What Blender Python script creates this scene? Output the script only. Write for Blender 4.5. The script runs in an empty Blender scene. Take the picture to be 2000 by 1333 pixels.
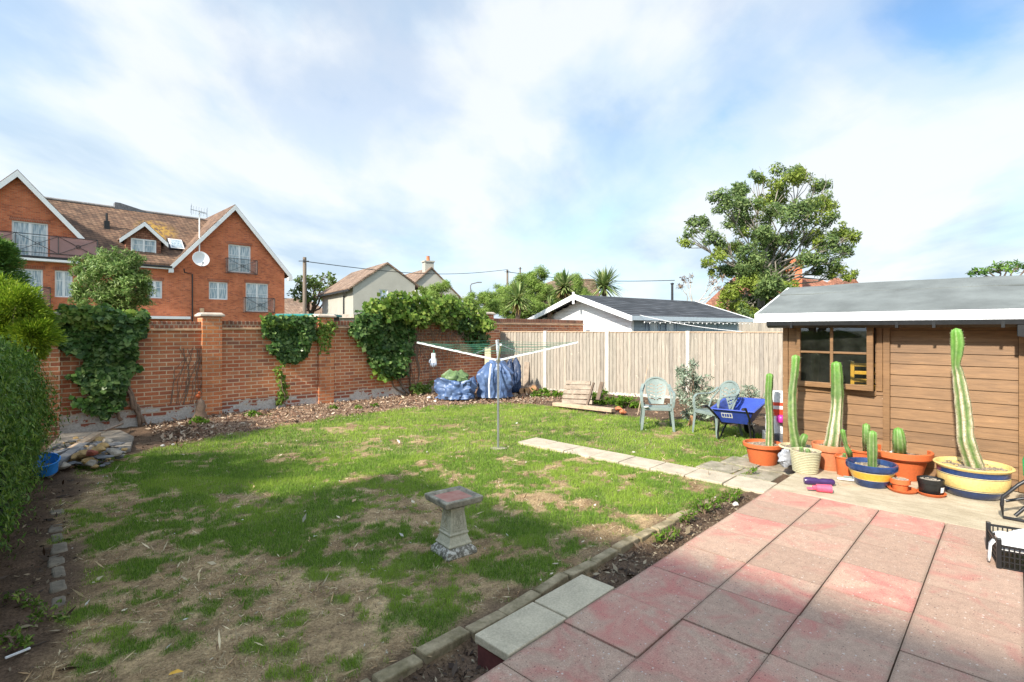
import bpy, math, random
import numpy as np
from mathutils import Vector, Matrix
random.seed(7)
RNG = np.random.default_rng(7)
F = 1020.0; HOR = 645.0; CH = 1.72
C = bpy.context.scene.collection
R = math.radians

# ---------------------------------------------------------------- frames
def G(px, py, z=0.0):                     # ground point under a pixel
    k = py - HOR; h = CH - z
    return Vector(((px-1000)*h/k, F*h/k, z))
def AT(px, py, Y):                        # point at a known depth
    return Vector(((px-1000)/F*Y, Y, CH + (HOR-py)*Y/F))
AX = Vector((.6947, .7193, 0)); BX = Vector((.7193, -.6947, 0))
Q = Vector((2.6, 5.25, 0))
def AB(a, b, z=0.0):
    p = Q + AX*a + BX*b; return Vector((p.x, p.y, z))
def toAB(x, y):
    return (x-Q.x)*AX.x+(y-Q.y)*AX.y, (x-Q.x)*BX.x+(y-Q.y)*BX.y
ANG_B = math.atan2(BX.y, BX.x)
WD = Vector((.7205, .6934, 0)); WN = Vector((-.6934, .7205, 0)); WO = Vector((-6.77, 9.23, 0))
ANG_W = math.atan2(WD.y, WD.x)
def WP(px, py, off=0.0):                  # pixel onto garden wall face, off metres in front
    o = WO - WN*off; r = (px-1000)/F
    t = (r*o.y - o.x)/(WD.x - r*WD.y)
    p = o + WD*t
    return Vector((p.x, p.y, CH + (HOR-py)*p.y/F))
PZ = .13                                  # patio level

# ---------------------------------------------------------------- noise
def _h(ix, iy, s):
    n = (ix.astype(np.int64)*374761393 + iy.astype(np.int64)*668265263 + s*1274126177) & 0xffffffff
    n = ((n ^ (n >> 13))*1274126177) & 0xffffffff
    return ((n ^ (n >> 16)) & 0xffff)/65535.0
def vn(x, y, s=0):
    x = np.asarray(x, float); y = np.asarray(y, float)
    ix = np.floor(x); iy = np.floor(y); fx = x-ix; fy = y-iy
    fx = fx*fx*(3-2*fx); fy = fy*fy*(3-2*fy)
    a = _h(ix, iy, s); b = _h(ix+1, iy, s); c = _h(ix, iy+1, s); d = _h(ix+1, iy+1, s)
    return (a*(1-fx)+b*fx)*(1-fy) + (c*(1-fx)+d*fx)*fy
def fbm(x, y, s=0, o=4):
    t = 0; a = .5; n = 0
    for i in range(o):
        t = t + a*vn(np.asarray(x)*2**i, np.asarray(y)*2**i, s+i*17); n += a; a *= .5
    return t/n
def sstep(a, b, x): 
    t = np.clip((x-a)/(b-a), 0, 1); return t*t*(3-2*t)

# ---------------------------------------------------------------- materials
MATS = {}
class NT:
    def __init__(s, m): s.t = m.node_tree; s.n = s.t.nodes; s.l = s.t.links
    def new(s, t, **k):
        n = s.n.new(t)
        for a, v in k.items(): setattr(n, a, v)
        return n
    def ln(s, a, b): s.l.new(a, b)
    def math(s, op, a, b=None, c=None, clamp=False):
        n = s.n.new('ShaderNodeMath'); n.operation = op; n.use_clamp = clamp
        for i, v in enumerate((a, b, c)):
            if v is None: continue
            if isinstance(v, (int, float)): n.inputs[i].default_value = v
            else: s.ln(v, n.inputs[i])
        return n.outputs[0]
    def mix(s, f, a, b, mode='MIX'):
        n = s.n.new('ShaderNodeMix'); n.data_type = 'RGBA'; n.blend_type = mode
        for i, v in ((0, f), (6, a), (7, b)):
            if isinstance(v, (int, float)): n.inputs[i].default_value = v
            elif isinstance(v, tuple): n.inputs[i].default_value = (*v[:3], 1)
            else: s.ln(v, n.inputs[i])
        return n.outputs[2]
    def ramp(s, f, pts, interp='LINEAR'):
        n = s.n.new('ShaderNodeValToRGB'); e = n.color_ramp; e.interpolation = interp
        while len(e.elements) < len(pts): e.elements.new(.5)
        for el, (p, c) in zip(e.elements, pts):
            el.position = p; el.color = (*c, 1) if isinstance(c, tuple) else (c, c, c, 1)
        s.ln(f, n.inputs[0]); return n.outputs[0]
    def noise(s, vec, scale, detail=4, rough=.55, dist=0):
        n = s.n.new('ShaderNodeTexNoise'); n.inputs['Scale'].default_value = scale
        n.inputs['Detail'].default_value = detail; n.inputs['Roughness'].default_value = rough
        n.inputs['Distortion'].default_value = dist
        s.ln(vec, n.inputs['Vector']); return n.outputs['Fac']
    def mapping(s, vec, scale=(1,1,1), rot=(0,0,0), loc=(0,0,0)):
        n = s.n.new('ShaderNodeMapping'); n.inputs['Scale'].default_value = scale
        n.inputs['Rotation'].default_value = rot; n.inputs['Location'].default_value = loc
        s.ln(vec, n.inputs['Vector']); return n.outputs[0]
def newmat(name):
    m = bpy.data.materials.new(name); m.use_nodes = True
    nt = NT(m); b = nt.n['Principled BSDF']; MATS[name] = m
    return m, nt, b
def objco(nt): return nt.new('ShaderNodeTexCoord').outputs['Object']
def bump(nt, b, h, strength=.3, dist=.01):
    n = nt.new('ShaderNodeBump'); n.inputs['Strength'].default_value = strength
    n.inputs['Distance'].default_value = dist
    nt.ln(h, n.inputs['Height']); nt.ln(n.outputs[0], b.inputs['Normal'])
def simple(name, col, rough=.6, var=.25, scale=8, bstr=.2, bscale=60, metal=0, col2=None, bdist=.004, spec=None, stretch=(1,1,1), coat=0):
    m, nt, b = newmat(name)
    co = nt.mapping(objco(nt), stretch)
    n1 = nt.noise(co, scale, 5, .6); n2 = nt.noise(co, bscale, 3, .6)
    c2 = col2 or tuple(c*(1-var) for c in col)
    c1 = tuple(min(1, c*(1+var*.6)) for c in col)
    f = nt.ramp(n1, [(.32, 0.0), (.68, 1.0)])
    c = nt.mix(f, c2, c1)
    g = nt.ramp(n2, [(.3, .8), (.7, 1.08)])
    c = nt.mix(1.0, c, g, 'MULTIPLY')
    nt.ln(c, b.inputs['Base Color'])
    b.inputs['Roughness'].default_value = rough; b.inputs['Metallic'].default_value = metal
    if spec is not None: b.inputs['Specular IOR Level'].default_value = spec
    if coat: b.inputs['Coat Weight'].default_value = coat; b.inputs['Coat Roughness'].default_value = .1
    if bstr: bump(nt, b, n2, bstr, bdist)
    return m
def leafmat(name, c1, c2, c3=None, trans=.35, rough=.45, attr=None):
    m, nt, b = newmat(name)
    g = nt.new('ShaderNodeNewGeometry')
    c = nt.ramp(g.outputs['Random Per Island'], [(0, c1), (.55, c2), (1, c3 or c2)])
    n = nt.noise(objco(nt), 2.3, 2, .5)
    c = nt.mix(1.0, c, nt.ramp(n, [(.3, .7), (.7, 1.2)]), 'MULTIPLY')
    nt.ln(c, b.inputs['Base Color']); b.inputs['Roughness'].default_value = rough
    b.inputs['Specular IOR Level'].default_value = .2
    tr = nt.new('ShaderNodeBsdfTranslucent'); nt.ln(c, tr.inputs['Color'])
    ms = nt.new('ShaderNodeMixShader'); ms.inputs[0].default_value = trans
    nt.ln(b.outputs[0], ms.inputs[1]); nt.ln(tr.outputs[0], ms.inputs[2])
    nt.ln(ms.outputs[0], nt.n['Material Output'].inputs['Surface'])
    return m
def colmat(name, rough=.85, trans=0.0, fine=90, amt=.35, attr='Col', bstr=.5, spec=.2):
    m, nt, b = newmat(name)
    a = nt.new('ShaderNodeAttribute'); a.attribute_name = attr
    c = a.outputs['Color']
    if fine:
        co = objco(nt); n = nt.noise(co, fine, 4, .7); n2 = nt.noise(co, fine*.18, 4, .6)
        c = nt.mix(1.0, c, nt.ramp(n, [(.25, 1-amt), (.75, 1+amt)]), 'MULTIPLY')
        c = nt.mix(1.0, c, nt.ramp(n2, [(.3, .82), (.7, 1.15)]), 'MULTIPLY')
        bump(nt, b, n, bstr, .012)
    nt.ln(c, b.inputs['Base Color']); b.inputs['Roughness'].default_value = rough
    b.inputs['Specular IOR Level'].default_value = spec
    if trans:
        tr = nt.new('ShaderNodeBsdfTranslucent'); nt.ln(c, tr.inputs['Color'])
        ms = nt.new('ShaderNodeMixShader'); ms.inputs[0].default_value = trans
        nt.ln(b.outputs[0], ms.inputs[1]); nt.ln(tr.outputs[0], ms.inputs[2])
        nt.ln(ms.outputs[0], nt.n['Material Output'].inputs['Surface'])
    return m
def brickmat(name, ca, cb, cdark, mortar, bw=.225, rh=.075, ms=.011, orange=None, stain=.5):
    m, nt, b = newmat(name)
    co = objco(nt); sp = nt.new('ShaderNodeSeparateXYZ'); nt.ln(co, sp.inputs[0])
    u = nt.math('ADD', sp.outputs[0], sp.outputs[1])
    cb_ = nt.new('ShaderNodeCombineXYZ'); nt.ln(u, cb_.inputs[0]); nt.ln(sp.outputs[2], cb_.inputs[1])
    br = nt.new('ShaderNodeTexBrick'); nt.ln(cb_.outputs[0], br.inputs['Vector'])
    br.inputs['Scale'].default_value = 1; br.inputs['Brick Width'].default_value = bw
    br.inputs['Row Height'].default_value = rh; br.inputs['Mortar Size'].default_value = ms
    br.inputs['Mortar Smooth'].default_value = .15
    br.inputs['Color1'].default_value = (0, 0, 0, 1); br.inputs['Color2'].default_value = (1, 1, 1, 1)
    br.inputs['Mortar'].default_value = (.5, .5, .5, 1)
    rr = nt.new('ShaderNodeSeparateColor'); nt.ln(br.outputs['Color'], rr.inputs[0])
    c = nt.ramp(rr.outputs[0], [(0, cdark), (.28, ca), (.62, cb), (1, ca)])
    n = nt.noise(co, 1.1, 5, .65); n2 = nt.noise(co, 45, 4, .7)
    c = nt.mix(1.0, c, nt.ramp(n, [(.3, 1-stain), (.6, 1.05)]), 'MULTIPLY')
    c = nt.mix(1.0, c, nt.ramp(n2, [(.3, .75), (.7, 1.15)]), 'MULTIPLY')
    if orange:
        n3 = nt.noise(co, 1.7, 4, .6, 1.2)
        c = nt.mix(nt.ramp(n3, [(.52, 0.0), (.66, .7)]), c, orange)
    mc = nt.mix(nt.ramp(n, [(.35, 0.0), (.6, 1.0)]), tuple(x*.6 for x in mortar), mortar)
    c = nt.mix(br.outputs['Fac'], c, mc)
    nt.ln(c, b.inputs['Base Color']); b.inputs['Roughness'].default_value = .9
    b.inputs['Specular IOR Level'].default_value = .2
    h = nt.math('SUBTRACT', nt.math('MULTIPLY', n2, .5), br.outputs['Fac'])
    bump(nt, b, h, .6, .008)
    return m

# ---------------------------------------------------------------- mesh builder
class MB:
    def __init__(s): s.v = []; s.f = []; s.m = []; s.mi = 0
    def add(s, vs, fs, mi=None):
        o = len(s.v); s.v += [tuple(v) for v in vs]
        for f in fs: s.f.append(tuple(i+o for i in f)); s.m.append(s.mi if mi is None else mi)
    def box(s, c, d, rot=None, mi=None, taper=None):
        x, y, z = d[0]/2, d[1]/2, d[2]/2; t = taper or 1
        vs = [Vector(p) for p in ((-x,-y,-z),(x,-y,-z),(x,y,-z),(-x,y,-z),(-x*t,-y*t,z),(x*t,-y*t,z),(x*t,y*t,z),(-x*t,y*t,z))]
        if rot is not None:
            M = rot if isinstance(rot, Matrix) else Matrix.Rotation(rot, 3, 'Z')
            vs = [M @ v for v in vs]
        c = Vector(c); vs = [v+c for v in vs]
        s.add(vs, [(0,3,2,1),(4,5,6,7),(0,1,5,4),(1,2,6,5),(2,3,7,6),(3,0,4,7)], mi); return s
    def b2(s, a, b, mi=None):             # box from two corners
        return s.box([(a[i]+b[i])/2 for i in range(3)], [abs(b[i]-a[i]) for i in range(3)], None, mi)
    def beam(s, p, q, w, h, mi=None, up=(0,0,1)):
        p = Vector(p); q = Vector(q); d = (q-p); L = d.length; d.normalize()
        u = Vector(up); x = d.cross(u)
        if x.length < 1e-4: x = d.cross(Vector((1,0,0)))
        x.normalize(); z = x.cross(d)
        M = Matrix((x, d, z)).transposed()
        return s.box((p+q)/2, (w, L, h), M, mi)
    def tube(s, pts, rad, n=8, cap=True, mi=None, closed=False):
        pts = [Vector(p) for p in pts]; k = len(pts)
        if isinstance(rad, (int, float)): rad = [rad]*k
        rings = []; prev = None
        for i, p in enumerate(pts):
            if closed: d = pts[(i+1) % k]-pts[i-1]
            else: d = pts[min(i+1, k-1)]-pts[max(i-1, 0)]
            if d.length < 1e-9: d = Vector((0,0,1))
            d.normalize()
            if prev is None:
                x = d.cross(Vector((0,0,1)))
                if x.length < .1: x = d.cross(Vector((1,0,0)))
            else: x = prev - d*prev.dot(d)
            x.normalize(); prev = x; y = d.cross(x)
            rings.append([p + (x*math.cos(2*math.pi*j/n)+y*math.sin(2*math.pi*j/n))*rad[i] for j in range(n)])
        vs = [v for r in rings for v in r]; fs = []
        for i in range(k if closed else k-1):
            a = i*n; b = ((i+1) % k)*n
            for j in range(n): fs.append((a+j, a+(j+1)%n, b+(j+1)%n, b+j))
        if cap and not closed: fs += [tuple(reversed(range(n))), tuple(range((k-1)*n, k*n))]
        s.add(vs, fs, mi); return s
    def lathe(s, prof, n=32, c=(0,0,0), mis=None, sq=None, jit=0):
        vs = []; fs = []; k = len(prof)
        for i, (r, z) in enumerate(prof):
            for j in range(n):
                a = 2*math.pi*j/n; q = r
                if jit: q = r*(1+jit*math.sin(a*2+i*.7)+jit*.5*math.sin(a*5+i))
                vs.append((c[0]+q*math.cos(a), c[1]+q*math.sin(a), c[2]+z))
        o = len(s.v); s.v += vs
        for i in range(k-1):
            for j in range(n):
                s.f.append(tuple(o+t for t in (i*n+j, i*n+(j+1)%n, (i+1)*n+(j+1)%n, (i+1)*n+j)))
                s.m.append(mis[i] if mis else s.mi)
        if prof[0][0] > 1e-4: s.f.append(tuple(o+t for t in reversed(range(n)))); s.m.append(mis[0] if mis else s.mi)
        if prof[-1][0] > 1e-4: s.f.append(tuple(o+t for t in range((k-1)*n, k*n))); s.m.append(mis[-1] if mis else s.mi)
        return s
    def sqlathe(s, prof, c=(0,0,0), mis=None):   # square section: (half width, z)
        o = len(s.v); k = len(prof)
        for (r, z) in prof:
            for sx, sy in ((-1,-1),(1,-1),(1,1),(-1,1)): s.v.append((c[0]+sx*r, c[1]+sy*r, c[2]+z))
        for i in range(k-1):
            for j in range(4):
                s.f.append((o+i*4+j, o+i*4+(j+1)%4, o+(i+1)*4+(j+1)%4, o+(i+1)*4+j)); s.m.append(mis[i] if mis else s.mi)
        s.f.append((o+3, o+2, o+1, o)); s.m.append(s.mi)
        s.f.append(tuple(o+(k-1)*4+j for j in range(4))); s.m.append(mis[-1] if mis else s.mi)
        return s
    def prism(s, poly, y0, y1, mi=None):          # polygon in x,z extruded along y
        n = len(poly)
        vs = [(x, y0, z) for x, z in poly] + [(x, y1, z) for x, z in poly]
        fs = [tuple(range(n)), tuple(reversed(range(n, 2*n)))] + [(i, i+n, (i+1)%n+n, (i+1)%n) for i in range(n)]
        s.add(vs, fs, mi); return s
    def slab(s, poly, z0, z1, mi=None):           # polygon in x,y extruded in z (ccw)
        n = len(poly)
        vs = [(p[0], p[1], z0) for p in poly] + [(p[0], p[1], z1) for p in poly]
        fs = [tuple(reversed(range(n))), tuple(range(n, 2*n))] + [(i, (i+1)%n, (i+1)%n+n, i+n) for i in range(n)]
        s.add(vs, fs, mi); return s
    def rock(s, c, d, seed=0, mi=None, n=10):
        r = random.Random(seed); o = len(s.v)
        import bmesh
        bm = bmesh.new(); bmesh.ops.create_icosphere(bm, subdivisions=2, radius=1)
        M = Matrix.Rotation(r.uniform(0, 6), 3, 'Z')
        cuts = [Vector((r.uniform(-1,1), r.uniform(-1,1), r.uniform(-1,1))).normalized() for _ in range(n)]
        ks = [r.uniform(.55, .85) for _ in range(n)]
        vs = []
        for v in bm.verts:
            p = v.co.copy()
            for cc, k in zip(cuts, ks):
                e = p.dot(cc)-k
                if e > 0: p -= cc*e
            p = M @ Vector((p.x*d[0], p.y*d[1], p.z*d[2])); vs.append(p+Vector(c))
        s.add(vs, [tuple(v.index for v in f.verts) for f in bm.faces], mi); bm.free(); return s
    def build(s, name, mats, parent=None, world=False, smooth=False, bevel=0, seg=2, auto=None):
        me = bpy.data.meshes.new(name)
        v = s.v
        if world and parent is not None:
            M = Matrix.Rotation(-parent.rotation_euler.z, 4, 'Z') @ Matrix.Translation(-Vector(parent.location))
            v = [tuple(M @ Vector(p)) for p in v]
        me.from_pydata(v, [], s.f)
        if not isinstance(mats, (list, tuple)): mats = [mats]
        for m in mats: me.materials.append(MATS[m] if isinstance(m, str) else m)
        me.polygons.foreach_set('material_index', s.m)
        if smooth: me.polygons.foreach_set('use_smooth', [True]*len(s.f))
        me.update()
        o = bpy.data.objects.new(name, me); C.objects.link(o)
        if parent is not None: o.parent = parent
        if bevel:
            b = o.modifiers.new('bevel', 'BEVEL'); b.width = bevel; b.segments = seg; b.limit_method = 'ANGLE'; b.angle_limit = R(35)
        if auto:
            es = o.modifiers.new('es', 'EDGE_SPLIT'); es.split_angle = R(auto)
        return o
def npmesh(name, V, Fa, mats, parent=None, mi=None, col=None, smooth=False, world=False):
    V = np.asarray(V, np.float32).reshape(-1, 3).copy(); Fa = np.asarray(Fa, np.int32)
    if world and parent is not None:
        a = -parent.rotation_euler.z; l = parent.location
        x = V[:,0]-l.x; y = V[:,1]-l.y
        V[:,0] = x*math.cos(a)-y*math.sin(a); V[:,1] = x*math.sin(a)+y*math.cos(a); V[:,2] -= l.z
    k = Fa.shape[1]; me = bpy.data.meshes.new(name)
    me.vertices.add(len(V)); me.vertices.foreach_set('co', V.ravel())
    me.loops.add(Fa.size); me.loops.foreach_set('vertex_index', Fa.ravel())
    me.polygons.add(len(Fa)); me.polygons.foreach_set('loop_start', np.arange(0, Fa.size, k, dtype=np.int32))
    if not isinstance(mats, (list, tuple)): mats = [mats]
    for m in mats: me.materials.append(MATS[m] if isinstance(m, str) else m)
    if mi is not None: me.polygons.foreach_set('material_index', np.asarray(mi, np.int32))
    if smooth: me.polygons.foreach_set('use_smooth', [True]*len(Fa))
    if col is not None:
        at = me.color_attributes.new('Col', 'FLOAT_COLOR', 'POINT')
        c = np.ones((len(V), 4), np.float32); c[:, :3] = col; at.data.foreach_set('color', c.ravel())
    me.update(calc_edges=True)
    o = bpy.data.objects.new(name, me); C.objects.link(o)
    if parent is not None: o.parent = parent
    return o
def each(boxes, name, mat, parent, bevel=0):
    for a, b in boxes:
        mb = MB(); mb.b2(a, b); mb.build(name, mat, parent, bevel=bevel)
def tag(o, label, cat, group=None, kind=None):
    if label: o['label'] = label
    if cat: o['category'] = cat
    if group: o['group'] = group
    if kind: o['kind'] = kind
    return o
def thing(name, label, cat, loc=(0,0,0), rz=0, group=None):
    o = bpy.data.objects.new(name, None); C.objects.link(o); o.empty_display_size = .1
    o.location = loc; o.rotation_euler = (0, 0, rz)
    return tag(o, label, cat, group)
def struct(o): o['kind'] = 'structure'; return o
def lab(o, l): o['label'] = l; return o

# leaf clouds -------------------------------------------------------------
def leaf_quads(P, N, size, aspect=.5, up=0.0, rng=RNG, updir=(0,0,1), fold=0.0):
    """P points, N preferred normals -> rhombus leaves"""
    n = len(P); size = np.broadcast_to(size, (n,))*rng.uniform(.42, 1.4, n)
    N = N/np.maximum(np.linalg.norm(N, axis=1, keepdims=True), 1e-6)
    t = rng.normal(size=(n, 3)) + np.array(updir)*up
    t -= N*(t*N).sum(1, keepdims=True)*.85
    t /= np.maximum(np.linalg.norm(t, axis=1, keepdims=True), 1e-6)
    b = np.cross(N, t); b /= np.maximum(np.linalg.norm(b, axis=1, keepdims=True), 1e-6)
    L = t*size[:, None]; W = b*(size*aspect*.5)[:, None]
    mid = P + L*.42
    if fold: mid = mid + N*(size*fold)[:, None]
    V = np.stack([P, mid-W, P+L, mid+W], 1).reshape(-1, 3)
    Fa = np.arange(n*4).reshape(-1, 4)
    return V, Fa
def clump_points(clumps, dens, rng=RNG, sub=9, subr=.42, shell=.6):
    P = []; N = []
    for (c, r) in clumps:
        c = np.array(c); r = np.array(r if hasattr(r, '__len__') else (r, r, r), float)
        rm = r.mean(); ns = sub
        d = rng.normal(size=(ns, 3)); d /= np.linalg.norm(d, axis=1, keepdims=True)
        sc = c + d*r*rng.uniform(.35, .85, (ns, 1)); sr = rm*subr*rng.uniform(.6, 1.25, ns)
        for q, q_r in zip(sc, sr):
            n = max(6, int(dens*q_r*q_r))
            e = rng.normal(size=(n, 3)); e /= np.linalg.norm(e, axis=1, keepdims=True)
            rad = q_r*rng.uniform(shell, 1.08, (n, 1))
            P.append(q + e*rad*np.array((1, 1, .8))); N.append(e*.8 + (q-c)/rm*.4 + rng.normal(size=(n, 3))*.45 + np.array((0, 0, .35)))
    return np.concatenate(P), np.concatenate(N)
print('p1 ok')
# ================================================================ materials
brickmat('wall_brick', (.50,.15,.07), (.58,.23,.115), (.30,.13,.085), (.72,.54,.36), orange=(.55,.20,.08), stain=.30, ms=.008)
brickmat('pier_brick', (.58,.19,.08), (.64,.25,.11), (.40,.14,.075), (.62,.43,.28), orange=(.62,.22,.07), stain=.25, ms=.008)
brickmat('cope_brick', (.28,.10,.06), (.34,.14,.08), (.17,.08,.055), (.34,.24,.17), bw=.075, rh=.13)
brickmat('flat_brick', (.60,.15,.06), (.68,.20,.085), (.40,.095,.05), (.50,.28,.17), stain=.18, ms=.009)
brickmat('soldier', (.42,.09,.04), (.46,.11,.05), (.30,.07,.03), (.45,.27,.18), bw=.075, rh=.225)
brickmat('dark_brick', (.25,.08,.045), (.30,.11,.06), (.12,.05,.035), (.35,.25,.18))
def plinth_mat():
    m, nt, b = newmat('plinth')
    co = objco(nt); sp = nt.new('ShaderNodeSeparateXYZ'); nt.ln(co, sp.inputs[0])
    u = nt.math('ADD', sp.outputs[0], sp.outputs[1])
    cc = nt.new('ShaderNodeCombineXYZ'); nt.ln(u, cc.inputs[0]); nt.ln(sp.outputs[2], cc.inputs[1])
    br = nt.new('ShaderNodeTexBrick'); nt.ln(cc.outputs[0], br.inputs['Vector'])
    for k, v in (('Scale', 1), ('Brick Width', .225), ('Row Height', .075), ('Mortar Size', .012)): br.inputs[k].default_value = v
    br.inputs['Color1'].default_value = (0,0,0,1); br.inputs['Color2'].default_value = (1,1,1,1); br.inputs['Mortar'].default_value = (.5,.5,.5,1)
    n = nt.noise(co, 3.2, 6, .7, .6); n2 = nt.noise(co, 30, 4, .7)
    white = nt.mix(nt.ramp(n2, [(.3, 0.0), (.7, 1.0)]), (.36,.31,.27), (.62,.58,.53))
    k = nt.math('ADD', nt.math('MULTIPLY', br.outputs['Color'], .35), n)
    k = nt.math('ADD', k, nt.math('MULTIPLY', sp.outputs[2], 1.5))
    brick = nt.mix(br.outputs['Fac'], (.30,.09,.05), (.5,.4,.3))
    c = nt.mix(nt.ramp(k, [(.98, 0.0), (1.04, 1.0)]), white, brick)
    nt.ln(c, b.inputs['Base Color']); b.inputs['Roughness'].default_value = .95
    bump(nt, b, nt.math('SUBTRACT', n2, br.outputs['Fac']), .5, .006)
plinth_mat()
simple('creasing', (.66,.43,.26), .85, .3, 6, .3)
simple('cap_stone', (.55,.46,.37), .9, .25, 7, .4)
simple('white_paint', (.82,.82,.80), .45, .06, 3, .05)
simple('white_board', (.86,.86,.85), .5, .05, 3, .05)
simple('grey_board', (.34,.43,.50), .6, .1, 3, .1)
simple('render_wall', (.43,.41,.35), .9, .08, 1.2, .2)
simple('black_plastic', (.012,.013,.014), .4, .3, 10, .1)
simple('black_metal', (.02,.02,.022), .4, .3, 10, .1)
simple('galv', (.50,.52,.54), .35, .15, 12, .1, metal=.8)
simple('white_alu', (.80,.80,.78), .4, .08, 6, .05)
simple('line_green', (.05,.22,.14), .5, .1, 8, 0)
simple('felt', (.165,.18,.172), .9, .28, 2.3, .6, 200, bdist=.003)
simple('concrete_post', (.56,.51,.44), .9, .15, 5, .4)
simple('pole_wood', (.22,.17,.13), .9, .25, 5, .3, stretch=(1,1,.1))
simple('bark', (.17,.12,.085), .95, .4, 9, .8, 30, stretch=(1,1,.25))
simple('pale_bark', (.50,.45,.38), .8, .3, 5, .4, 25, stretch=(1,1,.3))
simple('gum_bark', (.24,.21,.17), .8, .35, 5, .4, 25, stretch=(1,1,.3))
simple('vine_stem', (.24,.16,.11), .9, .3, 9, .4)
simple('terracotta', (.60,.135,.038), .62, .12, 4, .15, 80)
simple('terracotta_pale', (.58,.19,.08), .8, .25, 5, .3, 50)
simple('cream_glaze', (.62,.55,.34), .35, .12, 6, .05)
simple('beige_clay', (.52,.48,.31), .6, .15, 6, .1)
simple('clay_groove', (.26,.22,.13), .8, .2, 6, .1)  # rib shading painted into the groove colour, along with some dirt
simple('navy_glaze', (.018,.045,.14), .22, .35, 6, .05, coat=.3)
simple('yellow_glaze', (.70,.40,.05), .35, .15, 4, .05)
simple('pale_yellow_glaze', (.72,.52,.19), .45, .14, 4, .1)
simple('gravel', (.36,.29,.21), .95, .6, 45, 1.0, 70, bdist=.02)
simple('stone', (.34,.29,.23), .9, .35, 9, .6, 40)
simple('white_stone', (.72,.66,.58), .85, .2, 9, .4)
simple('grey_plastic', (.205,.255,.235), .5, .14, 5, .05)
simple('blue_tub', (.03,.25,.72), .35, .12, 5, .05)
simple('barrow_blue', (.035,.075,.42), .38, .22, 6, .06)
simple('pink_plastic', (.80,.10,.18), .35, .1, 5, 0)
simple('purple_plastic', (.05,.02,.10), .25, .1, 5, 0)
simple('green_plastic', (.01,.48,.15), .4, .12, 5, .05)
simple('red_plastic', (.72,.07,.03), .4, .15, 5, .05)
simple('magenta_plastic', (.55,.03,.30), .4, .15, 5, .05)
simple('yellow_paint', (.80,.42,.03), .5, .1, 5, .1)
simple('white_cloth', (.80,.79,.77), .9, .05, 6, .4, 30)
simple('tarp_blue', (.055,.10,.215), .40, .3, 4, .2, 14, col2=(.12,.18,.31), bdist=.02)
simple('tarp_dark', (.015,.035,.09), .5, .3, 7, .4, 18, bdist=.02)
simple('tarp_green', (.12,.19,.07), .5, .3, 12, .5, 25, bdist=.02)
simple('bag_grey', (.35,.36,.39), .35, .3, 14, .6, 25, bdist=.02)
simple('teal_metal', (.01,.22,.20), .5, .1, 5, 0)
simple('old_timber', (.36,.28,.21), .9, .35, 7, .5, 40, stretch=(1,.25,1))
simple('pale_timber', (.50,.36,.24), .85, .2, 7, .5, 40, stretch=(1,.25,1))
simple('slate', (.16,.16,.165), .8, .4, 9, .4)
simple('yellow_brickbit', (.42,.27,.11), .9, .35, 9, .5)
simple('red_brickbit', (.28,.07,.04), .9, .35, 9, .5)
simple('log_end', (.50,.27,.13), .9, .3, 20, .4)
simple('moss_stone', (.33,.26,.16), .95, .45, 9, .9, 40, col2=(.15,.12,.055))
simple('old_kerb', (.22,.18,.13), .95, .4, 9, .8, 40)
simple('grey_slab', (.55,.47,.33), .95, .2, 5, .5, 80)
simple('path_slab', (.50,.42,.31), .95, .22, 5, .5, 80)
simple('old_slab', (.34,.29,.22), .95, .35, 7, .6, 60, col2=(.19,.17,.11))
simple('stone_bath', (.56,.51,.37), .95, .2, 7, .6, 70)
simple('stone_dark', (.34,.30,.22), .95, .5, 16, .9, 60)
simple('glove', (.35,.40,.50), .8, .3, 20, .3)
simple('rubber', (.015,.015,.016), .8, .3, 10, .2)
simple('white_render', (.75,.74,.70), .9, .1, 2, .1)
simple('curtain', (.60,.64,.66), .9, .1, 6, 0)
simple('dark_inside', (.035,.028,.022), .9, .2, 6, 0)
simple('inside_wood', (.10,.065,.04), .9, .2, 6, 0)

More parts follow.
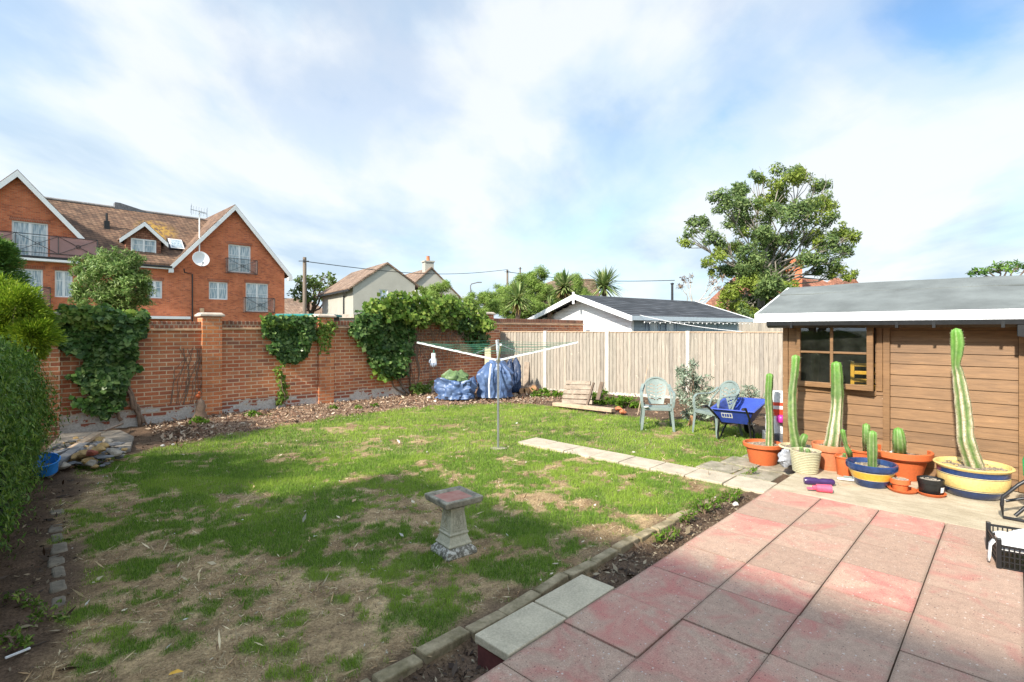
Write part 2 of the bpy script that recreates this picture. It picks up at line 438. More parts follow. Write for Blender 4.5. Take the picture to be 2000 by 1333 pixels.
def base_stone():                                     # mottled white lichen on dark stone
    m, nt, b = newmat('lichen_stone'); co = objco(nt)
    v = nt.noise(co, 42, 3, .7); n = nt.noise(co, 9, 4, .6)
    c = nt.mix(nt.ramp(v, [(.47, 0.0), (.56, 1.0)]), (.20,.18,.14), (.60,.56,.48))
    c = nt.mix(1.0, c, nt.ramp(n, [(.3,.7),(.7,1.1)]), 'MULTIPLY')
    nt.ln(c, b.inputs['Base Color']); b.inputs['Roughness'].default_value = .95; bump(nt, b, v, .8, .012)
    m, nt, b = newmat('basin_red'); co = objco(nt); n = nt.noise(co, 7, 4, .6)
    nt.ln(nt.mix(nt.ramp(n, [(.35,0.0),(.65,1.0)]), (.36,.12,.08), (.46,.25,.19)), b.inputs['Base Color'])
    b.inputs['Roughness'].default_value = .7
base_stone()
def tiles(name, c1, c2, c3, moss=None, tw=.165, th=.1, along='Z'):
    m, nt, b = newmat(name); co = objco(nt)
    sp = nt.new('ShaderNodeSeparateXYZ'); nt.ln(co, sp.inputs[0])
    u = nt.math('ADD', sp.outputs[0], sp.outputs[1])
    cc = nt.new('ShaderNodeCombineXYZ'); nt.ln(u, cc.inputs[0]); nt.ln(sp.outputs[2], cc.inputs[1])
    br = nt.new('ShaderNodeTexBrick'); nt.ln(cc.outputs[0], br.inputs['Vector'])
    for k, v in (('Scale', 1), ('Brick Width', tw*1.6), ('Row Height', th*1.5), ('Mortar Size', .012)): br.inputs[k].default_value = v
    br.inputs['Color1'].default_value = (0,0,0,1); br.inputs['Color2'].default_value = (1,1,1,1)
    n = nt.noise(co, .8, 5, .65)
    c = nt.ramp(br.outputs['Color'], [(0, c1), (.5, c2), (1, c3)])
    c = nt.mix(br.outputs['Fac'], c, tuple(x*.3 for x in c1))
    c = nt.mix(1.0, c, nt.ramp(n, [(.3,.6),(.7,1.25)]), 'MULTIPLY')
    if moss:
        mx, mz, mr, mc = moss
        d = nt.new('ShaderNodeVectorMath', operation='DISTANCE'); nt.ln(co, d.inputs[0]); d.inputs[1].default_value = mx
        k = nt.math('SUBTRACT', 1.0, nt.math('DIVIDE', d.outputs['Value'], mr))
        k = nt.math('MULTIPLY', nt.math('MAXIMUM', k, 0.0), 2.0)
        k = nt.math('MULTIPLY', k, nt.ramp(nt.noise(co, 3, 4, .7), [(.42,0.0),(.55,1.0)]), clamp=True)
        c = nt.mix(k, c, mc)
    nt.ln(c, b.inputs['Base Color']); b.inputs['Roughness'].default_value = .9
    bump(nt, b, nt.math('SUBTRACT', 1.0, br.outputs['Fac']), .5, .02)
tiles('flat_tiles', (.12,.07,.045), (.20,.11,.065), (.25,.15,.09), moss=((7.4,2.8,8.9), 0, 1.5, (.38,.22,.04)))
tiles('red_tiles', (.20,.08,.045), (.30,.12,.07), (.36,.17,.10))
tiles('light_tiles', (.20,.13,.09), (.28,.18,.12), (.34,.24,.17))
tiles('shingle', (.035,.04,.048), (.06,.065,.075), (.085,.09,.10), tw=.25, th=.05)

def fence_mat(name, w, cols, pale=.0):
    m, nt, b = newmat(name); co = objco(nt)
    sp = nt.new('ShaderNodeSeparateXYZ'); nt.ln(co, sp.inputs[0])
    wn = nt.new('ShaderNodeNewGeometry'); wv = wn.outputs['Random Per Island']
    off = nt.math('MULTIPLY', wv, 37.0)
    cc = nt.new('ShaderNodeCombineXYZ'); nt.ln(nt.math('ADD', nt.math('MULTIPLY', sp.outputs[0], 9.0), off), cc.inputs[0])
    nt.ln(off, cc.inputs[1]); nt.ln(nt.math('MULTIPLY', sp.outputs[2], .8), cc.inputs[2])
    g = nt.noise(cc.outputs[0], 3.0, 5, .65, .9)
    c = nt.ramp(wv, [(0, cols[0]), (.3, cols[1]), (.6, cols[2]), (.85, cols[3]), (1, cols[0])])
    c = nt.mix(1.0, c, nt.ramp(g, [(.25,.55),(.5,1.0),(.75,1.25)]), 'MULTIPLY')
    kn = nt.noise(co, 9, 3, .6, .4)                   # pale flaked knots
    c = nt.mix(nt.ramp(kn, [(.66, 0.0), (.72, .6)]), c, (.66,.55,.42))
    nt.ln(c, b.inputs['Base Color']); b.inputs['Roughness'].default_value = .85
    bump(nt, b, g, .4, .006)
fence_mat('fence_wood', .097, ((.27,.235,.195), (.36,.31,.25), (.30,.265,.215), (.42,.355,.28)))
def shed_mat():
    m, nt, b = newmat('shed_wood'); co = objco(nt)
    sp = nt.new('ShaderNodeSeparateXYZ'); nt.ln(co, sp.inputs[0])
    i = nt.math('FLOOR', nt.math('DIVIDE', sp.outputs[2], .122))
    wn = nt.new('ShaderNodeTexWhiteNoise', noise_dimensions='1D'); nt.ln(i, wn.inputs['W'])
    s = nt.mapping(co, (1.2, 1.2, 14)); g = nt.noise(s, 3.5, 5, .7, .6); n = nt.noise(co, 2.1, 4, .6)
    c = nt.mix(nt.ramp(g, [(.3,0.0),(.7,1.0)]), (.15,.078,.031), (.262,.142,.060))
    c = nt.mix(1.0, c, nt.ramp(wn.outputs['Value'], [(0,.82),(1,1.12)]), 'MULTIPLY')
    c = nt.mix(1.0, c, nt.ramp(n, [(.3,.85),(.7,1.12)]), 'MULTIPLY')
    sc = nt.noise(co, 17, 3, .6, 1.0)
    c = nt.mix(nt.ramp(sc, [(.735, 0.0), (.76, .6)]), c, (.55,.42,.32))
    nt.ln(c, b.inputs['Base Color']); b.inputs['Roughness'].default_value = .55
    bump(nt, b, g, .3, .004)
shed_mat()
def glass_mat():
    m, nt, b = newmat('glass')
    b.inputs['Base Color'].default_value = (.9,.95,.95,1); b.inputs['Roughness'].default_value = .02
    tr = nt.new('ShaderNodeBsdfTransparent'); tr.inputs[0].default_value = (.86,.9,.88,1)
    gl = nt.new('ShaderNodeBsdfGlossy'); gl.inputs['Roughness'].default_value = .015
    fr = nt.new('ShaderNodeFresnel'); fr.inputs[0].default_value = 1.5
    df = nt.new('ShaderNodeBsdfDiffuse'); df.inputs[0].default_value = (.42,.44,.36,1)
    dn = nt.noise(objco(nt), 5, 4, .6); m0 = nt.new('ShaderNodeMixShader'); nt.ln(nt.ramp(dn, [(.35,.015),(.7,.06)]), m0.inputs[0]); nt.ln(tr.outputs[0], m0.inputs[1]); nt.ln(df.outputs[0], m0.inputs[2])
    k = nt.math('ADD', nt.math('MULTIPLY', fr.outputs[0], 1.3), .06, clamp=True)
    ms = nt.new('ShaderNodeMixShader'); nt.ln(k, ms.inputs[0]); nt.ln(m0.outputs[0], ms.inputs[1]); nt.ln(gl.outputs[0], ms.inputs[2])
    nt.ln(ms.outputs[0], nt.n['Material Output'].inputs['Surface'])
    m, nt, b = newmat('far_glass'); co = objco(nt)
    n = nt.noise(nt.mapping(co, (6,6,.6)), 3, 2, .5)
    nt.ln(nt.mix(nt.ramp(n, [(.4,0.0),(.6,1.0)]), (.20,.29,.34), (.55,.60,.60)), b.inputs['Base Color'])  # blue and grey streaks paint sky reflection into the pane colour
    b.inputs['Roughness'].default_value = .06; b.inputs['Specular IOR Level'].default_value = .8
    m, nt, b = newmat('mesh_panel')
    b.inputs['Base Color'].default_value = (.25,.27,.27,1); b.inputs['Roughness'].default_value = .3; b.inputs['Alpha'].default_value = .16
    m, nt, b = newmat('pink_screen')
    b.inputs['Base Color'].default_value = (.40,.22,.20,1); b.inputs['Roughness'].default_value = .3; b.inputs['Alpha'].default_value = .75
glass_mat()
def patio_mat():
    m, nt, b = newmat('patio_red'); co = objco(nt)          # object x = B metres/.453, y = A metres/.477
    sp = nt.new('ShaderNodeSeparateXYZ'); nt.ln(co, sp.inputs[0])
    i = nt.math('FLOOR', sp.outputs[0]); j = nt.math('FLOOR', sp.outputs[1])
    cc = nt.new('ShaderNodeCombineXYZ'); nt.ln(i, cc.inputs[0]); nt.ln(j, cc.inputs[1])
    wn = nt.new('ShaderNodeTexWhiteNoise', noise_dimensions='2D'); nt.ln(cc.outputs[0], wn.inputs['Vector'])
    off = nt.new('ShaderNodeVectorMath', operation='ADD'); nt.ln(co, off.inputs[0])
    sc = nt.new('ShaderNodeVectorMath', operation='SCALE'); nt.ln(wn.outputs['Color'], sc.inputs[0]); sc.inputs['Scale'].default_value = 19
    nt.ln(sc.outputs[0], off.inputs[1])
    n = nt.noise(off.outputs[0], 1.5, 5, .62, .9)           # worn red pigment
    k = nt.math('ADD', n, nt.math('MULTIPLY', nt.math('SUBTRACT', wn.outputs['Value'], .5), .22))
    red = nt.ramp(k, [(.46, 0.0), (.70, .85)])
    fine = nt.noise(co, 75, 3, .75); n3 = nt.noise(co, 9, 5, .7)
    base = nt.mix(nt.ramp(fine, [(.35,0.0),(.65,1.0)]), (.38,.235,.17), (.61,.43,.315))
    base = nt.mix(nt.ramp(n3, [(.4, 0.0),(.75,.35)]), base, (.16,.11,.09))
    rc = nt.mix(nt.ramp(fine, [(.35,0.0),(.65,1.0)]), (.42,.13,.11), (.56,.22,.18))
    c = nt.mix(red, base, rc)
    c = nt.mix(1.0, c, nt.ramp(wn.outputs['Value'], [(0,.82),(1,1.1)]), 'MULTIPLY')
    vo = nt.new('ShaderNodeTexVoronoi'); vo.inputs['Scale'].default_value = 19; nt.ln(co, vo.inputs['Vector'])
    vs = nt.new('ShaderNodeSeparateColor'); nt.ln(vo.outputs['Color'], vs.inputs[0])
    spot = nt.math('LESS_THAN', vo.outputs['Distance'], nt.math('MULTIPLY', nt.math('POWER', vs.outputs[0], 3.0), .26))
    c = nt.mix(nt.math('MULTIPLY', spot, .75), c, (.60,.53,.46))
    vo2 = nt.new('ShaderNodeTexVoronoi'); vo2.inputs['Scale'].default_value = 33; nt.ln(co, vo2.inputs['Vector'])
    vs2 = nt.new('ShaderNodeSeparateColor'); nt.ln(vo2.outputs['Color'], vs2.inputs[0])
    sp2 = nt.math('LESS_THAN', vo2.outputs['Distance'], nt.math('MULTIPLY', nt.math('POWER', vs2.outputs[0], 4.0), .34))
    c = nt.mix(nt.math('MULTIPLY', sp2, .7), c, (.10,.07,.055))
    fx = nt.math('PINGPONG', sp.outputs[0], .5); fy = nt.math('PINGPONG', sp.outputs[1], .5)
    e = nt.math('ADD', nt.math('MINIMUM', fx, nt.math('ADD', fy, .02)), nt.math('MULTIPLY', nt.math('SUBTRACT', n3, .5), .10))
    c = nt.mix(nt.ramp(e, [(.0, .5), (.03, .15), (.05, 0.0)]), c, (.11,.085,.06))
    nt.ln(c, b.inputs['Base Color']); b.inputs['Roughness'].default_value = .88; b.inputs['Specular IOR Level'].default_value = .3
    bump(nt, b, fine, .45, .01)
    m, nt, b = newmat('apron'); co = objco(nt)
    n = nt.noise(nt.mapping(co, (1.2, 3, 1)), 3, 6, .7); f = nt.noise(co, 90, 3, .7)
    c = nt.mix(nt.ramp(n, [(.35,0.0),(.65,1.0)]), (.36,.29,.19), (.53,.44,.31))
    c = nt.mix(1.0, c, nt.ramp(f, [(.3,.78),(.7,1.12)]), 'MULTIPLY')
    nt.ln(c, b.inputs['Base Color']); b.inputs['Roughness'].default_value = .92; bump(nt, b, f, .4, .008)
patio_mat()
colmat('ground_near', .95, 0, 60, .6, bstr=1.0, spec=.1)
colmat('grass_blade', .6, .3, 0, spec=.25)
colmat('litter', .85, 0, 0, spec=.2)
simple('far_ground', (.07,.09,.035), .95, .35, .3, .3)
leafmat('ivy_leaf', (.03,.07,.016), (.065,.135,.028), (.20,.28,.09), .25, .3)
leafmat('climber_leaf', (.08,.16,.02), (.16,.26,.04), (.32,.38,.08), .35)
leafmat('shrub_leaf', (.07,.14,.03), (.15,.24,.05), (.34,.42,.15), .35)
leafmat('hedge_leaf', (.05,.12,.018), (.11,.21,.03), (.24,.34,.05), .35)
leafmat('gold_leaf', (.09,.17,.012), (.20,.31,.02), (.38,.46,.04), .4)
leafmat('conifer_leaf', (.05,.13,.03), (.11,.22,.04), (.20,.32,.06), .35)
leafmat('gum_leaf', (.08,.14,.045), (.15,.22,.07), (.26,.33,.11), .35)
leafmat('gum_lime', (.16,.22,.03), (.25,.32,.05), (.34,.40,.08), .4)
leafmat('far_leaf', (.08,.13,.035), (.13,.20,.05), (.22,.28,.08), .35)
leafmat('feather_leaf', (.16,.27,.05), (.27,.38,.08), (.38,.48,.13), .45)
leafmat('palm_leaf', (.08,.15,.04), (.20,.28,.08), (.45,.48,.20), .35)
leafmat('palm_dead', (.20,.14,.06), (.28,.21,.09), (.34,.28,.13), .3)
leafmat('weed_leaf', (.07,.16,.012), (.13,.25,.02), (.22,.34,.04), .4)
leafmat('silver_leaf', (.18,.24,.16), (.30,.36,.26), (.44,.50,.38), .25, .7)
leafmat('dead_leaf', (.14,.09,.06), (.22,.15,.10), (.30,.21,.14), .2)
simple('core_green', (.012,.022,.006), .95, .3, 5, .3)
def cactus_mat():
    m, nt, b = newmat('cactus')
    a = nt.new('ShaderNodeAttribute'); a.attribute_name = 'Col'
    sp = nt.new('ShaderNodeSeparateColor'); nt.ln(a.outputs['Color'], sp.inputs[0])
    co = objco(nt); n = nt.noise(co, 14, 4, .65); n2 = nt.noise(co, 70, 2, .6)
    g = nt.mix(nt.ramp(n, [(.35,0.0),(.65,1.0)]), (.045,.11,.022), (.12,.21,.045))
    tip = nt.mix(1.0, (.10,.27,.025), nt.ramp(n2, [(.3,.8),(.7,1.2)]), 'MULTIPLY')
    c = nt.mix(sp.outputs[2], g, tip)                            # B = tip freshness
    wood = nt.mix(nt.ramp(n2, [(.35,0.0),(.65,1.0)]), (.42,.33,.20), (.66,.57,.42))
    sn = nt.noise(nt.mapping(co, (1,1,.5)), 22, 4, .7)
    k = nt.math('MULTIPLY', sp.outputs[0], nt.math('ADD', nt.math('MULTIPLY', sp.outputs[1], 1.5), .17))
    k = nt.math('MULTIPLY', k, nt.ramp(sn, [(.3,.35),(.6,1.25)]), clamp=True)
    c = nt.mix(k, c, wood)                                       # R = rib crest, G = woodiness
    nt.ln(c, b.inputs['Base Color']); b.inputs['Roughness'].default_value = .55; bump(nt, b, n2, .3, .004)
cactus_mat()
# ================================================================ ground zones
LAWN_PX = [(40,1500),(70,1333),(100,1150),(118,1010),(138,935),(160,893),(260,886),(310,876),(420,851),(560,828),(700,808),(830,794),(930,790),(1000,788),
           (1080,795),(1200,812),(1300,818),(1420,826),(1500,850),(1560,880)]
LAWN = [tuple(G(x, y).xy) for x, y in LAWN_PX] + [tuple(AB(.25,-.3).xy), tuple(AB(0,-.42).xy), tuple(AB(-8,-.42).xy)]
def pdist(x, y, poly):
    """signed distance, positive inside"""
    ins = np.zeros(x.shape, bool); d = np.full(x.shape, 1e9); n = len(poly)
    for i in range(n):
        x1, y1 = poly[i]; x2, y2 = poly[(i+1) % n]
        c = ((y1 > y) != (y2 > y)) & (x < (x2-x1)*(y-y1)/((y2-y1) if y2 != y1 else 1e-9)+x1)
        ins ^= c
        dx, dy = x2-x1, y2-y1; t = np.clip(((x-x1)*dx+(y-y1)*dy)/(dx*dx+dy*dy), 0, 1)
        d = np.minimum(d, np.hypot(x-x1-t*dx, y-y1-t*dy))
    return np.where(ins, d, -d)
def wallt(x, y):
    return (x-WO.x)*WD.x+(y-WO.y)*WD.y, -((x-WO.x)*WN.x+(y-WO.y)*WN.y)   # along, in front of face
def gz(x, y):
    x = np.asarray(x, float); y = np.asarray(y, float)
    t, s = wallt(x, y)
    bed = (1-sstep(.5, 1.7, s))*sstep(-.2, 1.5, t)*.07
    sd = pdist(x, y, LAWN)
    z = bed + (fbm(x*1.3, y*1.3, 3, 3)-.5)*.035*sstep(-.05, .4, np.abs(sd)+.1) + (fbm(x*7, y*7, 9, 2)-.5)*.018
    z = z + np.where(sd < 0, (fbm(x*11, y*11, 14, 3)-.5)*.045, 0)
    a, b = toAB(x, y)
    tr = (a < -.1) & (b > -.40) & (b < 0)
    z = np.where(tr, -.02+(fbm(x*9, y*9, 5, 2)-.5)*.04, z)
    pat = (b > -.02) & (a < 3.6) & (b < 12)
    z = np.where(pat, -.06, z)
    return z
GREEN = [((560,1010),(150,70)),((620,1050),(110,50)),((820,1205),(80,45)),((1010,1110),(80,40)),((880,1230),(95,50)),((770,1185),(35,20)),((1070,1020),(55,28)),
         ((1150,1010),(60,25)),((480,1010),(110,45)),((330,1000),(110,45)),((700,1090),(60,20)),((860,1130),(45,15)),((1010,1040),(60,30)),((450,930),(200,35)),
         ((1250,985),(85,25)),((1180,960),(90,20)),((230,1120),(110,30)),((260,1245),(90,26)),((380,1180),(60,22)),((560,1290),(90,30)),((200,1060),(60,20)),((940,1100),(30,18)),
         ((1150,1060),(40,14)),((640,1130),(35,10)),((830,1095),(60,18)),((480,1260),(40,16)),((340,1240),(50,14)),((620,1100),(40,12))]
DRY = [((700,970),(120,22)),((620,1150),(140,60)),((1180,1045),(120,25)),((1290,1010),(70,14)),((1130,985),(90,14)),((960,1075),(90,22)),((480,1120),(100,45)),((700,880),(60,16)),
       ((560,900),(110,14)),((1020,895),(50,14)),((840,905),(60,16)),((880,1130),(70,18)),((300,1080),(60,20)),((1340,955),(50,10)),((640,1240),(80,60)),((400,1300),(140,30)),((180,980),(70,25)),
       ((1060,975),(80,12)),((1170,900),(60,9)),((1360,880),(40,10)),((1300,850),(60,8)),((690,835),(70,9)),((800,860),(80,10))]
def blobs(x, y, L):
    z = CH; yy = np.maximum(y, .5); px = 1000+F*x/yy; py = HOR+F*z/yy
    k = np.zeros(x.shape)
    for (cx, cy), (rx, ry) in L:
        c = G(cx, cy); s = (cy-HOR)/CH; ax = rx/s; ay = ry*CH*F/((cy-HOR)**2)
        d = np.hypot((x-c.x)/ax, (y-c.y)/ay); k = np.maximum(k, 1-sstep(.4, 1.25, d))
    return k
def grassiness(x, y):
    """0 bare/straw .. 1 thick green, already multiplied by the lawn mask"""
    xw = x+(fbm(x*3,y*3,101,2)-.5)*.5; yw = y+(fbm(x*3,y*3,102,2)-.5)*.5
    n = fbm(xw*2.3, yw*2.3, 21, 5); n2 = fbm(x*8.5, y*8.5, 33, 3)
    far = sstep(3.5, 7.5, y)
    n4 = fbm(x*19, y*19, 37, 2); base = n*.50+n2*.70+n4*.38 + far*.19 - .275
    left = 1-sstep(-4.6, -1.5, x+ (y-4.5)*.6); base = base-left*.10
    base = base + blobs(x, y, GREEN)*.17 - blobs(x, y, DRY)*.16
    g = sstep(.42, .68, base)
    sd = pdist(x, y, LAWN)
    edge = sstep(-.08, .22, sd + (fbm(x*3.5, y*3.5, 41, 3)-.5)*.5)
    return g*edge, edge
def ground_colour(x, y):
    g, lawn = grassiness(x, y)
    n = fbm(x*5, y*5, 51, 4); n2 = fbm(x*22, y*22, 61, 3); n3 = fbm(x*1.3, y*1.3, 71, 3)
    def mixc(a, b, k): return a*(1-k[..., None])+b*k[..., None]
    straw = mixc(np.array((.25,.16,.085)), np.array((.52,.37,.20)), np.clip(n*1.8-.4, 0, 1))
    straw = mixc(straw, np.array((.10,.065,.04)), np.clip(n2*2.2-1.0, 0, 1)*.75)
    grn = mixc(np.array((.09,.12,.03)), np.array((.17,.23,.055)), np.clip(n2*1.5-.2, 0, 1))
    c = mixc(straw, grn, np.clip(g*1.1-.1, 0, .8))
    soil = mixc(np.array((.075,.05,.033)), np.array((.17,.11,.072)), np.clip(n*1.4-.2, 0, 1))
    t, s = wallt(x, y)
    mul = mixc(np.array((.15,.09,.06)), np.array((.36,.24,.16)), np.clip(n2*1.9-.45, 0, 1))     # bark litter by the wall
    k = (1-sstep(1.6, 3.2, s))*sstep(.4, 1.2, t)
    soil = mixc(soil, mul, k)
    dark = (x < -2.0)*(1-sstep(-.1, .6, t))
    return mixc(soil, c, lawn), g, lawn
xs = np.arange(-9.4, 9.21, .05); ys = np.arange(.4, 17.6, .05)
GX, GY = np.meshgrid(xs, ys)
GC, _, _ = ground_colour(GX, GY); GZ = gz(GX, GY)
edge = np.minimum.reduce([GX+9.4, 9.2-GX, 17.6-GY, GY-.4]); GZ = np.where(edge < .06, -.10, GZ)
nx = len(xs); ny = len(ys)
idx = np.arange(nx*ny).reshape(ny, nx)
FQ = np.stack([idx[:-1,:-1], idx[:-1,1:], idx[1:,1:], idx[1:,:-1]], -1).reshape(-1, 4)
o = npmesh('lawn_ground', np.stack([GX, GY, GZ], -1), FQ, 'ground_near', col=GC.reshape(-1,3), smooth=True); o.name = 'lawn'; struct(o)
mb = MB(); mb.add([(-900,-900,-.09),(900,-900,-.09),(900,900,-.09),(-900,900,-.09)], [(0,1,2,3)])
struct(mb.build('ground', 'far_ground'))

# ---------------------------------------------------------------- grass blades (stuff)
def blades():
    Vs = []; Cs = []
    def batch(n, x0, x1, y0, y1, L, W, seed, straw=.5):
        r = np.random.default_rng(seed)
        x = r.uniform(x0, x1, n); y = r.uniform(y0, y1, n)
        keep = np.abs(x) < y*1.02+.3; x = x[keep]; y = y[keep]
        c, g, lawn = ground_colour(x, y)
        a, b = toAB(x, y)
        ok = (lawn > .35) & (b < -.475) | ((lawn > .35) & (a > .0) & (b < -.30))
        pa = (x-PATH0.x)*AX.x+(y-PATH0.y)*AX.y; pb = (x-PATH0.x)*BX.x+(y-PATH0.y)*BX.y
        ok &= ~((pa > .012) & (pa < .42) & (pb > .01) & (pb < 3.6))
        ok &= ~((a > -.02) & (a < 1.55) & (b > -1.05) & (b < 0) & (r.random(len(x)) < .85))
        ok &= r.random(len(x)) < (straw + (1-straw)*np.clip(g*1.15, 0, 1))
        x, y, g = x[ok], y[ok], g[ok]; n = len(x); z = gz(x, y)
        isg = r.random(n) < np.clip(g*1.1+.02, 0, .93)
        ln = L*r.uniform(.5, 1.35, n)*np.where(isg, .75+.55*g, .55); w = W*r.uniform(.6, 1.3, n)
        th = r.uniform(0, 2*np.pi, n); lean = r.uniform(.15, 1.0, n)*np.where(isg, .75, 2.2)
        dx = np.cos(th)*lean; dy = np.sin(th)*lean; dz = np.where(isg, 1.0, .45); q = np.sqrt(dx*dx+dy*dy+dz*dz)
        dx, dy, dz = dx/q*ln, dy/q*ln, dz/q*ln
        ph = r.uniform(0, np.pi, n); wx = np.cos(ph)*w/2; wy = np.sin(ph)*w/2
        P = np.stack([x, y, z-.004], 1)
        V = np.stack([P-np.stack([wx, wy, 0*wx], 1), P+np.stack([wx, wy, 0*wx], 1), P+np.stack([dx, dy, dz], 1)], 1)
        v1 = r.random(n); tone = fbm(x*1.7, y*1.7, 91, 3)
        gc = np.array((.065,.155,.022))*(1-v1[:,None]) + np.array((.27,.41,.05))*v1[:,None]
        lime = sstep(.42, .62, tone)[:,None]; gc = gc*(1-lime*.5)+np.array((.38,.50,.07))*lime*.5
        sc = np.array((.22,.145,.075))*(1-v1[:,None]) + np.array((.62,.49,.29))*v1[:,None]
        c = np.where(isg[:,None], gc, sc)
        Vs.append(V.reshape(-1, 3)); Cs.append(np.repeat(c, 3, 0))
    batch(400000, -4.4, 3.6, 2.2, 4.6, .028, .0042, 1, .62)
    batch(330000, -6.8, 5, 4.6, 7.2, .030, .0058, 2, .45)
    batch(190000, -8.2, 7.5, 7.2, 12.6, .038, .0095, 3, .25)
    V = np.concatenate(Vs); Cc = np.concatenate(Cs)
    print('blades', len(V)//3)
    o = npmesh('grass', V, np.arange(len(V)).reshape(-1, 3), 'grass_blade', col=Cc)
    tag(o, 'patchy green and straw-dry lawn grass in front of the brick wall', 'grass', kind='stuff')
PATH0 = Vector((.08, 7.93, 0))
blades()

# ---------------------------------------------------------------- litter (stuff)
def litter(name, label, n, region, cols, smin, smax, seed, lift=.012, asp=.38):
    r = np.random.default_rng(seed); x, y = region(r, n); z = gz(x, y)
    n = len(x); P = np.stack([x, y, z+r.uniform(0, lift, n)], 1)
    Nn = r.normal(size=(n, 3))*.5+np.array((0, 0, 1.0))
    s = r.uniform(smin, smax, n)*(1+r.random(n)**6*2)
    V, Fa = leaf_quads(P, Nn, s, asp, rng=r)
    cols = np.array(cols); c = cols[r.integers(0, len(cols), n)]*r.uniform(.6, 1.25, (n, 1))
    o = npmesh(name, V, Fa, 'litter', col=np.repeat(c, 4, 0)); tag(o, label, 'ground litter', kind='stuff')
def reg_bed(r, n):
    t = r.uniform(.2, 10, n); s = r.uniform(.05, 3.0, n)
    x = WO.x+WD.x*t-WN.x*s; y = WO.y+WD.y*t-WN.y*s
    sd = pdist(x, y, LAWN); k = (sd < .15+r.normal(size=n)*.16) & (y < 16); return x[k], y[k]
litter('bark_litter', 'brown bark chips and dead leaves along the foot of the brick wall', 42000, reg_bed,
       [(.20,.12,.08),(.33,.22,.14),(.44,.32,.22),(.12,.07,.05),(.28,.15,.09),(.48,.38,.28)], .012, .055, 5, .03)
def reg_left(r, n):
    x = r.uniform(-7, -2, n); y = r.uniform(2, 8.5, n); sd = pdist(x, y, LAWN); k = (sd < .12) & (x > -1.05*y); return x[k], y[k]
litter('soil_litter', 'dark twigs and leaf scraps on the soil below the hedge', 9000, reg_left,
       [(.10,.07,.05),(.05,.035,.025),(.18,.13,.08),(.26,.20,.13),(.09,.05,.03)], .01, .045, 6)
def reg_trench(r, n):
    a = r.uniform(-6.5, 0, n); b = r.uniform(-.40, -.02, n); x = Q.x+AX.x*a+BX.x*b; y = Q.y+AX.y*a+BX.y*b; return x, y
litter('trench_litter', 'dry roots and soil crumbs in the narrow trench beside the red patio', 7000, reg_trench,
       [(.10,.07,.05),(.17,.12,.08),(.30,.24,.16),(.06,.04,.03)], .008, .035, 8)
def reg_lawn(r, n):
    x = r.uniform(-6, 5, n); y = r.uniform(2.3, 11, n)
    sd = pdist(x, y, LAWN); k = (sd > 0) & (np.abs(x) < y); return x[k], y[k]
def reg_dry(r, n):
    x = r.uniform(-6, 5, n); y = r.uniform(2.2, 8.5, n)
    g, l = grassiness(x, y); k = (np.abs(x) < y) & (l > .3) & (r.random(n) > g*1.3) & (fbm(x*3.1, y*3.1, 77, 3) > .25+.3*r.random(n)); return x[k], y[k]
litter('straw', 'loose dry straw and dead grass stalks over the bare parts of the lawn', 260000, reg_dry,
       [(.50,.38,.22),(.34,.24,.13),(.66,.54,.34),(.20,.13,.075),(.42,.27,.14)], .012, .034, 19, .015, asp=.11)
litter('fallen_leaves', 'small pale fallen leaves scattered over the lawn', 1500, reg_lawn,
       [(.55,.47,.33),(.45,.32,.18),(.62,.58,.50)], .012, .034, 9, .03)
def reg_fence(r, n):
    x = r.uniform(.3, 7.5, n); y = r.uniform(8, 15, n)
    sd = pdist(x, y, LAWN); k = (sd < .1); return x[k], y[k]
litter('bed_litter', 'dry brown scraps in the planting bed under the timber fence', 9000, reg_fence,
       [(.20,.12,.08),(.33,.22,.14),(.44,.32,.22),(.12,.07,.05)], .012, .05, 10)

# ---------------------------------------------------------------- patio
def patio():
    root = bpy.data.objects.new('patio', None); root.location = (Q.x, Q.y, 0); root.rotation_euler = (0,0,ANG_B); C.objects.link(root); struct(root)
    U = .453; V = .477; gap = .0065
    mb = MB()
    r = random.Random(3)
    for i in range(0, 8):
        for j in range(-14, 0):
            dz = r.uniform(-.004, .004) if j < -4 else r.uniform(-.001, .001)
            g0 = gap if j >= -3 else gap
            yj0 = j*1.0; yj1 = j+1.0
            a = gap/2/U; bb = (gap/2/V) if j < -4 else .0006
            mb.slab([(i+a, yj0+bb), (i+1-a, yj0+bb), (i+1-a, yj1-bb), (i+a, yj1-bb)], .05, PZ+dz)
    o = mb.build('slabs', 'patio_red', root); o.scale = (U, V, 1)
    mb = MB(); mb.b2((-.0,.002,-.1), (4.6,2.2,PZ)); mb.build('apron', 'apron', root, bevel=.008)
    mb = MB(); mb.b2((.004,-14*V,-.1), (8*U-.004,-.002,.055)); mb.build('bedding', simple('joint_sand', (.045,.035,.028), .95), root)
patio()
def greyslabs():
    mb = MB()
    for (a0, a1) in ((-2.82, -3.29), (-3.30, -3.76)):
        b0 = -.255; p = [AB(a1, b0), AB(a1, -.006), AB(a0-.004, -.006), AB(a0-.004, b0)]
        mb.slab([(q.x, q.y) for q in p], .09, .135)
    for (a0, a1) in ((-2.82, -3.76),):
        p = [AB(a1+.01, -.245), AB(a1+.01, -.01), AB(a0-.01, -.01), AB(a0-.01, -.245)]
        mb.slab([(q.x, q.y) for q in p], -.08, .089, 1)
    o = mb.build('path', ['grey_slab', simple('riser_red', (.13,.035,.03), .8)], bevel=.006); o.name = 'pavement'; struct(o)
greyslabs()
